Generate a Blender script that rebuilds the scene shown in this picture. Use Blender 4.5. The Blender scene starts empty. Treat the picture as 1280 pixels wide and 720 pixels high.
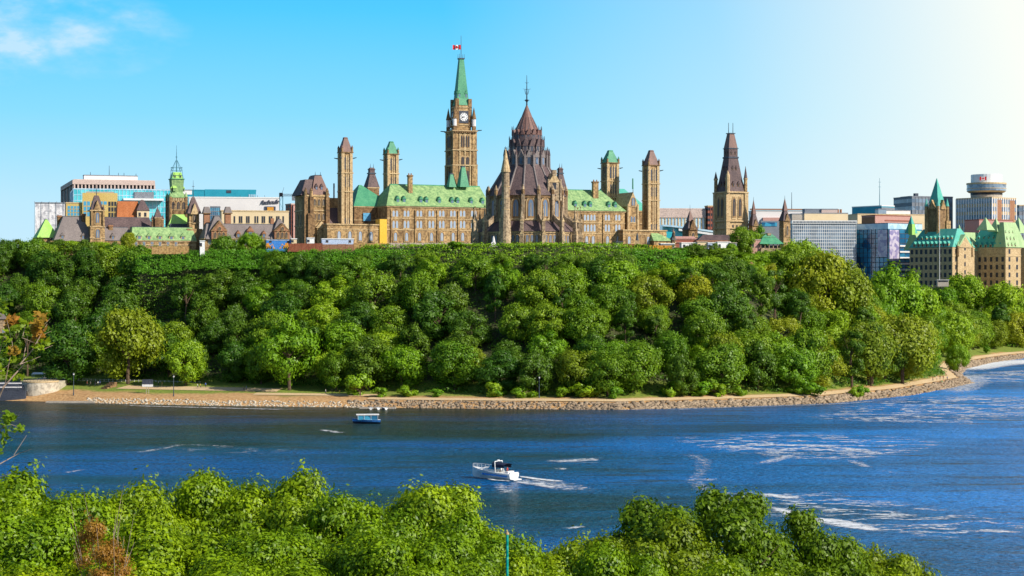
import bpy, math, random, numpy as np
from mathutils import Vector, Matrix
sc = bpy.context.scene
col = sc.collection
R = math.radians
F = 2380.0      # focal length in photo pixels (1280 wide)
CH = 40.0       # camera height above the river
def P(px, Y, py=None, z=0.0):
    return Vector(((px-640)*Y/F, Y, CH-(py-360)*Y/F if py is not None else z))
# ------------------------------------------------------------ materials
MATS = {}
def nodemat(name):
    m = bpy.data.materials.new(name); m.use_nodes = True
    nt = m.node_tree; b = nt.nodes['Principled BSDF']
    MATS[name] = m
    return m, nt, b
def coord(nt, sx=1, sy=1, sz=1, kind='Object'):
    t = nt.nodes.new('ShaderNodeTexCoord'); mp = nt.nodes.new('ShaderNodeMapping')
    mp.inputs['Scale'].default_value = (sx, sy, sz)
    nt.links.new(t.outputs[kind], mp.inputs[0]); return mp.outputs[0]
def noise(nt, vec, scale, detail=4, rough=0.6):
    n = nt.nodes.new('ShaderNodeTexNoise'); n.inputs['Scale'].default_value = scale
    n.inputs['Detail'].default_value = detail; n.inputs['Roughness'].default_value = rough
    if vec: nt.links.new(vec, n.inputs['Vector'])
    return n.outputs['Fac']
def ramp(nt, fac, stops):
    r = nt.nodes.new('ShaderNodeValToRGB'); e = r.color_ramp.elements
    while len(e) < len(stops): e.new(0.5)
    for i, (p, c) in enumerate(stops):
        e[i].position = p; e[i].color = (*c, 1) if len(c) == 3 else c
    nt.links.new(fac, r.inputs[0]); return r.outputs[0]
def mix(nt, f, a, b, typ='MIX'):
    m = nt.nodes.new('ShaderNodeMix'); m.data_type = 'RGBA'; m.blend_type = typ
    for s, v in ((m.inputs[0], f), (m.inputs[6], a), (m.inputs[7], b)):
        if isinstance(v, (int, float)): s.default_value = v
        elif isinstance(v, tuple): s.default_value = (*v, 1)
        else: nt.links.new(v, s)
    return m.outputs[2]
def math_(nt, op, a, b=0.0, clamp=False):
    m = nt.nodes.new('ShaderNodeMath'); m.operation = op; m.use_clamp = clamp
    for s, v in ((m.inputs[0], a), (m.inputs[1], b)):
        if isinstance(v, (int, float)): s.default_value = v
        else: nt.links.new(v, s)
    return m.outputs[0]
def bump(nt, b, h, dist, strength=1.0):
    n = nt.nodes.new('ShaderNodeBump'); n.inputs['Distance'].default_value = dist
    n.inputs['Strength'].default_value = strength
    nt.links.new(h, n.inputs['Height']); nt.links.new(n.outputs[0], b.inputs['Normal'])
def speckle(name, c1, c2, c3=None, scale=0.6, rough=0.85, streak=False, bumpd=0.15, metal=0.0, fine=3.0, spec=0.3):
    """weathered surface: large blotches of c1/c2 with a fine grain of c3"""
    m, nt, b = nodemat(name)
    v = coord(nt, 1, 1, 0.25 if streak else 1)
    big = noise(nt, v, scale, 5)
    c = ramp(nt, big, [(0.35, c1), (0.65, c2)])
    v2 = coord(nt)
    fn = noise(nt, v2, fine, 2)
    if c3 is None: c3 = tuple(x*0.45 for x in c1)
    msk = ramp(nt, fn, [(0.45, (0, 0, 0)), (0.62, (1, 1, 1))])
    c = mix(nt, math_(nt, 'MULTIPLY', msk, 0.7), c, c3)
    nt.links.new(c, b.inputs['Base Color'])
    b.inputs['Roughness'].default_value = rough; b.inputs['Metallic'].default_value = metal
    b.inputs['Specular IOR Level'].default_value = spec
    bump(nt, b, fn, bumpd)
    return m
def glassy(name, c1, c2, rough=0.12, scale=0.12, spec=0.8):
    m, nt, b = nodemat(name)
    v = coord(nt)
    br = nt.nodes.new('ShaderNodeTexVoronoi'); br.inputs['Scale'].default_value = scale*3
    nt.links.new(v, br.inputs['Vector'])
    sp = nt.nodes.new('ShaderNodeSeparateColor'); nt.links.new(br.outputs['Color'], sp.inputs[0])
    c = ramp(nt, sp.outputs[0], [(0.2, c1), (0.8, c2)])
    nt.links.new(c, b.inputs['Base Color']); b.inputs['Roughness'].default_value = rough
    b.inputs['Specular IOR Level'].default_value = spec
    return m
speckle('stone', (0.22, 0.135, 0.062), (0.56, 0.37, 0.175), (0.10, 0.060, 0.034), 0.42, streak=True, fine=1.1)
speckle('stone_dark', (0.17, 0.095, 0.045), (0.34, 0.21, 0.10), (0.06, 0.035, 0.02), 0.5, streak=True, fine=1.3)
speckle('stone_pale', (0.48, 0.34, 0.18), (0.62, 0.46, 0.26), (0.26, 0.17, 0.09), 0.4, fine=1.5)
speckle('stone_grey', (0.26, 0.18, 0.11), (0.56, 0.43, 0.28), (0.10, 0.065, 0.045), 0.4, streak=True, fine=1.3)
speckle('trim', (0.60, 0.44, 0.24), (0.68, 0.52, 0.31), None, 0.8)
speckle('copper_light', (0.19, 0.33, 0.13), (0.35, 0.49, 0.21), (0.12, 0.22, 0.10), 0.6, 0.75, True, 0.08, fine=0.9)
speckle('copper_lime', (0.34, 0.60, 0.10), (0.42, 0.66, 0.18), (0.22, 0.45, 0.12), 0.25, 0.6, True, 0.05)
speckle('copper', (0.055, 0.26, 0.14), (0.11, 0.36, 0.19), (0.03, 0.17, 0.11), 0.4, 0.55, True, 0.05)
speckle('copper_teal', (0.06, 0.38, 0.30), (0.14, 0.48, 0.38), (0.04, 0.27, 0.23), 0.3, 0.6, True, 0.05)
speckle('copper_sunlit', (0.33, 0.47, 0.22), (0.45, 0.58, 0.30), (0.22, 0.36, 0.18), 0.3, 0.6, True, 0.05)  # sunlit copy of the teal roof copper, the sunlight put into its colour
speckle('slate', (0.095, 0.064, 0.066), (0.165, 0.110, 0.105), (0.05, 0.036, 0.042), 0.3, 0.7, True, 0.08, fine=2.0)
speckle('slate_grey', (0.19, 0.16, 0.155), (0.25, 0.21, 0.20), (0.12, 0.10, 0.10), 0.3, 0.7, True, 0.06)
speckle('spire_copper', (0.15, 0.080, 0.068), (0.25, 0.13, 0.10), (0.10, 0.06, 0.06), 0.4, 0.55, True, 0.05)
speckle('iron', (0.05, 0.07, 0.10), (0.07, 0.10, 0.13), None, 1.0, 0.5)
speckle('iron_blue', (0.06, 0.22, 0.30), (0.08, 0.26, 0.34), None, 1.0, 0.5)
speckle('white_wall', (0.72, 0.68, 0.68), (0.80, 0.76, 0.75), (0.60, 0.57, 0.58), 0.08, 0.8)
speckle('white_sheet', (0.66, 0.64, 0.66), (0.80, 0.79, 0.82), (0.25, 0.25, 0.30), 0.5, 0.7, True, 0.3, fine=0.45)
speckle('white_paint', (0.78, 0.78, 0.78), (0.82, 0.82, 0.82), (0.7, 0.7, 0.7), 0.5, 0.4)
speckle('pale_blue_paint', (0.45, 0.55, 0.75), (0.5, 0.6, 0.8), None, 0.5, 0.5)
speckle('blue_paint', (0.05, 0.22, 0.65), (0.06, 0.26, 0.7), None, 0.5, 0.35)
speckle('pink_concrete', (0.62, 0.47, 0.42), (0.68, 0.53, 0.47), None, 0.1, 0.8)
speckle('cream_wall', (0.70, 0.55, 0.34), (0.74, 0.60, 0.40), (0.6, 0.46, 0.28), 0.1, 0.8)
speckle('sandstone_yellow', (0.66, 0.46, 0.14), (0.70, 0.52, 0.2), None, 0.2, 0.8)
speckle('brick_red', (0.34, 0.11, 0.08), (0.40, 0.15, 0.10), None, 0.3, 0.8)
speckle('brick_brown', (0.36, 0.17, 0.09), (0.40, 0.20, 0.12), None, 0.3, 0.8)
speckle('tile_red', (0.42, 0.13, 0.04), (0.5, 0.18, 0.07), None, 0.4, 0.8, True)
speckle('pink_roof', (0.55, 0.30, 0.26), (0.6, 0.34, 0.3), None, 0.3, 0.8)
speckle('concrete', (0.42, 0.36, 0.30), (0.50, 0.44, 0.37), None, 0.15, 0.85)
speckle('concrete_grey', (0.22, 0.24, 0.28), (0.28, 0.30, 0.34), None, 0.15, 0.85)
speckle('dark_panel', (0.05, 0.06, 0.09), (0.08, 0.09, 0.12), None, 0.3, 0.6)
speckle('turquoise_panel', (0.02, 0.30, 0.42), (0.03, 0.36, 0.48), (0.02, 0.24, 0.36), 0.1, 0.4)
speckle('hoarding', (0.50, 0.30, 0.11), (0.58, 0.37, 0.16), (0.26, 0.13, 0.05), 0.5, 0.8, fine=1.2)
speckle('hoarding_yellow', (0.78, 0.46, 0.04), (0.82, 0.52, 0.07), (0.7, 0.4, 0.04), 0.2, 0.6)
speckle('rust_panel', (0.30, 0.09, 0.05), (0.36, 0.13, 0.07), None, 0.5, 0.8)
speckle('blue_tarp', (0.10, 0.36, 0.62), (0.13, 0.42, 0.68), None, 0.5, 0.5)
speckle('orange_paint', (0.75, 0.32, 0.04), (0.8, 0.38, 0.05), None, 0.5, 0.5)
speckle('yellow_paint', (0.8, 0.55, 0.04), (0.8, 0.55, 0.04), None, 0.5, 0.5)
speckle('green_paint', (0.03, 0.35, 0.12), (0.04, 0.4, 0.14), None, 0.5, 0.5)
speckle('rubber', (0.02, 0.02, 0.02), (0.03, 0.03, 0.03), None, 0.5, 0.8)
speckle('navy_canvas', (0.012, 0.02, 0.05), (0.02, 0.03, 0.07), None, 1.0, 0.8)
speckle('wall_limestone', (0.50, 0.44, 0.35), (0.62, 0.55, 0.44), (0.28, 0.24, 0.19), 0.25, 0.9, fine=0.8)
speckle('rock', (0.26, 0.19, 0.13), (0.42, 0.32, 0.22), (0.12, 0.09, 0.06), 0.2, 0.9, fine=0.9)
speckle('bark', (0.10, 0.065, 0.04), (0.16, 0.11, 0.07), (0.05, 0.03, 0.02), 1.0, 0.9)
speckle('bark_grey', (0.30, 0.22, 0.17), (0.38, 0.29, 0.23), (0.18, 0.13, 0.1), 2.0, 0.9)
speckle('teal_paint', (0.0, 0.28, 0.24), (0.0, 0.32, 0.28), (0.0, 0.26, 0.22), 2.0, 0.4)
speckle('flag_red', (0.65, 0.02, 0.03), (0.68, 0.025, 0.035), (0.6, 0.02, 0.03), 1.0, 0.8)
speckle('flag_white', (0.8, 0.8, 0.8), (0.8, 0.8, 0.8), (0.76, 0.76, 0.76), 1.0, 0.8)
speckle('path_sand', (0.62, 0.44, 0.24), (0.68, 0.5, 0.3), (0.5, 0.35, 0.18), 0.1, 0.95)
speckle('skin', (0.5, 0.3, 0.2), (0.52, 0.32, 0.22), None, 1, 0.6)
speckle('hair', (0.05, 0.03, 0.02), (0.06, 0.04, 0.03), None, 1, 0.7)
for nm, c in dict(shirt_red=(0.5, .05, .04), shirt_white=(.75, .75, .75), shirt_blue=(.06, .16, .5), shirt_black=(.03, .03, .04),
                  shirt_yellow=(.7, .5, .08), shirt_green=(.06, .35, .12), trouser_dark=(.03, .035, .06), trouser_tan=(.4, .3, .18)).items():
    speckle(nm, c, tuple(min(1, x*1.2) for x in c), None, 3, 0.9)
glassy('glass_window', (0.03, 0.05, 0.09), (0.14, 0.20, 0.30), 0.3, spec=.4)
glassy('glass_pale', (0.16, 0.23, 0.34), (0.34, 0.43, 0.56), 0.3, spec=.5)
glassy('glass_dark', (0.012, 0.014, 0.02), (0.035, 0.04, 0.055), 0.5, spec=.25)
glassy('glass_teal', (0.02, 0.40, 0.50), (0.12, 0.60, 0.68), 0.15, 0.05)
glassy('glass_blue', (0.015, 0.10, 0.22), (0.06, 0.33, 0.52), 0.08, 0.06)
glassy('glass_grid', (0.08, 0.13, 0.2), (0.2, 0.28, 0.38), 0.15, 0.08)
glassy('glass_mauve', (0.25, 0.22, 0.42), (0.55, 0.5, 0.62), 0.2, 0.15)
glassy('glass_sky', (0.35, 0.55, 0.72), (0.5, 0.68, 0.8), 0.15, 0.1)
def foliage(name, dark, light, trans=0.30, hue=0.035, nscale=0.45):
    m, nt, b = nodemat(name)
    g = nt.nodes.new('ShaderNodeNewGeometry'); oi = nt.nodes.new('ShaderNodeObjectInfo')
    cn = noise(nt, coord(nt), nscale, 3, .6)
    k = math_(nt, 'ADD', math_(nt, 'MULTIPLY', g.outputs['Random Per Island'], .24), math_(nt, 'MULTIPLY', math_(nt, 'SUBTRACT', cn, .18), 1.25))
    c = ramp(nt, k, [(0.15, dark), (0.75, light), (1.0, tuple(min(1, x*1.3) for x in light))])
    hs = nt.nodes.new('ShaderNodeHueSaturation')
    hs.inputs['Saturation'].default_value = 1.0
    nt.links.new(math_(nt, 'ADD', math_(nt, 'MULTIPLY', oi.outputs['Random'], hue), 0.5-hue/2), hs.inputs['Hue'])
    nt.links.new(math_(nt, 'ADD', math_(nt, 'MULTIPLY', oi.outputs['Random'], -0.35), 1.17), hs.inputs['Value'])
    nt.links.new(c, hs.inputs['Color'])
    nt.nodes.remove(b)
    d = nt.nodes.new('ShaderNodeBsdfDiffuse'); t = nt.nodes.new('ShaderNodeBsdfTranslucent')
    gl = nt.nodes.new('ShaderNodeBsdfGlossy'); gl.inputs['Roughness'].default_value = 0.45
    gl.inputs['Color'].default_value = (0.6, 0.6, 0.6, 1)
    nt.links.new(hs.outputs[0], d.inputs[0]); nt.links.new(hs.outputs[0], t.inputs[0])
    ms = nt.nodes.new('ShaderNodeMixShader'); ms.inputs[0].default_value = trans
    nt.links.new(d.outputs[0], ms.inputs[1]); nt.links.new(t.outputs[0], ms.inputs[2])
    m2 = nt.nodes.new('ShaderNodeMixShader'); m2.inputs[0].default_value = 0.03
    nt.links.new(ms.outputs[0], m2.inputs[1]); nt.links.new(gl.outputs[0], m2.inputs[2])
    nt.links.new(m2.outputs[0], nt.nodes['Material Output'].inputs[0])
    return m
foliage('leaf_mid', (0.055, 0.15, 0.006), (0.22, 0.36, 0.014))
foliage('leaf_dark', (0.026, 0.085, 0.006), (0.12, 0.235, 0.013))
foliage('leaf_bright', (0.085, 0.21, 0.006), (0.28, 0.46, 0.014))
foliage('leaf_gold', (0.15, 0.21, 0.006), (0.34, 0.40, 0.018))
foliage('leaf_near', (0.035, 0.11, 0.002), (0.35, 0.49, 0.006), 0.32, nscale=.9)
foliage('leaf_near_olive', (0.025, 0.075, 0.002), (0.25, 0.36, 0.008), 0.32, nscale=.9)
foliage('leaf_rust', (0.20, 0.10, 0.010), (0.48, 0.27, 0.035), 0.4)
foliage('leaf_hedge', (0.07, 0.21, 0.008), (0.18, 0.40, 0.02), 0.35)
# ------------------------------------------------------------ mesh builder
class MB:
    def __init__(s): s.v = []; s.f = []; s.m = []; s.mats = []; s.M = None
    def mi(s, m):
        if m not in s.mats: s.mats.append(m)
        return s.mats.index(m)
    def add(s, vs, fs, m):
        o = len(s.v)
        if s.M is not None: vs = [s.M @ Vector(p) for p in vs]
        s.v += [tuple(p) for p in vs]; i = s.mi(m)
        for f in fs: s.f.append([o+k for k in f]); s.m.append(i)
        return s
    def frus(s, a, b, m):
        """a, b = (x0,x1,y0,y1,z) bottom and top rectangles"""
        vs = []
        for (x0, x1, y0, y1, z) in (a, b): vs += [(x0, y0, z), (x1, y0, z), (x1, y1, z), (x0, y1, z)]
        return s.add(vs, [(0, 3, 2, 1), (4, 5, 6, 7), (0, 1, 5, 4), (1, 2, 6, 5), (2, 3, 7, 6), (3, 0, 4, 7)], m)
    def box(s, x0, x1, y0, y1, z0, z1, m): return s.frus((x0, x1, y0, y1, z0), (x0, x1, y0, y1, z1), m)
    def cbox(s, x, y, w, d, z0, z1, m): return s.box(x-w/2, x+w/2, y-d/2, y+d/2, z0, z1, m)
    def pyr(s, x, y, w, d, z0, z1, m, tw=0.02): return s.frus((x-w/2, x+w/2, y-d/2, y+d/2, z0), (x-tw/2, x+tw/2, y-tw/2, y+tw/2, z1), m)
    def gable(s, x0, x1, y0, y1, z0, z1, m, axis='x'):
        if axis == 'x':
            ym = (y0+y1)/2
            vs = [(x0, y0, z0), (x1, y0, z0), (x1, y1, z0), (x0, y1, z0), (x0, ym, z1), (x1, ym, z1)]
            fs = [(0, 3, 2, 1), (0, 1, 5, 4), (2, 3, 4, 5), (0, 4, 3), (1, 2, 5)]
        else:
            xm = (x0+x1)/2
            vs = [(x0, y0, z0), (x1, y0, z0), (x1, y1, z0), (x0, y1, z0), (xm, y0, z1), (xm, y1, z1)]
            fs = [(0, 3, 2, 1), (0, 4, 5, 3), (1, 2, 5, 4), (0, 1, 4), (2, 3, 5)]
        return s.add(vs, fs, m)
    def xz(s, pts, y0, y1, m):
        """outline in the xz plane given counter-clockwise seen from -y, extruded y0..y1"""
        n = len(pts)
        vs = [(x, y0, z) for x, z in pts]+[(x, y1, z) for x, z in pts]
        fs = [tuple(range(n)), tuple(range(2*n-1, n-1, -1))]+[(i, i+n, (i+1) % n+n, (i+1) % n) for i in range(n)]
        return s.add(vs, fs, m)
    def cyl(s, x, y, r0, z0, r1, z1, m, n=12, ph=0.0, cap=True):
        vs = [(x+r*math.cos(ph+2*math.pi*i/n), y+r*math.sin(ph+2*math.pi*i/n), z) for r, z in ((r0, z0), (r1, z1)) for i in range(n)]
        fs = [(i, (i+1) % n, (i+1) % n+n, i+n) for i in range(n)]
        if cap: fs += [tuple(range(n-1, -1, -1)), tuple(range(n, 2*n))]
        return s.add(vs, fs, m)
    def tube(s, p, q, r0, r1, m, n=6):
        p = Vector(p); q = Vector(q); d = (q-p).normalized()
        u = d.orthogonal().normalized(); w = d.cross(u)
        vs = [c+(u*math.cos(2*math.pi*i/n)+w*math.sin(2*math.pi*i/n))*r for c, r in ((p, r0), (q, r1)) for i in range(n)]
        return s.add(vs, [(i, (i+1) % n, (i+1) % n+n, i+n) for i in range(n)]+[tuple(range(n-1, -1, -1)), tuple(range(n, 2*n))], m)
    def mesh(s, name, smooth=False):
        me = bpy.data.meshes.new(name); me.from_pydata(s.v, [], s.f)
        for m in s.mats: me.materials.append(MATS[m])
        me.polygons.foreach_set('material_index', s.m)
        if smooth: me.polygons.foreach_set('use_smooth', [True]*len(s.f))
        me.update(); return me
    def build(s, name, parent=None, loc=None, rz=0, smooth=False):
        o = bpy.data.objects.new(name, s.mesh(name, smooth)); col.objects.link(o)
        if parent: o.parent = parent
        if loc is not None: o.location = loc
        o.rotation_euler.z = rz
        return o
def tag(o, label=None, cat=None, group=None, kind=None):
    if label: o['label'] = label
    if cat: o['category'] = cat
    if group: o['group'] = group
    if kind: o['kind'] = kind
    return o
def empty(name, loc, rz=0.0):
    o = bpy.data.objects.new(name, None); col.objects.link(o); o.location = loc; o.rotation_euler.z = rz
    o.empty_display_size = 0.5
    return o
KIDS = {}
def copy_tree(o, parent=None):
    c = o.copy(); col.objects.link(c); c.parent = parent
    for ch in [k for k in o.children]: copy_tree(ch, c)
    return c
def inst(mesh, name, parent, loc, scale=(1, 1, 1), rz=0.0):
    o = bpy.data.objects.new(name, mesh); col.objects.link(o); o.parent = parent
    o.location = loc; o.scale = scale; o.rotation_euler.z = rz
    return o
# unit windows: 1 x 1, centred, facing -y
def lancet_pts(w, h, n=5):
    hw = w/2; zs = h*0.12
    p = [(-hw, -h/2), (hw, -h/2), (hw, zs)]
    for i in range(1, n): t = i/n; p.append((hw*math.cos(t*math.pi/2)**0.8, zs+(h/2-zs)*math.sin(t*math.pi/2)))
    p.append((0, h/2))
    for i in range(n-1, 0, -1): t = i/n; p.append((-hw*math.cos(t*math.pi/2)**0.8, zs+(h/2-zs)*math.sin(t*math.pi/2)))
    p.append((-hw, zs)); return p
WM = {}
def winmesh(kind, frame='trim', glass='glass_window'):
    k = (kind, frame, glass)
    if k in WM: return WM[k]
    b = MB()
    if kind == 'lancet':
        b.xz(lancet_pts(1.18, 1.1), -0.30, 0.1, 'stone_pale'); b.xz(lancet_pts(1.0, 1.0), -0.34, 0.1, 'stone_dark'); b.xz(lancet_pts(0.62, 0.82), -0.38, 0.1, glass)  # dark inner surround paints the shade of a window recess
        b.box(-0.04, 0.04, -0.42, 0, -0.42, 0.25, frame)
    elif kind == 'pair':
        b.box(-0.58, 0.58, -0.12, 0.1, -0.58, -0.5, 'trim'); b.box(-0.54, 0.54, -0.10, 0.1, -0.5, 0.52, 'stone_dark')  # dark backing behind the pair paints recess shade
        for x in (-0.26, 0.26):
            b.M = Matrix.Translation((x, 0, 0)); b.xz(lancet_pts(0.42, 1.02), -0.14, 0.1, 'stone_pale'); b.xz(lancet_pts(0.32, 0.88), -0.18, 0.1, glass)
        b.M = None
    elif kind == 'rect':
        b.box(-0.5, 0.5, -0.10, 0.1, -0.5, 0.5, frame); b.box(-0.40, 0.40, -0.14, 0.1, -0.43, 0.43, glass)
        b.box(-0.03, 0.03, -0.18, 0, -0.43, 0.43, frame)
    elif kind == 'plain':
        b.box(-0.5, 0.5, -0.06, 0.1, -0.5, 0.5, glass); b.box(-0.55, 0.55, -0.14, 0.1, -0.58, -0.5, frame)
    elif kind == 'louvre':
        b.xz(lancet_pts(1, 1), -0.08, 0.1, glass)
    WM[k] = b.mesh('window'); return WM[k]
def dormer_mesh(roof, wall, glass='glass_window'):
    k = ('dormer', roof, wall)
    if k in WM: return WM[k]
    b = MB()
    b.box(-0.5, 0.5, 0, 1.2, 0, 1.0, wall); b.box(-0.28, 0.28, -0.06, 0.1, 0.1, 0.9, glass)
    b.gable(-0.62, 0.62, -0.15, 1.6, 1.0, 1.9, roof, 'y')
    WM[k] = b.mesh('dormer'); return WM[k]
# ------------------------------------------------------------ building frame
class Bld:
    """a thing whose local x runs along its front, local y into it; px/py helpers convert photo pixels at its true depth"""
    def __init__(s, name, px, Y, rot, label, cat, group=None, zb=56.0):
        s.Y0 = Y; s.X0 = (px-640)*Y/F; s.t = R(rot); s.zb = zb
        s.root = empty(name, (s.X0, Y, zb), s.t); tag(s.root, label, cat, group)
        s.c = math.cos(s.t); s.n = math.sin(s.t)
        s.nw = 0
    def s(s, px, v=0.0):
        a = (px-640)/F
        x0 = s.X0-v*s.n; y0 = s.Y0+v*s.c
        return (a*y0-x0)/(s.c-a*s.n)
    def d(s, px, x=0.0):
        """depth y where the line x=const meets pixel column px"""
        a = (px-640)/F
        X = s.X0+x*s.c; Y = s.Y0+x*s.n
        return (X-a*Y)/(a*s.c+s.n)
    def z(s, py, x=0.0, v=0.0):
        Y = s.Y0+x*s.n+v*s.c
        return CH-(py-360)*Y/F-s.zb
    def win(s, x, z, v, w, h, kind='lancet', frame='trim', glass='glass_window', side=False, parent=None, name='window'):
        s.nw += 1
        if s.nw > 98: return
        if side: return inst(winmesh(kind, frame, glass), name, parent or s.root, (v, x, z), (w, 1, h), -math.pi/2)
        return inst(winmesh(kind, frame, glass), name, parent or s.root, (x, v, z), (w, 1, h))
    def part(s, mb, name, parent=None): return mb.build(name, parent or s.root)
# ============================================================ PARLIAMENT: centre block
def shaft(B, name, x0, w, v, zb, ze, zt, roof, mat='stone'):
    """square ventilation tower: pilasters, string courses, belfry slots, pyramidal cap"""
    b = MB(); x1 = x0+w; cx = x0+w/2; cy = v+w/2; H = ze-zb
    b.box(x0+.35, x1-.35, v+.35, v+w-.35, zb, ze, mat)
    for i in range(4):                                  # corner buttresses
        px_ = x0 if i % 2 == 0 else x1-1.5; py_ = v if i < 2 else v+w-1.5
        b.box(px_, px_+1.3, py_, py_+1.3, zb, ze-0.5, 'stone_pale' if mat == 'stone' else mat)
    for k in (1, 2):                                    # slim pilasters on the two seen faces
        t = x0+1.5+(w-3.0)*k/3
        b.box(t-.25, t+.25, v+.1, v+.6, zb+H*.28, ze-1.4, 'stone_pale')
        b.box(x0+.1, x0+.6, v+(t-x0)-.25, v+(t-x0)+.25, zb+H*.28, ze-1.4, mat)
    for fz in (.26, .62, .80, 1.0):
        b.box(x0-.15, x1+.15, v-.15, v+w+.15, zb+H*fz-.35, zb+H*fz+.1, 'stone_pale' if fz < 1 else 'stone_dark')
    for k in range(3):                                  # belfry louvres
        t = 1.5+(w-3.0)*(k+.5)/3
        b.box(x0+t-.55, x0+t+.55, v+.28, v+.5, zb+H*.83, zb+H*.95, 'dark_panel')
        b.box(x0+.28, x0+.5, v+t-.55, v+t+.55, zb+H*.83, zb+H*.95, 'dark_panel')
        b.box(x0+t-.4, x0+t+.4, v+.28, v+.5, zb+H*.30, zb+H*.36, 'dark_panel')
        b.box(x0+t-.25, x0+t+.25, v+.28, v+.5, zb+H*.66, zb+H*.76, 'dark_panel')
    for k in range(3):
        t = 1.5+(w-3.0)*(k+.5)/3
        b.box(x0+t-.3, x0+t+.3, v+.2, v+.38, zb+H*.38, zb+H*.60, 'stone_dark'); b.box(x0+.2, x0+.38, v+t-.3, v+t+.3, zb+H*.38, zb+H*.60, 'stone_dark')  # dark strips on the flat wall paint the shade of vertical grooves
    for dx in (-1, 1):                                  # gargoyles
        for dy in (-1, 1): b.tube((cx+dx*w*.5, cy+dy*w*.5, ze-2.6), (cx+dx*(w*.5+1.1), cy+dy*(w*.5+1.1), ze-2.3), .28, .15, 'iron', 5)
    o = B.part(b, name)
    r = MB()
    h = zt-ze
    for dx in (-1, 1):
        for dy in (-1, 1):
            r.cyl(cx+dx*(w/2-.35), cy+dy*(w/2-.35), .5, ze, .45, ze+1.8, mat, 8); r.cyl(cx+dx*(w/2-.35), cy+dy*(w/2-.35), .55, ze+1.8, .05, ze+3.0, roof, 8)
    r.frus((x0+.1, x1-.1, v+.1, v+w-.1, ze), (cx-w*.15, cx+w*.15, cy-w*.15, cy+w*.15, ze+h*.93), roof)
    r.frus((cx-w*.18, cx+w*.18, cy-w*.18, cy+w*.18, ze+h*.93), (cx-w*.12, cx+w*.12, cy-w*.12, cy+w*.12, zt), roof)
    B.part(r, 'roof', o)
    return o
C = Bld('parliament_building', 422, 805, 25, 'long sandstone gothic parliament with green copper roofs and four tall square towers', 'parliament')
ZB = 0.0
def facade(x0, x1, v, depth, z0, z1, courses=(), mat='stone'):
    b = MB(); b.box(x0, x1, v, v+depth, z0, z1, mat)
    for c in courses: b.box(x0-.12, x1+.12, v-.14, v+depth+.1, c-.2, c+.2, 'stone_pale')
    b.box(x0-.3, x1+.3, v-.35, v+depth+.3, z1-.5, z1+.05, 'stone_pale')
    b.box(x0-.25, x1+.25, v-.3, v+depth+.2, z0-2, z0+1.0, 'stone_dark')
    return b
# west end ventilation tower
tx = C.s(427.0); w = C.s(441.5)-tx
shaft(C, 'tower', tx, w, 0.0, ZB-2, C.z(190, 4), C.z(171, 4), 'spire_copper')
# low flat wing in front of it
x0 = C.s(409, -3); x1 = C.s(485, -3)
lz = C.z(280, (x0+x1)/2, -3)
b = facade(x0, x1, -3, 8, ZB-1, lz, (lz-2.2,))
C.part(b, 'low_wing')
for p in (423.5, 437, 450, 463.5): C.win(C.s(p, -3), C.z(294.5, x0, -3), -3.0, 2.0, 4.6, glass='glass_pale')
# hip-roofed hall between the towers
x0 = C.s(443, 14); x1 = C.s(489, 14); ez = C.z(258, x0+8, 14); tz = C.z(230, x0+8, 14)
b = facade(x0, x1, 14, 18, ZB, ez, (ez-6,), 'stone_dark'); C.part(b, 'wall')
b = MB(); b.frus((x0-.5, x1+2, 13.5, 33, ez), (x0+5.5, x0+6.5, 23, 24, tz), 'copper'); b.frus((x0+2, x1+2, 13.7, 33, ez), (x0+7, x1+1, 23, 24, tz-6.5), 'copper')
C.part(b, 'roof')
b = MB(); b.box(C.s(454, 13.6), C.s(463.5, 13.6), 13.5, 13.8, C.z(276, x0, 13.6), C.z(266, x0, 13.6), 'blue_tarp'); C.part(b, 'tarpaulin')
# green-capped tower 489
tx = C.s(484.5, 16); tw = C.s(499, 16)-tx
shaft(C, 'tower', tx, tw, 16, ZB, C.z(192, tx, 16), C.z(176, tx, 16), 'copper')
# the two main wings
def wing(pxa, pxb, v, dep, pe, pr, rows, cols, hipa, hipb, seed):
    x0 = C.s(pxa, v); x1 = C.s(pxb, v); xm = (x0+x1)/2
    ez = C.z(pe, xm, v); H = ez
    b = facade(x0, x1, v, dep, ZB, ez, (C.z((rows[0]+rows[1])/2, xm, v), C.z((rows[1]+rows[2])/2-.5, xm, v))); wl = C.part(b, 'wall')
    for p in cols[::2]:                                 # shallow buttresses between bays
        bb = MB(); x = C.s(p-5, v); bb.box(x-.35, x+.35, v-.5, v+.2, ZB, H*.92, 'stone'); C.part(bb, 'buttress')
    rz = C.z(pr, xm, v+dep/2)
    r = MB(); r.frus((x0-.6, x1+.6, v-.7, v+dep+.6, ez+.05), (x0+hipa, x1-hipb, v+dep/2-.4, v+dep/2+.4, rz), 'copper_light')
    r.box(x0+hipa, x1-hipb, v+dep/2-.5, v+dep/2+.5, rz-.1, rz+.35, 'copper')
    C.part(r, 'roof')
    for p in cols:
        x = C.s(p, v)
        C.win(x, C.z(rows[2], x, v), v, 1.9, 4.2, 'lancet', glass='glass_pale'); C.win(x, C.z(rows[1], x, v), v, 3.0, 3.4, 'pair', glass='glass_pale'); C.win(x, C.z(rows[0], x, v), v, 3.0, 2.8, 'pair', glass='glass_pale')
    return x0, x1, ez, rz
v = 2.0
W1 = wing(484, 612, v, 22, 258.5, 232, (267, 280.5, 296), (494, 508, 524, 539, 552, 566, 578, 592), 5.5, 0, 1)
E1 = wing(700, 781, v, 22, 263.5, 238, (272, 285, 300), (733, 741, 759, 772), 0, 6.5, 2)
dm = dormer_mesh('copper', 'copper')
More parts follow.
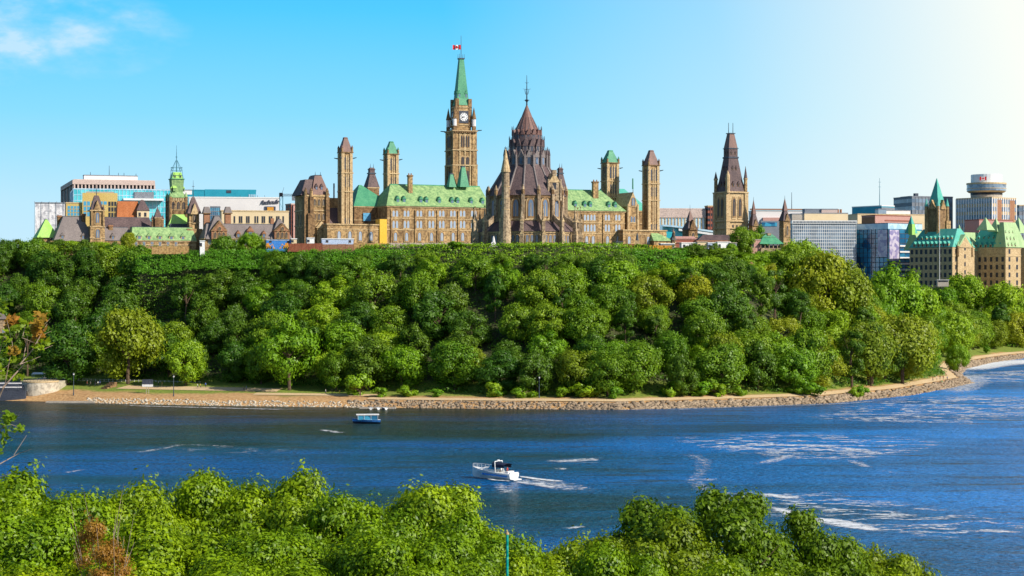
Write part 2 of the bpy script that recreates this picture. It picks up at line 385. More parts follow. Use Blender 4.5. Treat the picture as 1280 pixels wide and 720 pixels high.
def dormers(pxs, x_, py, v0, dep, ez, rz, sc_=1.6):
    for p in pxs:
        zz = ez+(rz-ez)*.24; vv = v0+dep/2*.24-.9
        inst(dm, 'dormer', C.root, (C.s(p, vv), vv-0.3, zz-.8), (sc_, 1.5, sc_))
dormers((497, 505, 526, 533, 549, 565, 572, 589, 603), 0, 0, v, 22, W1[2], W1[3])
dormers((719, 731, 738, 761, 769), 0, 0, v, 22, E1[2], E1[3])
# yellow hoarding around a lift shaft, chimneys
b = MB(); b.box(C.s(474.5, -3.4), C.s(483.5, -3.4), -3.6, 1.5, 0, C.z(274, 20, -3.4), 'hoarding_yellow'); C.part(b, 'hoarding')
for (p, pt, vv, ww) in ((512.5, 218, 9, 5), (744, 226, 9, 7)):
    x = C.s(p, vv); k = ww*C.Y0/F*1.1; b = MB(); zt = C.z(pt, x, vv)
    b.box(x-k/2, x+k/2, vv-.8, vv+.9, 20, zt-.8, 'stone'); b.box(x-k/2-.2, x+k/2+.2, vv-1, vv+1.1, zt-1, zt-.3, 'stone_dark')
    for q in (-.3, .3): b.cyl(x+q*k, vv, .3, zt-.4, .26, zt+.5, 'brick_brown', 8)
    C.part(b, 'chimney')
# east: green-capped tower, dark hip, outer tower
tx = C.s(759, 18); tw = C.s(774.5, 18)-tx
shaft(C, 'tower', tx, tw, 18, ZB, C.z(203, tx, 18), C.z(187, tx, 18), 'copper')
x0 = C.s(768, 16); x1 = C.s(811, 16); ez = C.z(263, x0+8, 16); tz = C.z(235, x0+8, 16)
b = facade(x0-8, x1, 16, 18, ZB, ez, (ez-6,), 'stone'); C.part(b, 'wall')
b = MB(); b.frus((x0-8, x1+1, 15.5, 35, ez), (x0-2, x0+9.5, 24, 26, tz), 'copper_teal'); b.cyl(C.s(791, 24), 24, .35, tz, .3, tz+5.0, 'copper', 8); C.part(b, 'roof')
tx = C.s(810.5, 0); tw = C.s(825, 0)-tx
shaft(C, 'tower', tx, tw, 0, ZB-2, C.z(206, tx, 0), C.z(187, tx, 0), 'spire_copper')
# gabled bay with rose window
x0 = C.s(785, 3); x1 = C.s(797, 3); gz = C.z(258, x0, 3)
b = MB(); b.box(x0, x1, 3, 15, 0, gz, 'stone'); b.gable(x0-.4, x1+.4, 2.7, 17, gz, C.z(240, x0, 3), 'stone_pale', 'y')
b.cyl((x0+x1)/2, 2.8, .2, C.z(241, x0, 3), .1, C.z(236, x0, 3), 'stone_dark', 6)
b.cyl(x0, 3, .7, 0, .6, gz+1, 'stone_pale', 8); b.cyl(x1, 3, .7, 0, .6, gz+1, 'stone_pale', 8)
C.part(b, 'gabled_bay'); C.win((x0+x1)/2, C.z(252, x0, 3), 2.95, 2.4, 4.2, glass='glass_window'); C.win((x0+x1)/2, C.z(274, x0, 3), 2.95, 2.8, 3.0, 'pair')
# low flat east wing
x0 = C.s(779, -3); x1 = C.s(833, -3); lz = C.z(287, x0, -3)
b = facade(x0, x1, -3, 8, ZB-1, lz, (lz-2.,)); C.part(b, 'low_wing')
for p in (786, 810): C.win(C.s(p, -3), C.z(300, x0, -3), -3.0, 2.0, 4.0, glass='glass_pale')
x0 = C.s(817, -7); x1 = C.s(843, -7); ez = C.z(301, x0, -7)
b = MB(); b.frus((x0, x1, -7, 2, ez), (x0+1, x0+3, -2, -1, C.z(289, x0, -2)), 'copper_light'); b.box(x0+.5, x1-.5, -6.5, 1, -2, ez, 'stone'); C.part(b, 'porch')
# west end pavilion with mansard
x0 = C.s(381, 4); x1 = C.s(409, 4); wz = C.z(243, x0, 4)
b = MB(); b.box(x0+1, x1, 4, 20, -2, wz, 'stone'); b.box(x0+1, x0+4, 2.6, 14, -2, wz-8, 'stone_dark'); b.gable(x0+4.4, x1-.6, 2.4, 8, wz*.40, wz*.52, 'stone_pale', 'y'); b.box(x0+5, x1-1.2, 2.7, 8, -2, wz*.40, 'stone')
for p, q in ((382, 4.6), (389, 3.6), (409, 3.6)):
    x = C.s(p, q); b.box(x-.8, x+.8, q-.9, q+1.5, -2, wz-1, 'stone_dark'); b.cyl(x, q, .75, wz-1, .7, wz+1.5, 'stone', 8); b.cyl(x, q, .8, wz+1.5, .05, wz+3, 'stone_dark', 8)
for zz in (.45, .72, .98): b.box(x0+.7, x1+.3, 3.7, 20.2, wz*zz-.3, wz*zz+.2, 'stone_pale')
pav = C.part(b, 'pavilion')
b = MB(); xa = C.s(388, 6); xb = C.s(411, 6)
b.frus((xa, xb, 4.4, 18, wz-.2), (xa+2.6, xb-2.6, 8, 15, C.z(219, xa, 6)), 'spire_copper')
b.frus((xa-4.5, xa+2, 5.4, 18, wz-.2), (xa-1.5, xa+2.5, 8, 15, C.z(224, xa, 6)), 'slate')
for q in (xa+3.2, xb-2.7): b.cyl(q, 9, .18, C.z(219, xa, 6), .05, C.z(214, xa, 6), 'iron', 5)
b.box(xa+3, xb-2.5, 8, 15, C.z(219, xa, 6), C.z(218, xa, 6), 'iron')
C.part(b, 'roof', pav)
for p in (393, 398.5, 404):
    C.win(C.s(p, 3.9), wz*.86, 3.9, 1.3, 3.2, glass='glass_dark'); C.win(C.s(p, 3.9), wz*.60, 3.9, 1.2, 3.0, glass='glass_dark')
for p in (396, 402.5): inst(dormer_mesh('slate', 'spire_copper'), 'dormer', C.root, (C.s(p, 5), 5.4, C.z(237, xa, 5)), (1.2, 1.2, 1.4))
for yy in (7, 11, 15): C.win(yy, wz*.55, x0+1.0, 1.5, 6, glass='glass_dark', side=True)
# link with steep dark roof between pavilion and tower
x0 = C.s(406, 3); x1 = C.s(425, 3); b = MB()
b.box(x0, x1, 5, 20, -2, C.z(281, x0, 3), 'stone_dark'); b.frus((x0-1, x1+4, 3, 20, C.z(282, x0, 3)), (x1-6, x1+5, 11, 12, C.z(252, x1, 8)), 'slate')
b.box(C.s(410, 9), C.s(426, 9), 9, 16, 0, C.z(247, x0, 9), 'stone'); C.part(b, 'link_wing')
b = MB(); b.cyl(C.s(417.5, 12), 12, .4, 10, .35, C.z(229, 0, 12), 'iron', 8); C.part(b, 'chimney')
# ============================================================ dark roof turrets seen over the ridge
def turret(px, Y, pt, pm, pb, wpx, label, roofm='slate', wallm='stone_dark', spikes=2, rot=25, cat='turret'):
    B = Bld('roof_turret', px-wpx/2, Y, rot, label, cat)
    w = wpx*Y/F; b = MB(); b.box(0, w, 0, w, -6, B.z(pb), wallm); b.box(-.2, w+.2, -.2, w+.2, B.z(pb)-.5, B.z(pb), 'stone_pale'); B.part(b, 'wall')
    r = MB(); z0 = B.z(pb); zm = B.z(pm); zt = B.z(pt)
    r.frus((-.2, w+.2, -.2, w+.2, z0), (w*.27, w*.73, w*.27, w*.73, zm), roofm)
    r.box(w*.2, w*.8, w*.2, w*.8, zm, zm+(zt-zm)*.15, 'iron'); r.box(w*.28, w*.72, w*.28, w*.72, zm+(zt-zm)*.15, zm+(zt-zm)*.55, roofm)
    r.frus((w*.22, w*.78, w*.22, w*.78, zm+(zt-zm)*.55), (w*.36, w*.64, w*.36, w*.64, zm+(zt-zm)*.8), roofm)
    for i in range(spikes):
        q = w*(.36+.28*i/max(1, spikes-1)); r.cyl(q, w*.4, .16, zm+(zt-zm)*.8, .04, zt+1.2, 'iron', 5)
    B.part(r, 'roof'); return B
turret(467.5, 930, 207, 217, 234, 15, 'dark slate roof turret between the two western square towers')
turret(703.5, 900, 207, 217, 236, 12, 'dark slate roof turret just right of the conical library roof')
# ============================================================ CLOCK TOWER
T = Bld('clock_tower', 566, 845, 20, 'tall sandstone clock tower with green copper spire and flagpole', 'clock tower')
w = T.s(597); cx = w/2
z = lambda py: T.z(py, cx/2)
b = MB()
b.box(.5, w-.5, .5, w-.5, -2, z(164), 'stone'); IN = 2.3; b.box(IN, w-IN, IN, w-IN, z(164), z(131), 'stone')
for dx in (0, 1):
    for dy in (0, 1):
        x = dx*(w-2.6); y = dy*(w-2.6)
        b.box(x, x+2.6, y, y+2.6, -2, z(205), 'stone'); b.box(x+.25, x+2.35, y+.25, y+2.35, z(205), z(163), 'stone'); b.box(x+.55, x+2.05, y+.55, y+2.05, z(163), z(157), 'stone_dark')
        b.cyl(x+1.3, y+1.3, .95, z(157), .9, z(148), 'white_wall', 8); b.cyl(x+1.3, y+1.3, 1.15, z(148), 1.0, z(146), 'stone_dark', 8); b.cyl(x+1.3, y+1.3, 1.0, z(146), .05, z(133), 'stone_dark', 8)
        sx = -1 if dx == 0 else 1; sy = -1 if dy == 0 else 1
        b.tube((x+1.3, y+1.3, z(163)), (x+1.3+sx*3.2, y+1.3+sy*1.6, z(162)), .35, .18, 'iron', 5)
for t in (3.4, w/2, w-3.4):
    b.box(t-.3, t+.3, .1, .7, z(234), z(166), 'stone_pale'); b.box(.1, .7, t-.3, t+.3, z(234), z(166), 'stone_dark')
for k in range(12): t = .6+(w-1.2)*(k+.5)/12; b.box(t-.25, t+.25, -.3, .3, z(166), z(163.5), 'stone_dark')
for py in (234, 206, 187, 163): b.box(-.1, w+.1, -.1, w+.1, z(py)-.35, z(py)+.15, 'stone_pale')
for py in (155, 137, 133): b.box(IN-.3, w-IN+.3, IN-.3, w-IN+.3, z(py)-.3, z(py)+.15, 'stone_pale')
for dx in (IN-.3, w-IN-1.3):
    for dy in (IN-.3, w-IN-1.3): b.box(dx, dx+1.6, dy, dy+1.6, z(158), z(122.5), 'stone_dark')
tower = T.part(b, 'shaft')
lv = lambda x, py, ww, hh, side=False, k='lancet', g='glass_dark': T.win(x, z(py), 0.45, ww*1.15, hh, k, 'stone_dark', g, side)
for i in range(4):
    x = 3.6+(w-7.2)*(i+.5)/4
    lv(x, 176.5, (w-7.2)/4.6, z(168)-z(185)); lv(x, 176.5, (w-7.2)/4.6, z(168)-z(185), True)
for i in range(2):
    x = 3.6+(w-7.2)*(i+.5)/2
    lv(x, 201, (w-7.2)/2.5, z(195)-z(207)); lv(x, 201, (w-7.2)/2.5, z(195)-z(207), True)
for i in range(3):
    x = 3.4+(w-6.8)*(i+.5)/3
    lv(x, 222, 1.4, z(212)-z(232), k='rect'); lv(x, 222, 1.4, z(212)-z(232), True, 'rect')
def clockface(parent, M):
    b = MB(); b.M = M; r = 2.15
    n = 28; ring = lambda rr, y, m: b.add([(rr*math.cos(2*math.pi*i/n), y, rr*math.sin(2*math.pi*i/n)) for i in range(n)]+[(rr*math.cos(2*math.pi*i/n), .3, rr*math.sin(2*math.pi*i/n)) for i in range(n)],
        [tuple(range(n))]+[(i, i+n, (i+1) % n+n, (i+1) % n) for i in range(n)], m)
    b.box(-r-.5, r+.5, -.05, .3, -r-.5, r+.5, 'dark_panel')
    ring(r, -.15, 'dark_panel'); ring(r*.88, -.2, 'white_paint')
    for k in range(12):
        a = math.pi*k/6; q = r*.72
        b.M = M @ Matrix.Rotation(a, 4, 'Y'); b.box(-.12, .12, -.26, -.18, q-.38, q+.38, 'dark_panel')
    for a, L, ww in ((R(-88), 1.0, .18), (R(-118), 1.5, .12)):
        b.M = M @ Matrix.Rotation(a, 4, 'Y'); b.box(-ww, ww, -.32, -.22, -.4, L, 'dark_panel')
    return b.build('clock_face', parent)
zc = z(145.5)
clockface(T.root, Matrix.Translation((w/2, IN-.2, zc)))
clockface(T.root, Matrix.Translation((IN-.2, w/2, zc)) @ Matrix.Rotation(-math.pi/2, 4, 'Z'))
b = MB(); ze = z(130.5); zt = z(72)
q = 2.4
b.frus((q, w-q, q, w-q, ze), (q+.8, w-q-.8, q+.8, w-q-.8, z(122)), 'copper'); q += .8
b.frus((q, w-q, q, w-q, z(122)), (cx-1.0, cx+1.0, cx-1.0, cx+1.0, zt), 'copper')
b.box(cx-1.3, cx+1.3, cx-1.3, cx+1.3, zt, zt+.5, 'iron')
for dx in (-1.1, 1.1):
    for dy in (-1.1, 1.1): b.cyl(cx+dx, cx+dy, .12, zt, .06, zt+2.4, 'iron', 5)
sp = T.part(b, 'spire')
dmc = dormer_mesh('copper', 'copper', 'glass_dark')
for i in (-1.6, 1.6):
    inst(dmc, 'dormer', sp, (cx+i, q+.1, z(121)), (1.3, 1, 1.8))
    inst(dmc, 'dormer', sp, (q+.1, cx+i, z(121)), (1.3, 1, 1.8), -math.pi/2)
inst(dmc, 'dormer', sp, (cx, q+2.1, z(103)), (.9, 1, 1.3))
FP = T.root.matrix_basis
b = MB(); b.cyl(cx, cx, .16, zt, .08, z(42), 'iron', 6); T.part(b, 'flagpole')
def flag_mesh(w, h, wave=0.25, n=24):
    b = MB(); pts = []
    for i in range(n+1): x = w*i/n; pts.append((x, wave*math.sin(i*.55)*min(1, i/4)))
    for i in range(n):
        m = 'flag_red' if (i < n/4 or i >= n*3/4) else 'flag_white'
        (xa, ya), (xb, yb) = pts[i], pts[i+1]
        b.add([(xa, ya, 0), (xb, yb, 0), (xb, yb, h), (xa, ya, h)], [(0, 1, 2, 3)], m)
    leaf = [(0, -.36), (.03, -.36), (.02, -.2), (.17, -.22), (.15, -.15), (.33, -.01), (.29, .02), (.32, .13), (.23, .11), (.21, .15), (.12, .06), (.16, .24), (.11, .21), (0, .36)]
    full = leaf+[(-x, z_) for x, z_ in leaf[-2:0:-1]]
    for s_ in (-1, 1):
        yo = s_*(wave+.03)
        b.add([(w/2+x*h*1.1, yo, h/2+z_*h*1.1) for x, z_ in full], [tuple(range(len(full))) if s_ < 0 else tuple(range(len(full)-1, -1, -1))], 'flag_red')
    return b
fl = flag_mesh(3.6, 2.1).build('national_flag', None, (0, 0, 0))
pole = T.root.matrix_basis @ Vector((0, 0, 0))
pc = Vector((T.X0, T.Y0, 0))+Vector((cx*T.c-cx*T.n, cx*T.n+cx*T.c, 0))
fl.location = (pc.x-.15, pc.y, CH-(62-360)*pc.y/F); fl.rotation_euler.z = R(176)
tag(fl, 'red and white maple leaf flag flying at the top of the clock tower', 'flag')
# ============================================================ LIBRARY
LY = 766; LX = (658.5-640)*LY/F
lib = empty('library_building', (LX, LY, 56.0), R(11.25/2)); tag(lib, 'round stone gothic library with flying buttresses and conical slate roof', 'library')
lz_ = lambda py, dy=0: CH-(py-360)*(LY+dy)/F-56.0
N = 16
def ngon(b, r0, z0, r1, z1, m, n=N, ph=0.5): b.cyl(0, 0, r0, z0, r1, z1, m, n, ph*2*math.pi/n)
b = MB(); ngon(b, 19.4, -2, 19.4, lz_(289.5, -19), 'stone_grey'); ngon(b, 19.7, -2, 19.7, 1.2, 'stone_dark'); ngon(b, 19.8, lz_(290, -19)-.3, 19.8, lz_(289, -19), 'stone_pale')
ngon(b, 19.6, 6.0, 19.6, 6.3, 'stone_pale'); LR = b.build('outer_ring', lib)
b = MB(); ngon(b, 20.2, lz_(289, -19), 15.6, lz_(276, -16), 'slate'); b.build('lean_to_roof', lib)
zd0 = lz_(277, -16); zd1 = lz_(243.5, -16)
b = MB(); ngon(b, 15.2, 0, 15.2, zd1, 'stone_grey'); ngon(b, 15.7, zd1-1.2, 15.9, zd1, 'stone_dark'); ngon(b, 15.5, zd0+.6, 15.5, zd0+1.1, 'stone_pale')
b.build('drum', lib)
zr = lz_(206, -8)
b = MB(); ngon(b, 16.2, zd1, 8.6, zr, 'slate')
for i in range(N):
    a = 2*math.pi*(i+.5)/N; b.tube((16.3*math.cos(a), 16.3*math.sin(a), zd1), (8.7*math.cos(a), 8.7*math.sin(a), zr), .42, .36, 'slate_grey', 5)
b.build('cone_roof', lib)
# lantern: two tiers of gables, then the copper spire
b = MB(); ngon(b, 8.6, zr, 8.6, zr+.8, 'slate_grey'); ngon(b, 7.3, zr, 6.9, lz_(187, -6), 'slate_grey'); ngon(b, 6.6, lz_(187, -6), 6.0, lz_(168, -5), 'slate')
def gables(b, n, r, z0, w, h, hh, m, mroof, ph=0.0, g='glass_window'):
    for i in range(n):
        a = 2*math.pi*(i+ph)/n
        b.M = Matrix.Rotation(a, 4, 'Z') @ Matrix.Translation((r, 0, 0)) @ Matrix.Rotation(math.pi/2, 4, 'Z')
        b.box(-w/2, w/2, -.3, .9, z0, z0+h, m); b.gable(-w/2-.2, w/2+.2, -.5, 3.0, z0+h, z0+h+hh, mroof, 'y')
        b.xz([(x, z0+h*.55+q) for x, q in lancet_pts(w*.5, h*1.15)], -.38, -.2, g)
        b.tube((0, -.45, z0+h+hh), (0, -.45, z0+h+hh+1.5), .16, .05, 'iron', 5)
    b.M = None
gables(b, N, 8.1, zr+.4, 2.3, 2.6, 3.2, 'slate_grey', 'slate_grey')
gables(b, N, 6.7, lz_(189, -6), 1.9, 2.0, 3.0, 'slate_grey', 'slate', .5, 'dark_panel')
gables(b, N, 5.6, lz_(172, -5), 1.4, 1.2, 2.2, 'slate', 'spire_copper', 0, 'dark_panel')
for i in range(N):
    a = 2*math.pi*(i+.5)/N
    b.cyl(9.1*math.cos(a), 9.1*math.sin(a), .5, zr-1.2, .4, zr+4.2, 'slate_grey', 6); b.cyl(9.1*math.cos(a), 9.1*math.sin(a), .5, zr+4.2, .04, zr+7.0, 'slate', 6)
b.build('lantern', lib)
b = MB(); ngon(b, 5.6, lz_(167, -4), 2.3, lz_(147), 'spire_copper'); ngon(b, 2.3, lz_(147), .35, lz_(132), 'spire_copper')
for i in range(N):
    a = 2*math.pi*(i+.5)/N; b.tube((5.6*math.cos(a), 5.6*math.sin(a), lz_(167, -4)), (2.3*math.cos(a), 2.3*math.sin(a), lz_(147)), .13, .1, 'slate', 4)
b.build('spire', lib)
b = MB(); zf = lz_(133); b.cyl(0, 0, .35, zf-1, .08, lz_(94), 'iron', 6); b.cyl(0, 0, .2, lz_(128), .9, lz_(125), 'iron', 8); b.cyl(0, 0, .9, lz_(125), .1, lz_(124), 'iron', 8)
for py, L in ((112, 1.7), (104, .8), (126, 1.3)):
    for a in range(4): b.tube((0, 0, lz_(py)), (L*math.cos(a*math.pi/2), L*math.sin(a*math.pi/2), lz_(py)+.3), .13, .05, 'iron', 4)
for i in range(8): a = 2*math.pi*i/8; b.tube((2.6*math.cos(a)*.2, 2.6*math.sin(a)*.2, lz_(118)), (1.0*math.cos(a), 1.0*math.sin(a), lz_(112)), .06, .04, 'iron', 4)
b.build('finial', lib)
# windows and buttresses round the ring
for i in range(N):
    a = 2*math.pi*i/N
    if not (-math.pi*.96 < ((a+math.pi) % (2*math.pi))-math.pi+math.pi*0 < math.pi*.02 or a > math.pi*.98): continue
    def put(mesh, r, zc, ww, hh, dx=0.0, nm='window'):
        r *= math.cos(math.pi/N)
        o = bpy.data.objects.new(nm, mesh); col.objects.link(o); o.parent = lib
        o.location = (r*math.cos(a)-dx*math.sin(a), r*math.sin(a)+dx*math.cos(a), zc); o.rotation_euler.z = a+math.pi/2; o.scale = (ww, 1, hh)
    put(winmesh('lancet', 'stone_pale', 'glass_window'), 15.25, (zd0+zd1)/2+.2, 3.3, (zd1-zd0)*.76)
    for dx in (-1.9, 0, 1.9): put(winmesh('lancet', 'stone_pale', 'glass_window'), 19.45, 3.4, 1.5, 3.4, dx)
for i in range(N):
    a = 2*math.pi*(i+.5)/N
    if math.sin(a) > .75: continue
    b = MB(); t = .55
    b.M = Matrix.Rotation(a, 4, 'Z') @ Matrix.Rotation(math.pi/2, 4, 'X')         # outline in the radial plane
    out = lambda pts, h: b.add([(x, z_, -h) for x, z_ in pts]+[(x, z_, h) for x, z_ in pts], [tuple(range(len(pts)))[::-1], tuple(range(len(pts), 2*len(pts)))]+[(k, (k+1) % len(pts), (k+1) % len(pts)+len(pts), k+len(pts)) for k in range(len(pts))], 'stone_grey')
    out([(15.0, zd0+1.5), (15.0, zd0+4.2), (21.2, lz_(281, -20)+1.0), (21.2, lz_(281, -20)-1.4)], .35)
    b.M = Matrix.Rotation(a, 4, 'Z') @ Matrix.Translation((21.6, 0, 0))
    b.box(-1.4, 1.3, -.95, .95, -2, 1.2, 'stone_dark'); b.box(-1.1, 1.0, -.75, .75, 1.2, lz_(292, -20), 'stone_grey'); b.box(-.8, .7, -.6, .6, lz_(292, -20), lz_(276, -20), 'stone_grey')
    b.gable(-1.2, 1.1, -.8, .8, lz_(292, -20)-.3, lz_(288, -20), 'stone_pale', 'x')
    b.gable(-.95, .85, -.75, .75, lz_(276, -20)-.2, lz_(272, -20), 'stone_pale', 'x'); b.pyr(0, 0, 1.0, 1.0, lz_(276, -20), lz_(257, -20), 'stone_grey'); b.box(-.2, .2, -.2, .2, lz_(258, -20), lz_(256, -20), 'stone_dark')
    b.build('buttress', lib)
    b = MB(); b.M = Matrix.Rotation(a, 4, 'Z') @ Matrix.Translation((15.6, 0, 0)); b.box(-.6, .9, -.6, .6, zd0, zd1+.4, 'stone_grey'); b.cyl(.3, 0, .8, zd1+.4, .7, zd1+2.2, 'stone_dark', 6); b.cyl(.3, 0, .85, zd1+2.2, .05, zd1+4.3, 'stone_grey', 6)
    b.build('pier', lib)
# stair turret at the left front and the gabled dormer on the right
th = -lib.rotation_euler.z
def libxy(px, Y): X = (px-640)*Y/F-LX; y = Y-LY; return (X*math.cos(th)-y*math.sin(th), X*math.sin(th)+y*math.cos(th))
tx, ty = libxy(632, 747)
b = MB(); b.cyl(tx, ty, 2.6, -2, 2.2, lz_(283, -19), 'stone_grey', 12); b.cyl(tx, ty, 2.2, lz_(283, -19), 1.6, lz_(262, -19), 'stone_grey', 12); b.cyl(tx, ty, 1.6, lz_(262, -19), 1.5, lz_(214, -19), 'stone_grey', 12)
b.cyl(tx, ty, 1.85, lz_(214, -19)-.4, 1.85, lz_(213, -19), 'stone_pale', 12); b.cyl(tx, ty, 1.8, lz_(213, -19), .12, lz_(186, -19), 'stone_pale', 12)
b.cyl(tx, ty, .1, lz_(187, -19), .1, lz_(183, -19), 'iron', 5); b.box(tx-.6, tx+.6, ty-.1, ty+.1, lz_(185.4, -19), lz_(184.6, -19), 'iron')
for zz in (233, 248, 262): b.cyl(tx, ty, 1.72, lz_(zz, -19)-.15, 1.72, lz_(zz, -19)+.15, 'stone_pale', 12)
b.build('stair_turret', lib)
gx, gy = libxy(693, 755)
b = MB(); b.M = Matrix.Translation((gx, gy, 0)) @ Matrix.Rotation(R(15), 4, 'Z'); b.box(-2.3, 2.3, 0, 8, zd1-2, lz_(228, -11), 'stone_grey'); b.gable(-2.5, 2.5, -.2, 8, lz_(228, -11), lz_(216, -11), 'stone_pale', 'y')
b.box(-.9, .9, -.3, 1, lz_(219, -11), lz_(212.5, -11), 'stone_grey'); b.xz([(x, lz_(231, -11)+q) for x, q in lancet_pts(1.6, 3.6)], -.1, .1, 'glass_dark'); b.cyl(-2.6, 0, .6, zd1-2, .5, lz_(224, -11), 'stone_grey', 6); b.cyl(2.6, 0, .6, zd1-2, .5, lz_(224, -11), 'stone_grey', 6)
b.build('gabled_dormer', lib)
# the small green turrets on the ridge in front of the clock tower
for px, pt, pb, wp in ((564, 218, 234, 11), (578.5, 209, 234, 14)):
    v = 11; x = C.s(px, v); wv = wp*.9*840/F; b = MB(); b.pyr(x, v, wv*1.0, wv*1.0, C.z(pb, x, v), C.z(pt, x, v), 'copper', wv*.35)
    b.box(x-wv*.2, x+wv*.2, v-wv*.2, v+wv*.2, C.z(pt, x, v), C.z(pt-1.5, x, v), 'iron'); C.part(b, 'ridge_ventilator')
# ============================================================ WEST SIDE OF THE PLATEAU (left of the picture)
def steep(B, x0, x1, v0, v1, ez, tz, ins, mat, insy=None):
    insy = (v1-v0)*.38 if insy is None else insy
    r = MB(); r.frus((x0, x1, v0, v1, ez), (x0+ins, x1-ins, v0+insy, v1-insy, tz), mat)
    r.box(x0+ins, x1-ins, v0+insy, v1-insy, tz, tz+.25, 'iron'); return r
def spirelet(b, x, y, w, z0, ze, zt, wall, roof, zf=None):
    b.cbox(x, y, w, w, z0, ze, wall); b.cbox(x, y, w+.4, w+.4, ze-.4, ze, 'stone_pale'); b.pyr(x, y, w+.5, w+.5, ze, zt, roof, .15)
    if zf: b.cyl(x, y, .15, zt-.5, .05, zf, 'iron', 5)
# --- gothic east building: slate wings, pointed tower, great green tower
B = Bld('gothic_government_building', 66, 850, 22, 'brown gothic stone building with grey slate and lime green roofs behind left treetops', 'government building')
zz = B.z
b = MB(); b.box(B.s(63), B.s(166), 0, 14, -3, zz(301), 'stone'); B.part(b, 'wall')
B.part(steep(B, B.s(67), B.s(119), -.4, 14, zz(301), zz(270), 5, 'slate_grey', 5.5), 'roof')
B.part(steep(B, B.s(124), B.s(168), -.4, 13, zz(300), zz(283), 2, 'slate_grey', 5.5), 'roof')
B.part(steep(B, B.s(133), B.s(205), 14, 28, zz(290, 20, 14), zz(271, 20, 14), 3, 'slate', 5.5), 'roof')
b = MB(); b.box(B.s(46, 8), B.s(63, 8), 8, 20, -3, zz(297, 0, 8), 'stone'); bw = B.part(b, 'wall')
B.part(steep(B, B.s(46, 7), B.s(74, 7), 7, 20, zz(297, 0, 7), zz(274, 0, 7), 4.5, 'copper_lime', 5), 'roof')
for p, q, t in ((105, 3, 267), (75, 8, 269), (139, 3, 281)):
    b = MB(); x = B.s(p, q); b.cbox(x, q+2, 1.8, 2.2, 5, zz(t, x, q), 'stone_dark'); b.cbox(x, q+2, 2.2, 2.6, zz(t, x, q)-.8, zz(t, x, q)-.2, 'brick_brown'); B.part(b, 'chimney')
dms = dormer_mesh('slate_grey', 'stone'); dml = dormer_mesh('copper_light', 'stone_pale')
for p in (78, 104, 141, 158): inst(dms, 'dormer', B.root, (B.s(p, .6), .3, zz(299, 8)), (1.8, 1.5, 1.6))
# pointed tower
x0 = B.s(113, -3); x1 = B.s(131, -3); w = x1-x0; cx = (x0+x1)/2
b = MB(); b.box(x0, x1, -3, -3+w, -3, zz(283, cx, -3), 'stone'); b.box(x0+.6, x1-.6, -2.4, -3+w-.6, 0, zz(262, cx, -3), 'stone')
for k in (283, 297, 263): b.box(x0-.2, x1+.2, -3.2, -2.8+w, zz(k, cx, -3)-.3, zz(k, cx, -3)+.2, 'stone_pale')
for dx in (x0+.6, x1-.6): b.cyl(dx, -2.8, .6, zz(283, cx, -3), .5, zz(262, cx, -3), 'stone', 6); b.cyl(dx, -2.8, .6, zz(262, cx, -3), .05, zz(256, cx, -3), 'slate', 6)
tw_ = B.part(b, 'tower')
b = MB(); b.frus((x0+.3, x1-.3, -2.6, -3.4+w, zz(264, cx, -3)), (cx-1.0, cx+1.0, w/2-3.4, w/2-2.6, zz(244, cx, -3)), 'slate'); b.gable(cx-1.9, cx+1.9, -3.0, 2, zz(264, cx, -3), zz(250, cx, -3), 'stone', 'y')
b.cyl(cx, w/2-3, .2, zz(245, cx, -3), .05, zz(229, cx, -3), 'iron', 5); b.box(cx-1, cx+1, w/2-3.1, w/2-2.9, zz(241, cx, -3), zz(240.5, cx, -3), 'iron')
B.part(b, 'roof', tw_)
B.win(cx, zz(272, cx, -3), -2.4, 2.2, 5.5); B.win(cx, zz(292, cx, -3), -3, 2.4, 4.5)
# green mansard front wing
x0 = B.s(165, -4); x1 = B.s(245, -4); cx = (x0+x1)/2
b = facade(x0, x1, -4, 12, -4, zz(300.5, cx, -4), (zz(306, cx, -4),)); B.part(b, 'wall')
B.part(steep(B, x0-.4, x1+.3, -4.5, 9, zz(300.5, cx, -4), zz(284, cx, -4), 1.2, 'copper_light', 4.2), 'roof')
for p in (174, 186, 199.5, 214, 228.5): inst(dml, 'dormer', B.root, (B.s(p, -3.5), -4.0, zz(300, cx, -4)), (2.0, 1.4, 1.7))
for p in (170, 180, 190, 200, 210, 220): B.win(B.s(p, -4), zz(305, cx, -4), -4, 1.4, 2.0, 'rect')
# the great green tower
x0 = B.s(213, 12); x1 = B.s(232.5, 12); w = x1-x0; cx = (x0+x1)/2; cy = 12+w/2; Z = lambda p: zz(p, cx, 12)
b = MB(); b.box(x0, x1, 12, 12+w, 0, Z(247), 'stone_dark')
for q in (269, 258, 250, 247): b.box(x0-.25, x1+.25, 11.75, 12.25+w, Z(q)-.3, Z(q)+.2, 'stone')
for k in range(9): t = x0+w*(k+.5)/9; b.box(t-.2, t+.2, 11.6, 12, Z(251), Z(247.5), 'trim'); b.box(x0-.4, x0, t-x0+12-.2, t-x0+12+.2, Z(251), Z(247.5), 'trim')
for xx in (x0, x1):
    for yy in (12, 12+w): b.cyl(xx, yy, .9, 0, .8, Z(246), 'stone_dark', 8); b.cyl(xx, yy, .9, Z(246), .05, Z(240), 'copper_light', 8)
gt = B.part(b, 'tower')
b = MB(); b.frus((x0-.5, x1+.5, 11.5, 12.5+w, Z(247)), (x0+1.2, x1-1.2, 13.2, 10.8+w, Z(240)), 'copper_light'); b.frus((x0+1.2, x1-1.2, 13.2, 10.8+w, Z(240)), (cx-2.9, cx+2.9, cy-2.9, cy+2.9, Z(224)), 'copper_light')
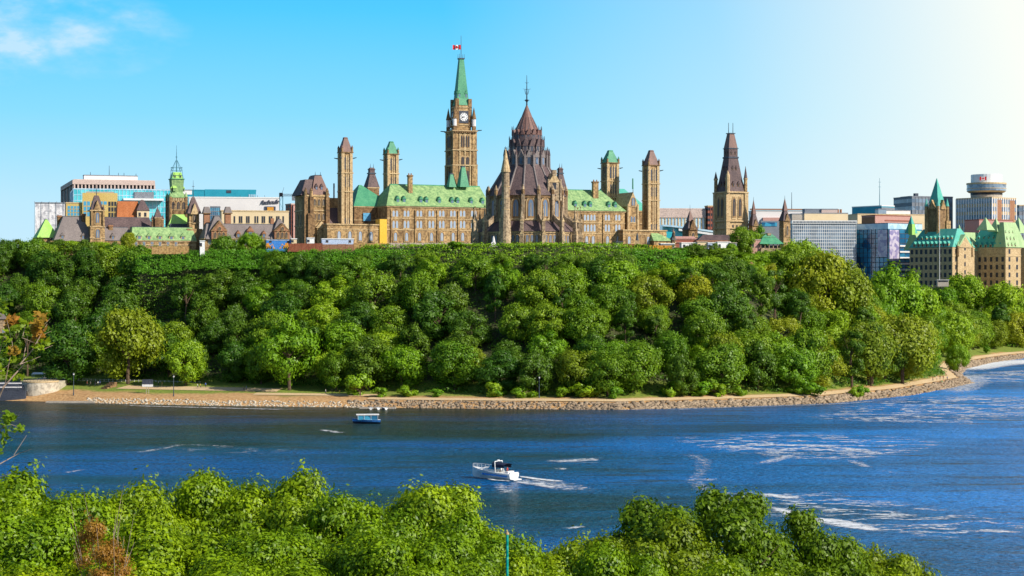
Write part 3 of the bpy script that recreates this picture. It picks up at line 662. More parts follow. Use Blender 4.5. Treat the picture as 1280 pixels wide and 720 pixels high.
b.box(cx-3.2, cx+3.2, cy-3.2, cy+3.2, Z(224), Z(223), 'copper'); b.frus((cx-2.5, cx+2.5, cy-2.5, cy+2.5, Z(223)), (cx-1.9, cx+1.9, cy-1.9, cy+1.9, Z(215)), 'copper_lime')
dk = dormer_mesh('copper_lime', 'copper_light', 'glass_dark')
for sx in (-1, 1):
    for sy in (-1, 1):
        b.tube((cx+sx*2.6, cy+sy*2.6, Z(224)), (cx+sx*2.0, cy+sy*2.0, Z(208)), .12, .1, 'iron_blue', 4); b.tube((cx+sx*2.0, cy+sy*2.0, Z(212)), (cx+sx*.3, cy+sy*.3, Z(200)), .14, .1, 'iron_blue', 4)
for q in (219, 213, 209):
    for s_ in (-1, 1): b.tube((cx-2.3, cy+s_*2.3, Z(q)), (cx+2.3, cy+s_*2.3, Z(q)), .1, .1, 'iron_blue', 4); b.tube((cx+s_*2.3, cy-2.3, Z(q)), (cx+s_*2.3, cy+2.3, Z(q)), .1, .1, 'iron_blue', 4)
b.cyl(cx, cy, .3, Z(214), .06, Z(181), 'iron_blue', 6); b.cyl(cx, cy, .5, Z(196), .1, Z(194), 'iron_blue', 6)
gr = B.part(b, 'spire', gt)
for i in (-2.6, 0, 2.6):
    inst(dk, 'dormer', gr, (cx+i, 13.3, Z(239)), (1.4, 1, 1.4)); inst(dk, 'dormer', gr, (x0+1.4, cy+i, Z(239)), (1.4, 1, 1.4), -math.pi/2)
for i in (-1.3, 1.3): inst(dk, 'dormer', gr, (cx+i, cy-2.6, Z(222)), (1.0, .6, 1.2))
for k in range(3): B.win(x0+w*(k+.5)/3, Z(257), 12, 1.8, 4, glass='glass_dark', frame='stone')
b = MB(); b.frus((x0-2, x1+1, 9, 12.5, Z(285)), (x0+1, x1, 11.8, 12.4, Z(268)), 'copper_lime'); b.box(x0-1, x1+1, 8.6, 9.2, Z(286), Z(280), 'dark_panel'); B.part(b, 'lower_roof', gt)
# slim spired turret right of the green tower
x = B.s(241.5, 2); b = MB(); w = 4.6; Z = lambda p: zz(p, x, 0)
b.cbox(x, 2, w, w, -3, Z(266), 'stone'); b.cbox(x, 2, w+.5, w+.5, Z(278)-.3, Z(278), 'stone_pale'); b.box(x-3.6, x+3.6, -1.2, 5, -3, Z(286), 'stone')
st = B.part(b, 'stair_tower')
b = MB(); b.frus((x-w/2-1, x+w/2+1, -.9, 5, Z(267)), (x-.5, x+.5, 1.6, 2.4, Z(246)), 'slate'); b.gable(x-1.9, x+1.9, -1.4, 3, Z(268), Z(254), 'stone_pale', 'y'); b.cyl(x, 2, .2, Z(248), .05, Z(225), 'iron', 5); b.box(x-.6, x+.6, 1.9, 2.1, Z(233), Z(232.4), 'iron')
B.part(b, 'roof', st); B.win(x, Z(273), -.45, 1.6, 4.6, glass='glass_dark')
# little spired dormer turret at (196, 262)
x = B.s(197, 10); b = MB(); Z = lambda p: zz(p, x, 10)
spirelet(b, x, 10, 3.0, 0, Z(272), Z(259), 'stone_dark', 'slate', Z(255)); spirelet(b, x-2.3, 10, 1.0, 0, Z(274), Z(269), 'stone_dark', 'slate'); spirelet(b, x+2.3, 10, 1.0, 0, Z(274), Z(269), 'stone_dark', 'slate'); B.part(b, 'turret')
# --- gabled victorian range
B = Bld('gabled_stone_house', 256, 860, 20, 'long slate roofed stone range with brown gables and twin capped chimneys', 'stone range'); zz = B.z
x0 = 0; x1 = B.s(365); xm = x1/2
b = facade(x0, x1, 0, 13, -4, zz(298, xm)); B.part(b, 'wall')
B.part(steep(B, x0-.3, x1, -.5, 13.5, zz(298, xm), zz(280, xm), 2, 'slate_grey', 5.5), 'roof')
for p0, p1, pt in ((257, 290, 270), (338, 366, 274)):
    xa = B.s(p0, -1); xb = B.s(p1, -1); x = (xa+xb)/2; Z = lambda p: zz(p, x, -1)
    r = steep(B, xa, xb, -1.2, 12, Z(299), Z(pt), 5.0 if p0 < 300 else 4.5, 'slate_grey', 4.5); ro = B.part(r, 'gabled_roof')
    g = MB(); gw = 3.5
    g.box(x-gw, x+gw, -2.0, 2, Z(299), Z(289), 'brick_brown'); g.gable(x-gw-.4, x+gw+.4, -2.3, 5, Z(289), Z(275.5 if p0 < 300 else 279), 'stone_dark', 'y'); g.gable(x-gw+.6, x+gw-.6, -2.45, 0, Z(289), Z(278.5 if p0 < 300 else 282), 'brick_brown', 'y')
    B.part(g, 'gable')
    for k in (-1.9, 0, 1.9): B.win(x+k, Z(294), -2.0, 1.3, 3.0, 'lancet', 'stone_pale', 'glass_dark')
    B.win(x, Z(286), -2.45, 1.4, 1.8, 'lancet', 'stone_pale', 'glass_dark')
dg = dormer_mesh('brick_brown', 'stone')
for p, k in ((298, 1.5), (313, 2.4), (330, 1.5)): inst(dg, 'dormer', B.root, (B.s(p, -.5), -.6, zz(297, xm)), (k*1.2, 1.5, k*1.15))
for p in (258, 284.5):
    b = MB(); x = B.s(p, 12); Z = lambda q: zz(q, x, 12)
    b.cbox(x, 12, 2.6, 2.6, 0, Z(267), 'brick_brown'); b.frus((x-1.8, x+1.8, 10.2, 13.8, Z(266.5)), (x-1.0, x+1.0, 11, 13, Z(258.5)), 'slate_grey'); b.cbox(x, 12, 3.8, 3.8, Z(267.3), Z(266.3), 'stone_dark'); B.part(b, 'capped_chimney')
b = MB(); x = B.s(340, 6); b.cbox(x, 6, 1.6, 1.6, 4, zz(273, x, 6), 'brick_brown'); B.part(b, 'chimney')
for p in (262, 275, 296, 306, 320, 334, 345, 356): B.win(B.s(p), zz(303, xm), 0, 1.4, 2.6, 'rect')
# ---- background office blocks
def block(name, label, cat, pl, pc, pr, pt, pb, Y, rot, wall, style, rows=5, cols=8, glass='glass_grid', frame='trim', group=None, roofbox=None, pz=0, fillcol=None, sidecols=None):
    """one building: body, glazing and roof parts; pl..pc is its left face, pc..pr its front"""
    B = Bld(name, pc, Y, rot, label, cat, group, zb=CH-(pb-360)*Y/F)
    x1 = B.s(pr); dd = max(6.0, B.d(pl)) if pl < pc else 18.0; H = B.z(pt); body = MB(); body.box(0, x1, 0, dd, -14, H, wall); body.box(-.2, x1+.2, -.2, dd+.2, H-.1, H+.6, frame); B.part(body, 'wall')
    rh = H/rows
    if style == 'curtain':
        g = MB(); g.box(-.12, x1-.3, -.12, dd-.3, .2, H-.3, glass); B.part(g, 'glass_wall')
        m = MB()
        for r_ in range(1, rows): m.box(-.3, x1, -.3, dd, rh*r_-.18, rh*r_+.18, frame)
        for c_ in range(cols+1): t = x1*c_/cols; m.box(t-.12, t+.12, -.35, .1, 0, H, frame)
        sc_ = sidecols or max(2, int(cols*dd/x1))
        for c_ in range(sc_+1): t = dd*c_/sc_; m.box(-.35, .1, t-.12, t+.12, 0, H, frame)
        B.part(m, 'mullion_grid')
    elif style == 'strip':
        for r_ in range(rows):
            g = MB(); g.box(-.1, x1-.6, -.1, dd-.6, rh*(r_+.25), rh*(r_+.75), glass)
            B.part(g, 'window_band')
        m = MB()
        for c_ in range(1, cols): t = x1*c_/cols; m.box(t-.15, t+.15, -.3, .1, 0, H, wall)
        B.part(m, 'mullion_grid')
    elif style == 'grid':
        for r_ in range(rows):
            for c_ in range(cols): B.win(x1*(c_+.5)/cols, rh*(r_+.5), 0, x1/cols*.55, rh*.6, 'plain', frame, glass)
        if pl < pc-2:
            n2 = sidecols or 3
            for r_ in range(rows):
                for c_ in range(n2): B.win(dd*(c_+.5)/n2, rh*(r_+.5), 0, dd/n2*.55, rh*.6, 'plain', frame, glass, True)
    elif style == 'fins':
        g = MB(); g.box(-.1, x1-.4, -.1, dd-.4, H*.05, H*.93, glass); B.part(g, 'glass_wall')
        m = MB()
        for c_ in range(cols+1): t = x1*c_/cols; m.box(t-x1/cols*.2, t+x1/cols*.2, -1.2, .1, 0, H*.95, frame)
        for c_ in range(5): t = dd*c_/4; m.box(-1.2, .1, t-.5, t+.5, 0, H*.95, frame)
        m.box(-1.4, x1+.3, -1.4, dd, H*.93, H+.2, frame); B.part(m, 'fin')
    return B
def penthouse(B, pa, pb_, pt, v, mat, name='penthouse', dep=8, z0=None):
    x0 = B.s(pa, v); x1 = B.s(pb_, v); b = MB(); b.box(x0, x1, v, v+dep, (z0 if z0 is not None else 0), B.z(pt, x0, v), mat); b.box(x0-.15, x1+.15, v-.15, v+dep+.15, B.z(pt, x0, v)-.5, B.z(pt, x0, v)+.1, 'concrete_grey'); return B.part(b, name)
B = block('apartment_block', 'plain block wrapped in white sheeting at the far left of the skyline', 'apartment block', 39, 44, 81, 254, 300, 1050, 12, 'white_sheet', 'none', frame='concrete_grey')
m = MB(); H = B.z(254); x1 = B.s(81)
for i in range(5): m.tube((-.4+i*x1/4, -.6, -2), (-.4+i*x1/4, -.6, H+1.2), .12, .12, 'concrete_grey', 4)
B.part(m, 'scaffold')
B = block('office_tower', 'broad pink concrete office block with fins and white rooftop plant floor', 'office block', 78, 93, 193, 225, 300, 1350, 18, 'pink_concrete', 'fins', 5, 22, 'glass_dark', 'pink_concrete')
penthouse(B, 105, 172, 218.5, 6, 'white_wall')
for p, t in ((136.5, 207), (113, 215), (148, 216), (155, 216), (170, 217)): m = MB(); x = B.s(p, 8); m.cyl(x, 8, .25, B.z(220, x, 8), .15, B.z(t, x, 8), 'iron', 5); B.part(m, 'mast')
B = block('glass_office', 'turquoise glass office block behind the green gothic tower', 'glass building', 88, 92, 214, 236.5, 300, 1250, 15, 'turquoise_panel', 'curtain', 9, 26, 'glass_teal', 'glass_sky')
penthouse(B, 150, 240, 236, 14, 'white_wall', 'roof_rim', 3, B.z(240))
b = MB(); b.box(B.s(154, -3), B.s(204, -3), -6, 0, B.z(250), B.z(247.5), 'white_paint'); b.box(B.s(168), B.s(192), -1.5, .3, B.z(247), B.z(239), 'concrete_grey'); B.part(b, 'canopy')
B = block('sandstone_office', 'yellow sandstone office with stacked blue glass bays, left of the red roof', 'office', 80, 82.5, 148, 254, 300, 1100, 12, 'sandstone_yellow', 'none')
b = MB(); xa = B.s(103); b.box(xa, B.s(147), -2, 8, 0, B.z(241), 'sandstone_yellow'); b.box(xa+2, B.s(147)-2, 1, 9, 0, B.z(239), 'concrete'); B.part(b, 'upper_storey')
for px0, px1, pt, pb, n in ((84, 100, 257, 270, 4), (104, 113, 251, 271, 2), (135, 146, 251, 272, 3), (114, 134, 251, 256, 4)):
    for i in range(n):
        for j in range(3 if pb-pt > 8 else 1):
            k = 3 if pb-pt > 8 else 1; xx = B.s(px0+(px1-px0)*(i+.5)/n, -2); hh = (pb-pt)*1100/F/k; B.win(xx, B.z(pt)-hh*(j+.5), 0 if px0 < 100 else -2, (px1-px0)/n*.42*.85, hh*.8, 'plain', 'sandstone_yellow', 'glass_blue' if px0 < 130 else 'glass_dark')
B = Bld('red_roof_house', 147, 1020, 18, 'house with long orange red tiled roof and pale end gable', 'house'); zz = B.z
b = MB(); x1 = B.s(185); b.box(0, x1, 0, 12, -12, zz(272), 'stone_pale'); B.part(b, 'wall')
B.part(steep(B, -.4, B.s(176), -.5, 12.5, zz(272), zz(251), 1, 'tile_red', 5.5), 'roof')
b = MB(); b.box(B.s(171), B.s(186), -2, 8, -12, zz(263), 'cream_wall'); b.frus((B.s(170), B.s(187), -2.4, 8.4, zz(263)), (B.s(177), B.s(180), 2.5, 3.5, zz(249)), 'slate'); B.part(b, 'end_gable')
for p in (152, 158, 164, 174, 181): B.win(B.s(p), zz(268 if p > 168 else 276), -2 if p > 168 else 0, 1.3, 2.2, 'plain', 'trim', 'glass_dark')
# long turquoise clerestory and white mall wall with its sign
B = block('turquoise_hall', 'long hall with solid turquoise upper storey on the left skyline', 'hall', 230, 234, 320, 238, 300, 1300, 8, 'turquoise_panel', 'none', frame='turquoise_panel')
b = MB(); b.box(B.s(256, -.1), B.s(320, -.1), -.3, 8, B.z(246), B.z(236.5), 'turquoise_panel'); b.box(B.s(283, -.4), B.s(289, -.4), -.5, 0, B.z(241), B.z(237.5), 'dark_panel')
for i in range(4): b.box(B.s(311+i*2.3, -.4), B.s(312.3+i*2.3, -.4), -.6, 0, B.z(246), B.z(242.5), 'glass_sky')
B.part(b, 'upper_storey')
B = block('shopping_centre', 'windowless white shopping centre wall with slanted dark lettering', 'shopping centre', 232, 236, 350, 247, 300, 1180, 8, 'white_wall', 'none', frame='white_paint')
zz = B.z
b = MB(); xx = B.s(331); b.box(xx, B.s(344.5), -.6, .3, zz(266, xx), zz(258, xx), 'dark_panel'); b.box(B.s(334), B.s(342), -.9, .3, zz(266, xx), zz(259, xx), 'orange_paint'); B.part(b, 'billboard')
for p in (248, 300, 322, 331): b = MB(); x = B.s(p); b.cyl(x, 4, .2, zz(248, x, 4), .1, zz(244, x, 4), 'iron', 5); B.part(b, 'roof_pipe')
cu = bpy.data.curves.new('lettering', 'FONT'); cu.body = 'Radboulle'; cu.size = 3.5; cu.shear = 0.5; cu.extrude = 0.15; cu.offset = 0.06; cu.space_character = 0.82
cu.materials.append(MATS['dark_panel'])
tmp = bpy.data.objects.new('tmp', cu); col.objects.link(tmp); me_ = bpy.data.meshes.new_from_object(tmp.evaluated_get(bpy.context.evaluated_depsgraph_get())); bpy.data.objects.remove(tmp)
so = bpy.data.objects.new('sign_lettering', me_); col.objects.link(so); so.parent = B.root; x = B.s(325); so.location = (x, -.45, zz(255.6, x)); so.rotation_euler = (R(90), R(-4), 0); so['label'] = 'slanted dark handwritten style lettering'
B = block('glass_stair_block', 'narrow blue grey glazed block between the spired turret and capped chimneys', 'glass building', 262, 263, 275, 259, 300, 1080, 8, 'concrete_grey', 'curtain', 8, 5, 'glass_blue', 'concrete_grey')
B = block('cream_office', 'low cream stone office with paired dark windows above the gabled slate range', 'office', 275, 277, 361, 264, 300, 1000, 14, 'cream_wall', 'none', frame='trim')
for p in (293, 299.5, 302, 308.5, 311, 319, 322, 328, 330.5, 337, 339.5, 346, 348.5, 354):
    x = B.s(p); B.win(x, B.z(274.5, x), 0, .9, 3.6, 'plain', 'trim', 'glass_dark')
for p in (319, 328, 337, 346): x = B.s(p); B.win(x, B.z(283, x), 0, .9, 2.2, 'plain', 'trim', 'glass_dark')
B = block('brick_tower', 'narrow pink brick tower block beside the dark mansard pavilion', 'tower block', 357, 364, 372, 255.5, 300, 1060, 25, 'brick_red', 'grid', 9, 2, 'glass_dark', 'pink_concrete', sidecols=2)
b = MB(); b.box(B.s(366, -.2), B.s(374, -.2), -1, 3, 0, B.z(257), 'pink_roof'); B.part(b, 'front_bay')
# tower crane
Y = 1100; cr = empty('tower_crane', P(351.5, Y, z=50)); tag(cr, 'grey blue tower crane with short jib on the left skyline', 'crane')
b = MB(); zt = CH-(245-360)*Y/F-50
for dx in (-.9, .9):
    for dy in (-.9, .9): b.tube((dx, dy, 0), (dx, dy, zt), .16, .16, 'iron_blue', 4)
for i in range(12):
    z0 = zt*i/12; z1 = zt*(i+1)/12; s_ = 1 if i % 2 else -1
    b.tube((-.9*s_, -.9, z0), (.9*s_, -.9, z1), .1, .1, 'iron_blue', 4); b.tube((.9, -.9*s_, z0), (.9, .9*s_, z1), .1, .1, 'iron_blue', 4)
b.build('mast', cr)
b = MB(); L = 17*Y/F
for dy, dz in ((-.6, 0), (.6, 0), (0, 1.1)): b.tube((-1, dy, zt+dz), (L, dy, zt+dz), .14, .12, 'iron', 4)
for i in range(10): t = L*i/10; b.tube((t, -.6, zt), (t+L/20, 0, zt+1.1), .08, .08, 'iron', 4); b.tube((t+L/20, 0, zt+1.1), (t+L/10, -.6, zt), .08, .08, 'iron', 4)
b.build('jib', cr)
b = MB(); b.box(L-1.6, L, -1, 1, zt-2.6, zt, 'concrete_grey'); b.build('counterweight', cr)
b = MB(); b.box(-1, 1, -1.6, 0, zt-.4, zt+1.8, 'glass_dark'); b.build('cab', cr)
b = MB(); b.tube((0, 0, zt), (1.6, 0, zt+5), .16, .08, 'iron', 4); b.build('luffing_arm', cr)
# ---------------- site huts, fences and machines on the cliff edge
def hut(px0, px1, pt, pb, Y, wall, roof, label, cat='site hut', name='site_hut', windows=2, gable_=False, rot=12, group=None, dep=3.0):
    B = Bld(name, px0, Y, rot, label, cat, group, zb=CH-(pb-360)*Y/F)
    x1 = B.s(px1); H = B.z(pt); b = MB(); b.box(0, x1, 0, dep, -3, H-.3, wall); B.part(b, 'wall')
    b = MB()
    if gable_: b.gable(-.2, x1+.2, -.3, dep+.3, H-.3, H+1.0, roof)
    else: b.box(-.15, x1+.15, -.2, dep+.2, H-.3, H, roof)
    B.part(b, 'roof')
    for i in range(windows): B.win(x1*(.16+.72*i/max(1, windows-1)), H*.5, 0, 1.0, H*.4, 'plain', 'trim', 'glass_dark')
    return B
hut(402.5, 442, 298, 305, 752, 'pale_blue_paint', 'white_paint', 'long pale blue site trailer below the western square tower')
hut(384, 393, 297, 305, 752, 'white_paint', 'white_paint', 'small white site cabin below the mansard pavilion', windows=1)
hut(333, 364, 299.5, 305, 757, 'blue_paint', 'pale_blue_paint', 'low bright blue site hut with pale roof beside yellow machines')
hut(364.5, 371, 298, 305, 757, 'cream_wall', 'white_paint', 'tiny cream box beside the low blue site hut', 'kiosk', 'site_kiosk', 1)
hut(250, 256, 300.5, 311, 757, 'white_paint', 'white_paint', 'upright white cabin right of the green mansard roof', windows=1)
hut(852, 872, 303, 312, 790, 'white_paint', 'white_paint', 'white site cabin under the pink roof, right of the parliament', windows=3)
hut(872, 884, 302, 312, 790, 'cream_wall', 'concrete', 'yellowish cabin between white cabins below brown roof', windows=1)
hut(885, 896, 303, 312, 790, 'pale_blue_paint', 'white_paint', 'blue fronted cabin between yellowish cabin and white truck box', windows=2)
hut(897, 913, 302, 313, 790, 'white_paint', 'white_paint', 'white truck box parked under the brown roofed shed', windows=2)
hut(913, 921, 303, 313, 790, 'concrete_grey', 'concrete', 'grey cabin beside the tall tree near the right tower', windows=1)
hut(939, 951, 299, 314, 800, 'pink_roof', 'concrete', 'pink grey service cabin between tall tree and green roofed pavilion', windows=1)
hut(826, 843, 304, 311, 780, 'concrete_grey', 'white_paint', 'grey and white hut beside the orange barrier', windows=2)
hut(770, 778, 301.5, 309, 775, 'dark_panel', 'dark_panel', 'black equipment box on the terrace below the eastern wing', windows=0)
def barrier(px0, px1, pt, pb, Y0, mat, label, n=None, solid=True, Y1=None, name='hoarding_fence', cat='fence', py1=None):
    Y1 = Y1 or Y0; a = P(px0, Y0, pb); c = P(px1, Y1, py1 or pb); d = Vector((c.x-a.x, c.y-a.y, 0)); L = d.length
    r = empty(name, a, math.atan2(d.y, d.x)); tag(r, label, cat); h = (pb-pt)*Y0/F; dz = c.z-a.z; sl = dz/L
    n = n or max(2, int(L/2.6)); b = MB()
    b.M = Matrix(((1, 0, 0, 0), (0, 1, 0, 0), (sl, 0, 1, 0), (0, 0, 0, 1)))
    if solid:
        for i in range(n): t = L*i/n; b.box(t+.04, L*(i+1)/n-.04, -.06, .06, -.8, h*random.uniform(.93, 1.0), mat)
        b.build('panel', r)
    else:
        for zf in (.35, .7, .97): b.tube((0, 0, h*zf), (L, 0, h*zf), .06, .06, mat, 4)
        b.build('rail', r)
    b.M = None; q = MB(); q.box(-.08, .08, -.12, .12, -1, h*1.05, mat); pm_ = q.mesh('post')
    for i in range(n+1): t = L*i/n; inst(pm_, 'post', r, (t, 0, sl*t))
    return r
random.seed(3)
barrier(360, 403, 304, 312, 748, 'rust_panel', 'dark rust fence below the mansard pavilion')
barrier(403, 442, 305, 312, 748, 'brick_brown', 'red brown hoarding below the pale blue trailer')
barrier(442, 486, 304, 311, 750, 'hoarding', 'tan timber hoarding below the yellow lift shaft hoarding')
barrier(486, 592, 303.5, 310, 752, 'pink_concrete', 'pinkish panel fence along the terrace before the western wing')
barrier(592, 745, 305, 310, 744, 'iron', 'thin dark railing along the cliff edge before the library', solid=False)
barrier(190, 236, 308, 315, 760, 'hoarding', 'golden timber hoarding below the green mansard roof')
barrier(745, 776, 306, 310, 762, 'concrete', 'grey parapet fence below the eastern wing')
barrier(776, 796, 305, 311, 768, 'rust_panel', 'dark red container side by the eastern wing')
barrier(812, 840, 306.5, 311.5, 772, 'orange_paint', 'orange barrier below the low green roof')
def digger(px, py, Y, label, flip=1):
    r = empty('construction_digger', P(px, Y, py)); tag(r, label, 'digger', 'yellow diggers by the blue hut'); r.scale = (flip*.8, .8, .8)
    b = MB(); b.box(-1.3, .9, -.9, .9, .7, 1.9, 'orange_paint'); b.frus((-1.2, .2, -.8, .8, 1.9), (-1.0, 0, -.7, .7, 3.0), 'orange_paint'); b.build('body', r)
    for x in (-.9, .8):
        for y in (-.95, .75):
            m = MB(); m.M = Matrix.Translation((x, y, .65)) @ Matrix.Rotation(-math.pi/2, 4, 'X'); m.cyl(0, 0, .65, -.15, .65, .15, 'rubber', 14); m.cyl(0, 0, .3, -.18, .3, .18, 'yellow_paint', 8); m.build('wheel', r)
    b = MB(); b.tube((.8, 0, 1.5), (1.8, 0, 2.6), .2, .16, 'orange_paint', 5); b.tube((1.8, 0, 2.6), (2.4, 0, .9), .16, .12, 'orange_paint', 5); b.box(2.1, 2.9, -.5, .5, .3, .9, 'orange_paint'); b.build('boom', r)
digger(336, 311.5, 746, 'yellow digger parked under the left end of the blue hut')
digger(357, 311.5, 746, 'yellow digger parked under the right end of the blue hut', -1)
# white monument below the library
r = empty('monument', P(617, 742, 310)); tag(r, 'small white stone monument on the terrace at the foot of the library', 'monument')
b = MB(); b.frus((-1.7, 1.7, -1.7, 1.7, -1), (-1.5, 1.5, -1.5, 1.5, .9), 'white_wall'); b.frus((-1.1, 1.1, -1.1, 1.1, .9), (-.8, .8, -.8, .8, 2.2), 'white_wall'); b.build('plinth', r)
b = MB(); b.cyl(0, 0, .7, 2.2, .5, 3.2, 'white_wall', 10); b.cyl(0, 0, .5, 3.2, .35, 4.1, 'white_wall', 8); b.cyl(0, 0, .28, 4.1, .2, 4.6, 'white_wall', 8); b.build('statue', r)
r = empty('monument', P(796.5, 765, 308)); tag(r, 'dark bronze statue on a stone plinth before the low eastern wing', 'statue')
b = MB(); b.frus((-1, 1, -1, 1, -2), (-.8, .8, -.8, .8, 2.4), 'stone_pale'); b.build('plinth', r)
b = MB(); b.cyl(0, 0, .6, 2.4, .45, 3.6, 'iron', 8); b.cyl(0, 0, .5, 3.6, .4, 4.7, 'iron', 8); b.cyl(0, 0, .25, 4.7, .25, 5.3, 'iron', 8); b.build('statue', r)
# ============================================================ EAST SIDE
B = block('exhibition_hall', 'wide low hall with blank pale pink upper wall and tall glazing', 'hall', 820, 823, 881, 261.5, 312, 1150, 6, 'white_wall', 'none', frame='pink_concrete')
b = MB(); zz = B.z; x1 = B.s(881); b.box(-.2, x1-.5, -.2, 3, zz(286), zz(272), 'glass_sky'); B.part(b, 'glass_wall')
b = MB()
for i in range(15): t = x1*i/14; b.box(t-.35, t+.35, -.5, .2, zz(286), zz(271.5), 'trim')
b.box(-.5, x1+.5, -.8, .2, zz(272), zz(262), 'pink_concrete'); b.build('column_row', B.root)
B = Bld('curved_pavilion', 828, 1000, 4, 'low pavilion with pale turquoise curved roof left of the tall right tower', 'pavilion', zb=52); zz = B.z
b = MB(); x1 = B.s(906)
n = 12; top = [(x1*i/n, zz(283.5+10*(i/n)**1.3)+.2) for i in range(n+1)]
b.xz([(0, -3), (x1, -3)]+top[::-1], 0, 16, 'glass_teal'); B.part(b, 'glass_wall')
b = MB(); b.xz([(x, q) for x, q in top]+[(x, q+.9) for x, q in top[::-1]], -2, 17, 'glass_sky'); b.xz([(x, q-1.6) for x, q in top[3:]]+[(x, q-.5) for x, q in top[:2:-1]], -2.4, -1.4, 'white_paint'); B.part(b, 'roof')
B = block('roof_shed', 'low building with dusty pink roof, left of the brown roofed shed', 'shed', 838, 840, 872, 299, 312, 880, 5, 'brick_red', 'none', frame='pink_roof')
b = MB(); b.frus((-.5, B.s(872), -.5, 14, B.z(303)), (1, B.s(871), 6, 7, B.z(295)), 'pink_roof'); B.part(b, 'roof')
B = block('roof_shed', 'long low brown roofed shed at the foot of the tall right tower', 'shed', 869, 871, 921, 302, 312, 870, 5, 'stone_dark', 'none', frame='brick_brown')
b = MB(); b.frus((-.5, B.s(922), -.5, 14, B.z(303)), (4, B.s(917), 6, 7, B.z(293)), 'slate'); B.part(b, 'roof')
# west block dark gable and spirelets
def spire_tower(px, pw, pt, pe, pb, Y, label, wall='stone', roof='slate', finial=4, gable_=True, name='spired_turret'):
    B = Bld(name, px-pw/2, Y, 25, label, 'turret'); w = pw*Y/F; zz = B.z; b = MB(); b.box(0, w, 0, w, -6, zz(pe), wall)
    for k in (.35, .75): b.box(-.15, w+.15, -.15, w+.15, zz(pe)*k-.2, zz(pe)*k+.2, 'stone_pale')
    B.part(b, 'wall'); b = MB(); b.frus((-.3, w+.3, -.3, w+.3, zz(pe)), (w*.28, w*.72, w*.28, w*.72, zz(pe)+(zz(pt)-zz(pe))*.45), roof); b.frus((w*.22, w*.78, w*.22, w*.78, zz(pe)+(zz(pt)-zz(pe))*.45), (w*.48, w*.52, w*.48, w*.52, zz(pt)), 'spire_copper')
    if gable_: b.gable(w*.12, w*.88, -.5, w*.5, zz(pe)-.2, zz(pe)+w*.9, wall, 'y')
    b.cyl(w/2, w/2, .14, zz(pt)-.5, .04, zz(pt-finial), 'iron', 5); B.part(b, 'spire')
    B.win(w/2, zz(pe)*.5+3, 0, w*.35, 5, glass='glass_dark'); return B
spire_tower(867, 14, 263, 287, 300, 960, 'dark gabled roof turret between the parliament and the tall right tower', 'stone_dark', 'slate', 8)
spire_tower(945, 9, 250, 282, 300, 930, 'slim red brown spire just right of the tall stepped tower', 'stone')
spire_tower(984.5, 10, 248, 276, 312, 880, 'slim red brown spire rising from trees left of the gridded office', 'stone')
spire_tower(843, 4.5, 285, 300, 306, 800, 'thin dark spirelet beside the low green porch roof', 'stone_dark', 'iron', 1, False)
# tall stepped tower
T2 = Bld('stone_tower', 908, 930, 25, 'tall sandstone tower with stepped dark slate mansard spire and two iron masts', 'tower'); 
w = T2.s(935.5); cx = w/2; Z = lambda p: T2.z(p, cx/2)
b = MB(); b.box(.6, w-.6, .6, w-.6, -6, Z(239), 'stone_pale')
for dx in (0, w-2.0):
    for dy in (0, w-2.0):
        b.box(dx, dx+2.0, dy, dy+2.0, -6, Z(241), 'stone_pale'); b.cyl(dx+1, dy+1, .95, Z(241), .85, Z(222), 'stone', 8); b.cyl(dx+1, dy+1, 1.1, Z(224), 1.1, Z(222), 'stone_pale', 8); b.cyl(dx+1, dy+1, .9, Z(222), .05, Z(213 if dx == 0 else 207), 'slate', 8)
for p in (285, 276, 240): b.box(-.2, w+.2, -.2, w+.2, Z(p)-.4, Z(p)+.2, 'stone_pale')
T2.part(b, 'shaft')
b = MB(); r0 = w/2-.7
r1 = r0*.76; b.frus((cx-r0, cx+r0, cx-r0, cx+r0, Z(240)), (cx-r1, cx+r1, cx-r1, cx+r1, Z(226)), 'slate'); b.frus((cx-r1, cx+r1, cx-r1, cx+r1, Z(226)), (cx-2.6, cx+2.6, cx-2.6, cx+2.6, Z(197)), 'slate'); b.box(cx-2.9, cx+2.9, cx-2.9, cx+2.9, Z(197), Z(195), 'dark_panel')
b.box(cx-2.5, cx+2.5, cx-2.5, cx+2.5, Z(195), Z(185), 'slate'); b.box(cx-2.8, cx+2.8, cx-2.8, cx+2.8, Z(185), Z(184), 'iron')
b.frus((cx-2.5, cx+2.5, cx-2.5, cx+2.5, Z(184)), (cx-1.3, cx+1.3, cx-1.3, cx+1.3, Z(166)), 'spire_copper'); b.box(cx-1.7, cx+1.7, cx-1.7, cx+1.7, Z(166), Z(165), 'iron')
sp = T2.part(b, 'spire')
for dx in (-1.2, 1.3): b = MB(); b.cyl(cx+dx, cx, .2, Z(165), .12, Z(152), 'iron', 5); T2.part(b, 'mast')
ds = dormer_mesh('slate', 'stone_dark', 'glass_dark')
for i, p, k, rr in ((-1.5, 233, 1.2, r0*.9), (1.5, 233, 1.2, r0*.9), (-1.0, 212, .9, r0*.64), (1.0, 212, .9, r0*.64), (-1.1, 192.5, .9, 2.6), (1.1, 192.5, .9, 2.6)):
    inst(ds, 'dormer', sp, (cx+i, cx-rr, Z(p)), (k, 1, k*1.2)); inst(ds, 'dormer', sp, (cx-rr, cx+i, Z(p)), (k, 1, k*1.2), -math.pi/2)
for i in (-1.7, 1.7):
    T2.win(cx+i, Z(259), .6, 2.1, 10.5, 'lancet', 'stone', 'glass_dark'); T2.win(cx+i, Z(259), .6, 2.1, 10.5, 'lancet', 'stone', 'glass_dark', True)
for i in (-2.2, 0, 2.2): T2.win(cx+i, Z(283), .6, 1.2, 1.6, 'rect', 'stone', 'glass_dark')
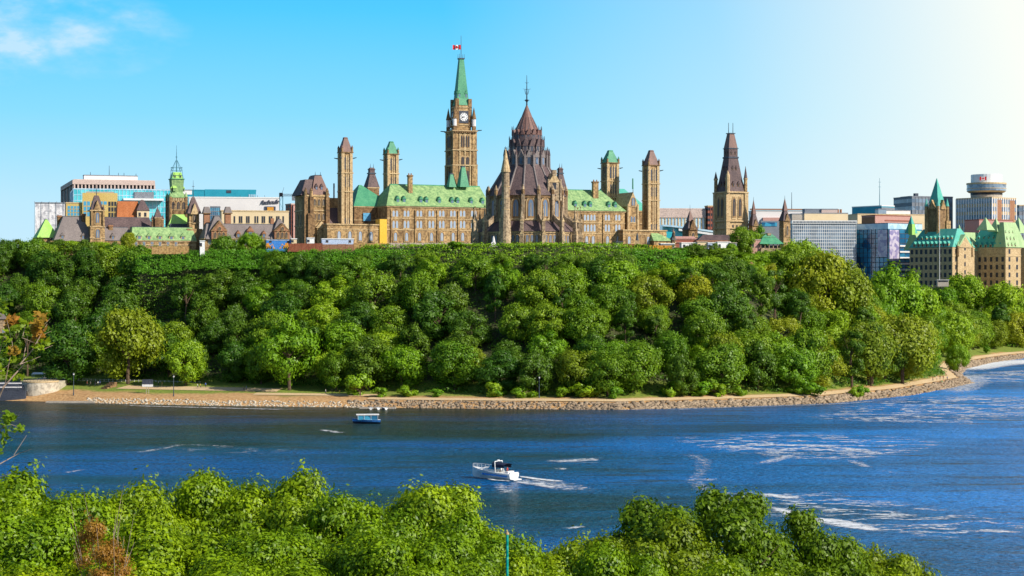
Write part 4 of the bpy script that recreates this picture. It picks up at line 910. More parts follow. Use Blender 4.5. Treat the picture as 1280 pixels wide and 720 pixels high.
for p, q in ((906, 222), ):
    b = MB(); b.cyl(T2.s(910, -.4), -.2, 1.1, Z(241), 1.0, Z(220), 'stone_pale', 8); b.cyl(T2.s(910, -.4), -.2, 1.1, Z(220), .05, Z(213), 'stone_pale', 8); T2.part(b, 'pinnacle')
B = block('brick_office', 'small red brick block just left of the tall stepped tower', 'office', 881, 885, 897, 258, 312, 1150, 12, 'brick_red', 'strip', 8, 4, 'glass_dark')
B = block('long_white_hall', 'white and pink hall under a long thin roof beam between two red spires', 'hall', 936, 940, 1006, 264, 312, 1420, 6, 'white_wall', 'none', frame='white_paint')
b = MB(); b.box(B.s(938), B.s(1004), -1, 2, B.z(262.3), B.z(260.8), 'brick_brown'); B.part(b, 'roof_beam')
b = MB(); b.box(B.s(953), B.s(978), -2, 6, 0, B.z(272), 'pink_roof'); b.box(B.s(950), B.s(984), -3, 6, 0, B.z(276), 'concrete_grey')
b.box(B.s(951), B.s(970), -3.3, 0, B.z(283), B.z(278), 'glass_blue'); B.part(b, 'front_block')
for p in (975, 990): x = B.s(p); 
b = MB(); b.cyl(B.s(990), 1, .3, B.z(262), .15, B.z(240), 'iron', 5); B.part(b, 'mast')
# green roofed pavilion in the trees
B = Bld('garden_pavilion', 951, 800, 12, 'open pavilion with pale green hipped copper roof among the trees', 'pavilion', zb=50); zz = B.z; x1 = B.s(977)
b = MB(); b.frus((-.8, x1+.8, -.8, 6.8, zz(305)), (1.6, x1-1.6, 2.2, 3.8, zz(296.5)), 'copper'); b.frus((1.5, x1-1.5, 2.1, 3.9, zz(296)), (x1/2-1, x1/2+1, 2.8, 3.2, zz(292)), 'copper'); b.box(x1/2-.8, x1/2+.8, 2.2, 3.8, zz(294), zz(291), 'stone_grey'); B.part(b, 'roof')
for i in range(6): b = MB(); b.box(x1*i/5-.15, x1*i/5+.15, -.15, .15, -3, zz(305), 'stone_grey'); B.part(b, 'post')
b = MB(); b.box(.6, x1-.6, 1, 5.5, -3, zz(306.5), 'dark_panel'); b.box(0, x1, -.3, 6, -3, zz(310), 'stone_grey'); B.part(b, 'wall')
# gridded office
B = block('gridded_office', 'wide white gridded office block with beige rooftop storeys', 'office block', 988, 991, 1070, 278, 350, 1310, 4, 'concrete_grey', 'curtain', 17, 30, 'glass_grid', 'white_paint')
b = MB(); x1 = B.s(1071); b.box(-.8, x1, -1, 6, B.z(279.5), B.z(275.5), 'white_paint'); 
for i in range(46): t = x1*i/46; b.box(t, t+.45, -1.2, 0, B.z(278.5), B.z(276.5), 'dark_panel')
B.part(b, 'roof_rim')
penthouse(B, 990, 1005, 267, 10, 'concrete', 'rooftop_storey', 12); penthouse(B, 1005.5, 1060, 266, 9, 'cream_wall', 'rooftop_storey', 14)
penthouse(B, 1006, 1027, 261, 16, 'concrete_grey', 'plant_room', 8); penthouse(B, 1027, 1047, 261, 15, 'pink_concrete', 'plant_room', 8)
for p in (1041, 1044, 1047.5, 1051): b = MB(); b.cyl(B.s(p, 18), 18, .8, B.z(267), .8, B.z(260), 'brick_brown', 8); B.part(b, 'chimney')
# blue glass office with mauve banners
B = block('glass_office', 'bright blue mirrored glass office left of the turreted stone building', 'glass building', 1069.5, 1110, 1152, 279.5, 352, 1300, 38, 'glass_blue', 'curtain', 12, 6, 'glass_blue', 'dark_panel', sidecols=8)
x1 = B.s(1152); dd = B.d(1069.5)
b = MB(); b.box(-.5, x1+.1, -.5, dd+.1, B.z(286), B.z(279.2), 'glass_sky'); B.part(b, 'parapet')
b = MB(); b.box(.8, B.s(1123), -.7, 0, B.z(326), B.z(287), 'glass_mauve'); B.part(b, 'banner'); b = MB(); b.box(-.7, 0, .6, 8.5, B.z(321), B.z(287), 'glass_mauve'); B.part(b, 'banner')
b = MB()
for i in range(6): b.box(B.s(1124), x1, -.8, 0, B.z(306+i*7.5), B.z(308+i*7.5), 'white_wall')
b.box(B.s(1112), B.s(1124), -.8, 0, B.z(330), B.z(328), 'trim'); B.part(b, 'balcony_band')
B = block('brick_block', 'flat red brick block with dark left face above the blue glass office', 'office block', 1077, 1094, 1138, 269.5, 330, 1390, 30, 'pink_roof', 'none', frame='brick_red')
b = MB(); b.box(B.s(1106), B.s(1139), -.3, .2, B.z(276), B.z(274.5), 'brick_red'); b.box(-.3, .2, .4, B.d(1077)-.4, -5, B.z(271), 'brick_brown'); B.part(b, 'band')
B = block('pale_office', 'stepped white office storey above the red brick block', 'office block', 1060, 1072, 1156, 268, 330, 1440, 14, 'cream_wall', 'none', frame='trim')
penthouse(B, 1106, 1138, 262.5, 4, 'white_wall', 'upper_storey', 12); penthouse(B, 1098, 1108, 261, 3, 'glass_grid', 'plant_room', 6)
B = block('teal_office', 'flat roofed office with turquoise top storey behind the white storeys', 'office block', 1065, 1102, 1118, 257.5, 330, 1500, 35, 'turquoise_panel', 'none', frame='white_paint')
b = MB(); b.box(-.2, B.s(1118), -.3, .4, 0, B.z(259), 'concrete_grey'); B.part(b, 'front_wall')
b = MB(); b.cyl(4, 6, .35, B.z(258), .12, B.z(222), 'iron_blue', 5)
for q in (227, 233): b.tube((2.6, 6, B.z(q)), (5.4, 6, B.z(q)), .15, .15, 'iron_blue', 4)
B.part(b, 'mast')
B = block('dark_office', 'long dark blue grey office block behind the turreted green roofs', 'office block', 1117, 1140, 1191, 246, 330, 1550, 18, 'concrete_grey', 'strip', 9, 12, 'glass_grid', 'concrete_grey')
penthouse(B, 1138, 1190, 245, 4, 'concrete_grey', 'upper_storey', 16); b = MB(); b.box(B.s(1144, 6), B.s(1148, 6), 6, 9, B.z(247), B.z(241), 'dark_panel'); B.part(b, 'chimney')
# round-topped hotel
B = block('hotel_tower', 'grey and brick hotel tower crowned by a round glass restaurant', 'hotel', 1195.5, 1240, 1270, 247, 335, 1520, 40, 'trim', 'none', frame='trim')
x1 = B.s(1270); dd = B.d(1195.5); H = B.z(247)
rows = 9
for r_ in range(rows):
    g = MB(); g.box(-.2, x1-.4, -.2, dd-.4, H*(r_+.3)/rows, H*(r_+.85)/rows, 'glass_grid'); B.part(g, 'window_band')
m = MB()
for i in range(15): t = dd*i/14; m.box(-.5, .1, t-.45, t+.45, 0, H, 'white_wall')
for i in range(12): t = x1*i/11; m.box(t-.45, t+.45, -.5, .1, 0, H, 'white_wall')
m.box(x1*.2, x1*.38, -.6, .1, 0, H-1.5, 'brick_brown'); m.box(x1*.72, x1*.92, -.6, .1, 0, H-1.5, 'brick_brown'); B.part(m, 'pier_row')
ccx = (1233-640)*1545/F; lc = Vector((ccx-B.X0, 1545-B.Y0)); lx = lc.x*B.c+lc.y*B.n; ly = -lc.x*B.n+lc.y*B.c; zq = lambda p: CH-(p-360)*1545/F-B.zb
b = MB(); b.cyl(lx, ly, 12.5, H-2, 12.5, zq(239), 'concrete', 28); b.cyl(lx, ly, 12.7, zq(244), 12.7, zq(241), 'glass_dark', 28); B.part(b, 'drum')
b = MB(); b.cyl(lx, ly, 14.0, zq(241), 15.7, zq(239), 'trim', 32); b.cyl(lx, ly, 15.6, zq(239), 15.6, zq(231), 'glass_grid', 32); b.cyl(lx, ly, 15.8, zq(236.5), 15.8, zq(235.8), 'trim', 32); b.cyl(lx, ly, 15.9, zq(231), 15.9, zq(229), 'trim', 32); B.part(b, 'round_restaurant')
b = MB(); b.cyl(lx, ly, 12.3, zq(229), 12.3, zq(218.5), 'white_paint', 28); B.part(b, 'sign_drum')
fm = flag_mesh(5.2, 2.9, 0.02, 12); fa = -math.atan2(ccx, 1545)-B.t; fo = fm.build('flag_emblem', B.root, (lx+12.45*math.sin(fa)-5.2*math.cos(fa), ly-12.45*math.cos(fa)-5.2*math.sin(fa), zq(226.3)), fa)
B = block('far_office', 'grey office block at the far right edge of the skyline', 'office block', 1271, 1274, 1300, 257, 335, 1600, 10, 'concrete_grey', 'strip', 8, 6, 'glass_grid')
B = block('brick_block', 'flat red roofed block between turreted green roofs and the hotel', 'office block', 1206, 1224, 1266, 275, 335, 1400, 25, 'pink_roof', 'none', frame='brick_red')
# --- chateau-style justice building
J = Bld('turreted_stone_building', 1190.5, 1230, 40, 'big chateau style stone building with steep turquoise copper roofs on right', 'government building', zb=36)
def jblock(pc, v0, pr, pl, pe, pt, nm, rowsN, fc, sc_, mat='stone_pale', roof='copper_teal', litroof='copper_sunlit'):
    x0 = J.s(pc, v0); x1 = J.s(pr, v0)
    a = (pl-640)/F; Xc = J.X0+x0*J.c; Yc = J.Y0+x0*J.n; v1 = (Xc-a*Yc)/(a*J.c+J.n)
    ez = J.z(pe, x0, v0); tz = J.z(pt, x0, v0)
    b = MB(); b.box(x0, x1, v0, v1, -12, ez, mat); 
    for k in (.18, .82, .98): b.box(x0-.25, x1+.25, v0-.25, v1+.25, ez*k-.3, ez*k+.2, 'trim')
    J.part(b, 'wall')
    wd = min(x1-x0, v1-v0)
    r = MB(); ins = (x1-x0)*.42
    r.frus((x0-.4, x1+.4, v0-.4, v1+.4, ez+.2), (x0+ins, x1-ins, v0+3.5, v1-3.5, tz), roof); J.part(r, 'roof')
    for r_ in range(rowsN):
        zc = ez*(.24+.67*r_/(rowsN-1))
        for i in range(fc): J.win(x0+(x1-x0)*(i+.5)/fc, zc, v0, 2.1, ez*.10, 'plain', 'trim', 'glass_dark')
        for i in range(sc_): J.win(v0+(v1-v0)*(i+.5)/sc_, zc, x0, 2.0, ez*.10, 'plain', 'trim', 'glass_dark', True)
    return x0, x1, v0, v1, ez, tz
dj = dormer_mesh('copper_teal', 'stone_pale', 'glass_dark'); dy_ = dormer_mesh('copper_sunlit', 'stone_pale', 'glass_dark')
A_ = jblock(1190.5, 0, 1218, 1137, 309, 285, 'a', 5, 3, 9, 'stone_pale')
n = 9
for row, (fz, sc1) in enumerate(((.04, 1.5), (.42, 1.0))):
    for i in range(n):
        v = A_[2]+2+(A_[3]-A_[2]-4)*(i+.5)/n; q = (A_[5]-A_[4])*fz
        inst(dj, 'dormer', J.root, (A_[0]+(A_[1]-A_[0])*.42*fz-.4, v, A_[4]+q), (sc1, 1.4, sc1*1.3), -math.pi/2)
# lit front gable of block a
x0, x1 = A_[0], A_[1]; xm = (x0+x1)/2; g = MB(); hw = (x1-x0)*.32
g.box(xm-hw, xm+hw, -1.2, 4, 0, A_[4], 'stone_pale'); g.gable(xm-hw-.3, xm+hw+.3, -1.5, 9, A_[4], A_[4]+8.5, 'copper_sunlit', 'y'); g.gable(xm-hw+.6, xm+hw-.6, -1.7, 4, A_[4]-.1, A_[4]+6.8, 'stone_pale', 'y')
for dx in (-hw, hw): g.cyl(xm+dx, -1.2, .8, A_[4]-6, .8, A_[4]+1, 'stone', 6); g.cyl(xm+dx, -1.2, .8, A_[4]+1, .05, A_[4]+4, 'copper_sunlit', 6)
J.part(g, 'gable')
for k in range(5): J.win(xm, A_[4]*(.3+.17*k), -1.2, 1.6, 2.6, 'plain', 'trim', 'glass_dark')
B_ = jblock(1257, 14, 1276, 1214, 309, 283, 'b', 5, 2, 6, 'stone_pale')
for i in range(6):
    v = B_[2]+2+(B_[3]-B_[2]-4)*(i+.5)/6; inst(dj, 'dormer', J.root, (B_[0]-.4, v, B_[4]), (1.6, 1.4, 2.0), -math.pi/2); inst(dj, 'dormer', J.root, (B_[0]+3, v, B_[4]+6), (1.0, 1.4, 1.2), -math.pi/2)
g = MB(); g.frus((B_[0]-1, B_[1]+6, B_[2]-1, B_[2]+9, B_[4]), (B_[0]+2, B_[1]-2, B_[2]+3, B_[2]+6, B_[5]+3), 'copper_sunlit'); J.part(g, 'roof')
for i in range(3):
    for j in range(3): inst(dy_, 'dormer', J.root, (B_[0]+2+i*4.0, B_[2]-.9+j*1.1, B_[4]+.5+j*4.2), (1.2, 1, 1.4))
D_ = jblock(1290, 26, 1330, 1273, 309, 285, 'd', 5, 2, 4)
# rear range closing the courtyards
xr0 = A_[1]-2; g = MB(); v = 37
g.box(xr0, B_[0]+30, v, v+14, -12, A_[4]-1, 'stone_pale'); J.part(g, 'wall')
g = MB(); g.frus((xr0-6, B_[0]+26, v-.5, v+14.5, A_[4]-1), (xr0-6, B_[0]+26, v+6, v+8, A_[5]-.5), 'copper_sunlit'); J.part(g, 'roof')
# corner turret roofs and the tall spired tower
for px, pt, pb, ww, m in ((1139, 270, 288, 6, 'copper_teal'), (1199, 281, 300, 5, 'copper_sunlit'), (1232, 272, 284, 9, 'copper_sunlit'), (1245, 273, 286, 8, 'copper_sunlit'), (1273, 272, 288, 10, 'copper_sunlit')):
    v = 24 if px != 1139 else A_[3]-5; x = J.s(px, v); g = MB(); g.pyr(x, v, ww, ww, J.z(pb, x, v)-2, J.z(pt, x, v), m, .3); J.part(g, 'turret_roof')
x = J.s(1140.5, A_[3]-8); g = MB(); g.box(x-1.6, x+1.6, A_[3]-9, A_[3]-6, A_[5]-4, A_[5]+3, 'copper_lime'); J.part(g, 'roof_lantern')
x = 13; v = J.d(1171, x); w = 9.5; Z = lambda p: J.z(p, x, v)
g = MB(); g.box(x-w/2, x+w/2, v-w/2, v+w/2, 10, Z(262), 'stone_dark'); g.box(x+w/2-2, x+w/2+2.5, v-w/2-1, v+w/2-2, 10, Z(276), 'stone')
for dx in (-1, 1):
    for dy in (-1, 1): g.cyl(x+dx*w/2, v+dy*w/2, 1.3, 10, 1.2, Z(258), 'stone', 8); g.cyl(x+dx*w/2, v+dy*w/2, 1.4, Z(258), .05, Z(248), 'copper_teal', 8)
g.gable(x-w*.3, x+w*.3, v-w/2-.8, v+2, Z(262), Z(250), 'stone', 'y'); g.gable(x-w/2-.8, x+2, v-w*.3, v+w*.3, Z(262), Z(250), 'stone', 'x')
to = J.part(g, 'tower')
g = MB(); g.frus((x-w/2+.5, x+w/2-.5, v-w/2+.5, v+w/2-.5, Z(263)), (x-w*.3, x+w*.3, v-w*.3, v+w*.3, Z(250)), 'copper_teal'); g.pyr(x, v, w*.78, w*.78, Z(254), Z(223), 'copper_teal', .3); J.part(g, 'spire', to)
b = MB(); pp = P(1174.5, 1205, 350); b.cyl(0, 0, .18, 0, .1, 48, 'white_paint', 6); fpo = b.build('flagpole', None, (pp.x, 1205, pp.z)); tag(fpo, 'thin white flagpole standing before the spired turquoise roofs', 'flagpole')
b = MB(); b.box(-3.4, 3.4, -2, 2, -3, .9, 'concrete'); b.box(-3.8, 3.8, -2.3, 2.3, .9, 1.15, 'white_wall'); b.box(-3, 3, -2.1, 2.1, -.2, .6, 'glass_dark')
sh = b.build('roadside_shelter', None, P(1178, 1170, 352)); tag(sh, 'small white flat roofed shelter at the foot of the turreted building', 'shelter')
# ============================================================ TERRAIN
SH = [(-1400, 720), (-400, 700), (-230, 685), (-174.7, 675), (-161, 670), (-150.7, 664), (-134, 658), (-103.5, 648), (-56, 639), (-32, 635), (0, 630), (34.7, 626), (70, 640), (109.7, 661),
      (147.7, 710), (174.5, 762), (193, 800), (207, 880), (223, 940), (257, 1020), (291, 1085), (377, 1180), (524, 1300), (1000, 1500), (1800, 1700)]
sx_, sy_ = np.array(SH).T
def shore(x): return np.interp(x, sx_, sy_)
def sdist(x, y):
    """distance inland from the waterline"""
    pts = np.array(SH, float); best = np.full(np.shape(x), 1e9); x = np.asarray(x, float); y = np.asarray(y, float)
    for (ax, ay), (bx, by) in zip(pts[:-1], pts[1:]):
        dx, dy = bx-ax, by-ay; t = np.clip(((x-ax)*dx+(y-ay)*dy)/(dx*dx+dy*dy), 0, 1)
        best = np.minimum(best, np.hypot(x-ax-t*dx, y-ay-t*dy))
    return best*np.where(y > shore(x), 1.0, -1.0)
TX = [-1400, -300, -150, 40, 95, 130, 165, 200, 300, 500, 1800]; TZ = [50, 51, 55.5, 56.2, 53, 45, 40, 36, 36, 36, 36]     # plateau height
ED = [-1400, -170, -110, -60, 50, 85, 120, 200, 300, 1800]; EE = [140, 140, 125, 108, 102, 84, 82, 110, 140, 150]            # inland edge of the slope
D0 = [-1400, -175, -90, -50, 0, 60, 110, 170, 230, 300, 1800]; DD = [55, 50, 40, 30, 19, 16, 15, 14, 14, 14, 14]
Z0 = [-1400, -175, -100, -50, 0, 1800]; ZZ = [7, 7, 6, 4.5, 3.8, 3.5]
def gz(x, y):
    x = np.asarray(x, float); y = np.asarray(y, float)
    d = sdist(x, y); T = np.interp(x, TX, TZ); E = np.interp(x, ED, EE); d0 = np.interp(x, D0, DD); z0 = np.interp(x, Z0, ZZ)
    t = np.clip((d-d0)/(E-d0), 0, 1)
    h = np.where(d < 0, np.maximum(-6, d*.4), np.where(d < 6, 2.4*(d/6), np.where(d < d0, 2.4+(z0-2.4)*np.clip((d-6)/(d0-6), 0, 1), z0+(T-z0)*t**1.12)))
    near = np.interp(y, [0, 15, 50, 100, 150, 200, 215], [34, 31, 24, 13, 5, -.5, -3])
    near = near+np.where(y < 190, 1.2*np.sin(x*.07)*np.cos(y*.05), 0)
    return np.where(y < 215, near, h)
xs = np.concatenate([np.arange(-1400, -300, 60), np.arange(-300, 420, 4), np.arange(420, 1801, 60)])
ys = np.concatenate([np.arange(-60, 220, 8), np.arange(220, 600, 40), np.arange(600, 900, 3), np.arange(900, 1350, 10), np.arange(1350, 4001, 120)])
gx_, gy_ = np.meshgrid(xs, ys); zz_ = gz(gx_, gy_)
nx, ny = len(xs), len(ys)
vv = np.stack([gx_.ravel(), gy_.ravel(), zz_.ravel()], 1)
idx = (np.arange(ny-1)[:, None]*nx+np.arange(nx-1)[None, :]).ravel()
fc = np.stack([idx, idx+1, idx+1+nx, idx+nx], 1)
def np_mesh(name, v, f, mats, mi=None, smooth=False):
    me = bpy.data.meshes.new(name); n = len(f); k = f.shape[1]
    me.vertices.add(len(v)); me.vertices.foreach_set('co', v.astype('f').ravel())
    me.loops.add(n*k); me.loops.foreach_set('vertex_index', f.astype('i').ravel())
    me.polygons.add(n); me.polygons.foreach_set('loop_start', np.arange(0, n*k, k, dtype='i')); me.polygons.foreach_set('loop_total', np.full(n, k, 'i'))
    for m in mats: me.materials.append(MATS[m] if isinstance(m, str) else m)
    if mi is not None: me.polygons.foreach_set('material_index', mi.astype('i'))
    if smooth: me.polygons.foreach_set('use_smooth', np.ones(n, bool))
    me.update(calc_edges=True); me.validate(); return me
# ground material: sand at the shore, grass on the banks, brown soil under the trees (by height above the river and noise)
m, nt, b = nodemat('ground')
v = coord(nt); sep = nt.nodes.new('ShaderNodeSeparateXYZ'); tc = nt.nodes.new('ShaderNodeTexCoord'); nt.links.new(tc.outputs['Object'], sep.inputs[0])
n1 = noise(nt, v, 0.06, 5); n2 = noise(nt, v, 0.9, 3)
sand = ramp(nt, n2, [(.3, (0.34, 0.17, 0.06)), (.7, (0.58, 0.36, 0.16))])
grass = ramp(nt, n2, [(.3, (0.10, 0.16, 0.012)), (.7, (0.24, 0.29, 0.03))])
soil = ramp(nt, n2, [(.3, (0.03, 0.035, 0.012)), (.7, (0.07, 0.08, 0.02))])
hz = math_(nt, 'ADD', sep.outputs[2], math_(nt, 'MULTIPLY', n1, 2.4))
f1 = ramp(nt, math_(nt, 'MULTIPLY', hz, .1), [(.42, (0, 0, 0)), (.47, (1, 1, 1))])
f2 = ramp(nt, math_(nt, 'MULTIPLY', hz, .05), [(.40, (0, 0, 0)), (.48, (1, 1, 1))])
c = mix(nt, f2, mix(nt, f1, sand, grass), soil); nt.links.new(c, b.inputs['Base Color']); b.inputs['Roughness'].default_value = .95; bump(nt, b, n2, .3)
g = bpy.data.objects.new('ground', np_mesh('ground', vv, fc, ['ground'], smooth=True)); col.objects.link(g); g['kind'] = 'structure'
# ============================================================ RIVER
m, nt, b = nodemat('river_water')
v = coord(nt); vs = coord(nt, 1, 1.7, 1)
w1 = noise(nt, vs, 0.16, 5, .6); w2 = noise(nt, vs, 0.9, 4, .65); big = noise(nt, coord(nt, .40, 1, 1), 0.016, 5, .6); mid_ = noise(nt, coord(nt, .22, 1, 1), 0.11, 5, .7); fine_ = noise(nt, coord(nt, .30, 1, 1), 0.55, 4, .7)
sep = nt.nodes.new('ShaderNodeSeparateXYZ'); tc = nt.nodes.new('ShaderNodeTexCoord'); nt.links.new(tc.outputs['Object'], sep.inputs[0])
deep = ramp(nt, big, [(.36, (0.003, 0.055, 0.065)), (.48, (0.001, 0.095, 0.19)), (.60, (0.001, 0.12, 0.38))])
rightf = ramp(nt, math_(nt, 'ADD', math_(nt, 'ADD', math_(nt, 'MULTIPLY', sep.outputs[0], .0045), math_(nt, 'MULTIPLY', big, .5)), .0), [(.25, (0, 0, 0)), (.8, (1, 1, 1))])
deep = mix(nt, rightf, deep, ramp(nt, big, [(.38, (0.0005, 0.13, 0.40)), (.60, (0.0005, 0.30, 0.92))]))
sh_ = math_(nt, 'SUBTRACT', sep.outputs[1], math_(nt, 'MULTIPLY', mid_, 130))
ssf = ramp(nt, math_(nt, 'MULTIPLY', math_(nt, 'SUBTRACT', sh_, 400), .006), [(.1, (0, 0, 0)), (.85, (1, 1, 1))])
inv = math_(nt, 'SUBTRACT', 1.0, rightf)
c = mix(nt, math_(nt, 'MULTIPLY', math_(nt, 'MULTIPLY', ssf, inv), .9), deep, (0.030, 0.034, 0.012))  # reflection of the wooded bank painted into the water colour
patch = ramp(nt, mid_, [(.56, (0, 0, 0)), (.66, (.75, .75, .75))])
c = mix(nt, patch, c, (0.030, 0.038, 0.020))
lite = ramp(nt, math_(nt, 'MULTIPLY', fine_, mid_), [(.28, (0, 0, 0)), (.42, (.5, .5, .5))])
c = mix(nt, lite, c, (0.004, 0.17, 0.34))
rip = ramp(nt, w2, [(.35, (.55, .55, .55)), (.65, (1.5, 1.5, 1.5))])  # wave shading put into the colour: darker troughs, lighter crests
c = mix(nt, 1.0, c, rip, 'MULTIPLY')
nt.links.new(c, b.inputs['Base Color'])
b.inputs['Roughness'].default_value = .25; b.inputs['IOR'].default_value = 1.33; b.inputs['Specular IOR Level'].default_value = .10
hsum = math_(nt, 'ADD', math_(nt, 'MULTIPLY', w1, 2.6), math_(nt, 'ADD', math_(nt, 'MULTIPLY', w2, .9), math_(nt, 'MULTIPLY', fine_, 1.0)))
bump(nt, b, hsum, 2.0)
wv = np.array([(-1400, 190, 0), (1800, 190, 0), (1800, 1700, 0), (-1400, 1700, 0)], float)
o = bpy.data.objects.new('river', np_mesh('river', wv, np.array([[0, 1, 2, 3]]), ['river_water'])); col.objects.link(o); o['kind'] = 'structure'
# foam: ragged sheets just above the water
m, nt, b = nodemat('foam'); m.blend_method = 'HASHED'
at = nt.nodes.new('ShaderNodeAttribute'); at.attribute_name = 'edge'
fn = noise(nt, coord(nt, 1.0, .9, 1), .6, 8, .8)
k = math_(nt, 'ADD', fn, math_(nt, 'MULTIPLY', at.outputs['Fac'], .34))
al = ramp(nt, k, [(.68, (0, 0, 0)), (.90, (.92, .92, .92))])
b.inputs['Base Color'].default_value = (.8, .82, .84, 1); b.inputs['Roughness'].default_value = .8
nt.links.new(al, b.inputs['Alpha'])
m, nt, b = nodemat('foam_lace'); at = nt.nodes.new('ShaderNodeAttribute'); at.attribute_name = 'edge'
n1_ = noise(nt, coord(nt, .55, 1.0, 1), .085, 7, .62); n2_ = noise(nt, coord(nt, 1.0, .9, 1), .5, 6, .8)
rid = ramp(nt, n1_, [(.455, (0, 0, 0)), (.497, (1, 1, 1)), (.503, (1, 1, 1)), (.545, (0, 0, 0))])
k = math_(nt, 'MULTIPLY', math_(nt, 'MULTIPLY', rid, at.outputs['Fac']), math_(nt, 'MULTIPLY', n2_, 1.9))
nt.links.new(ramp(nt, k, [(.40, (0, 0, 0)), (.95, (.85, .85, .85))]), b.inputs['Alpha']); b.inputs['Base Color'].default_value = (.78, .82, .85, 1); b.inputs['Roughness'].default_value = .8
FN = [0]
def foam(pts, widths, strength=1.0, z=.05, mat='foam'):
    """pts: photo pixels on the water surface, widths in metres"""
    W = []; 
    for px, py in pts: Y = 95200/(py-360); W.append(Vector(((px-640)*Y/F, Y, 0)))
    V = []; E = []; n = len(W)
    for i, p in enumerate(W):
        d = (W[min(i+1, n-1)]-W[max(i-1, 0)]).normalized(); q = Vector((-d.y, d.x, 0)); w = 1.7*(widths[i] if isinstance(widths, (list, tuple)) else widths)
        for s_, e in ((-1, 0), (-.5, .8), (0, 1), (.5, .8), (1, 0)):
            V.append((p.x+q.x*w*s_, p.y+q.y*w*s_, z)); E.append(e*strength*(0.0 if i in (0, n-1) else 1.0))
    fs = [[i*5+j, i*5+j+1, (i+1)*5+j+1, (i+1)*5+j] for i in range(n-1) for j in range(4)]
    me = np_mesh('foam', np.array(V), np.array(fs), [mat]); a = me.attributes.new('edge', 'FLOAT', 'POINT'); a.data.foreach_set('value', np.array(E, 'f'))
    FN[0] += 1
    o = bpy.data.objects.new('foam', me); col.objects.link(o); o['kind'] = 'stuff'; o.location.z = FN[0]*.004; return o
foam([(858, 562), (868, 570), (880, 576), (878, 590), (866, 600), (880, 612), (905, 618), (930, 626), (955, 634), (985, 640), (1005, 640)], [1.5, 2, 2, 1.5, 1.5, 2, 2.2, 1.8, 2, 1.8, 1], .60)
foam([(935, 623), (960, 619), (985, 622), (1015, 627)], [1, 2.6, 2.4, 1], 1.1)
foam([(950, 634), (975, 636), (1000, 648), (1030, 650), (1060, 656), (1090, 662), (1120, 667)], [.8, 1.2, 1.5, 2.6, 3, 1.6, .8], 1.1)
foam([(1190, 666), (1235, 664), (1255, 665), (1300, 668)], [.8, 1.1, 1.2, .8], 1)
foam([(990, 552), (1020, 558), (1055, 560), (1090, 566), (1115, 572)], [1.5, 2.2, 1.8, 2.4, 1.2], .85)
foam([(925, 582), (960, 578), (985, 570), (1000, 568)], [1, 1.8, 1.5, 1], .8)
foam([(1050, 570), (1070, 578), (1085, 584), (1100, 582)], [1, 1.4, 1.4, 1], .75)
foam([(862, 600), (885, 600), (915, 600)], [1, 2.2, 1], .9)
foam([(660, 575), (700, 577), (735, 575), (760, 570)], [1, 2.2, 2.6, 1], .9)
foam([(690, 583), (705, 587), (718, 587)], [.6, 1.5, .6], .9)
foam([(385, 537), (405, 538), (425, 541), (440, 541)], [.8, 1.4, 1.8, .6], .8)
foam([(70, 592), (85, 591), (100, 588), (130, 586)], [.5, 1.1, .8, .4], .7)
foam([(150, 568), (180, 565), (230, 556), (280, 558), (320, 560)], [.6, 1.3, .9, .9, .5], .65)
foam([(1068, 520), (1100, 524), (1150, 515), (1190, 505)], [1, 2, 2, 1], .6)
foam([(1185, 497), (1200, 488), (1216, 478), (1212, 470), (1222, 474)], [2, 6, 7, 6, 2], .8)
foam([(1130, 500), (1160, 500), (1190, 502), (1210, 498), (1235, 490)], [2, 4, 4, 4, 2], .7)
foam([(1206, 466), (1215, 460), (1235, 455), (1262, 453), (1300, 451), (1350, 450)], [4, 10, 15, 17, 15, 10], 1.25)
foam([(1215, 468), (1245, 466), (1280, 464), (1330, 466)], [2, 6, 7, 3], .75)
foam([(1220, 476), (1250, 474), (1290, 476)], [2, 5, 3], .6)
foam([(1150, 540), (1190, 536), (1250, 540)], [1, 2, 1], .5)
foam([(1088, 588), (1110, 590), (1150, 597)], [.6, 1.2, .5], .6)
foam([(700, 663), (712, 661), (726, 659), (738, 661)], [.5, 1.2, 1.0, .3], .9)
foam([(995, 681), (1003, 683), (1010, 682)], [.2, .5, .2], 1)
foam([(790, 512.5), (850, 512), (930, 509), (1035, 506), (1080, 503), (1140, 497)], [.8, 1.6, 1.6, 1.6, 2, 1], .7)
foam([(110, 504.5), (180, 508), (260, 510), (340, 512), (430, 512.5)], [.5, 1.3, 1.3, 1.2, .5], .9)
foam([(840, 560), (900, 558), (980, 556), (1060, 560), (1130, 562), (1200, 566)], [6, 26, 34, 36, 26, 6], 1.0, mat='foam_lace')
foam([(880, 610), (950, 618), (1040, 636), (1130, 650), (1230, 664), (1330, 670)], [4, 12, 16, 16, 14, 6], .85, mat='foam_lace')
foam([(1040, 530), (1110, 526), (1190, 512), (1250, 500), (1330, 490)], [6, 26, 34, 30, 10], .95, mat='foam_lace')
foam([(1190, 486), (1230, 474), (1280, 468), (1350, 466)], [10, 34, 40, 20], 1.0, mat='foam_lace')
foam([(640, 578), (720, 578), (790, 574)], [3, 9, 3], .8, mat='foam_lace')
foam([(100, 560), (200, 560), (330, 565), (440, 575)], [3, 12, 12, 3], .6, mat='foam_lace')
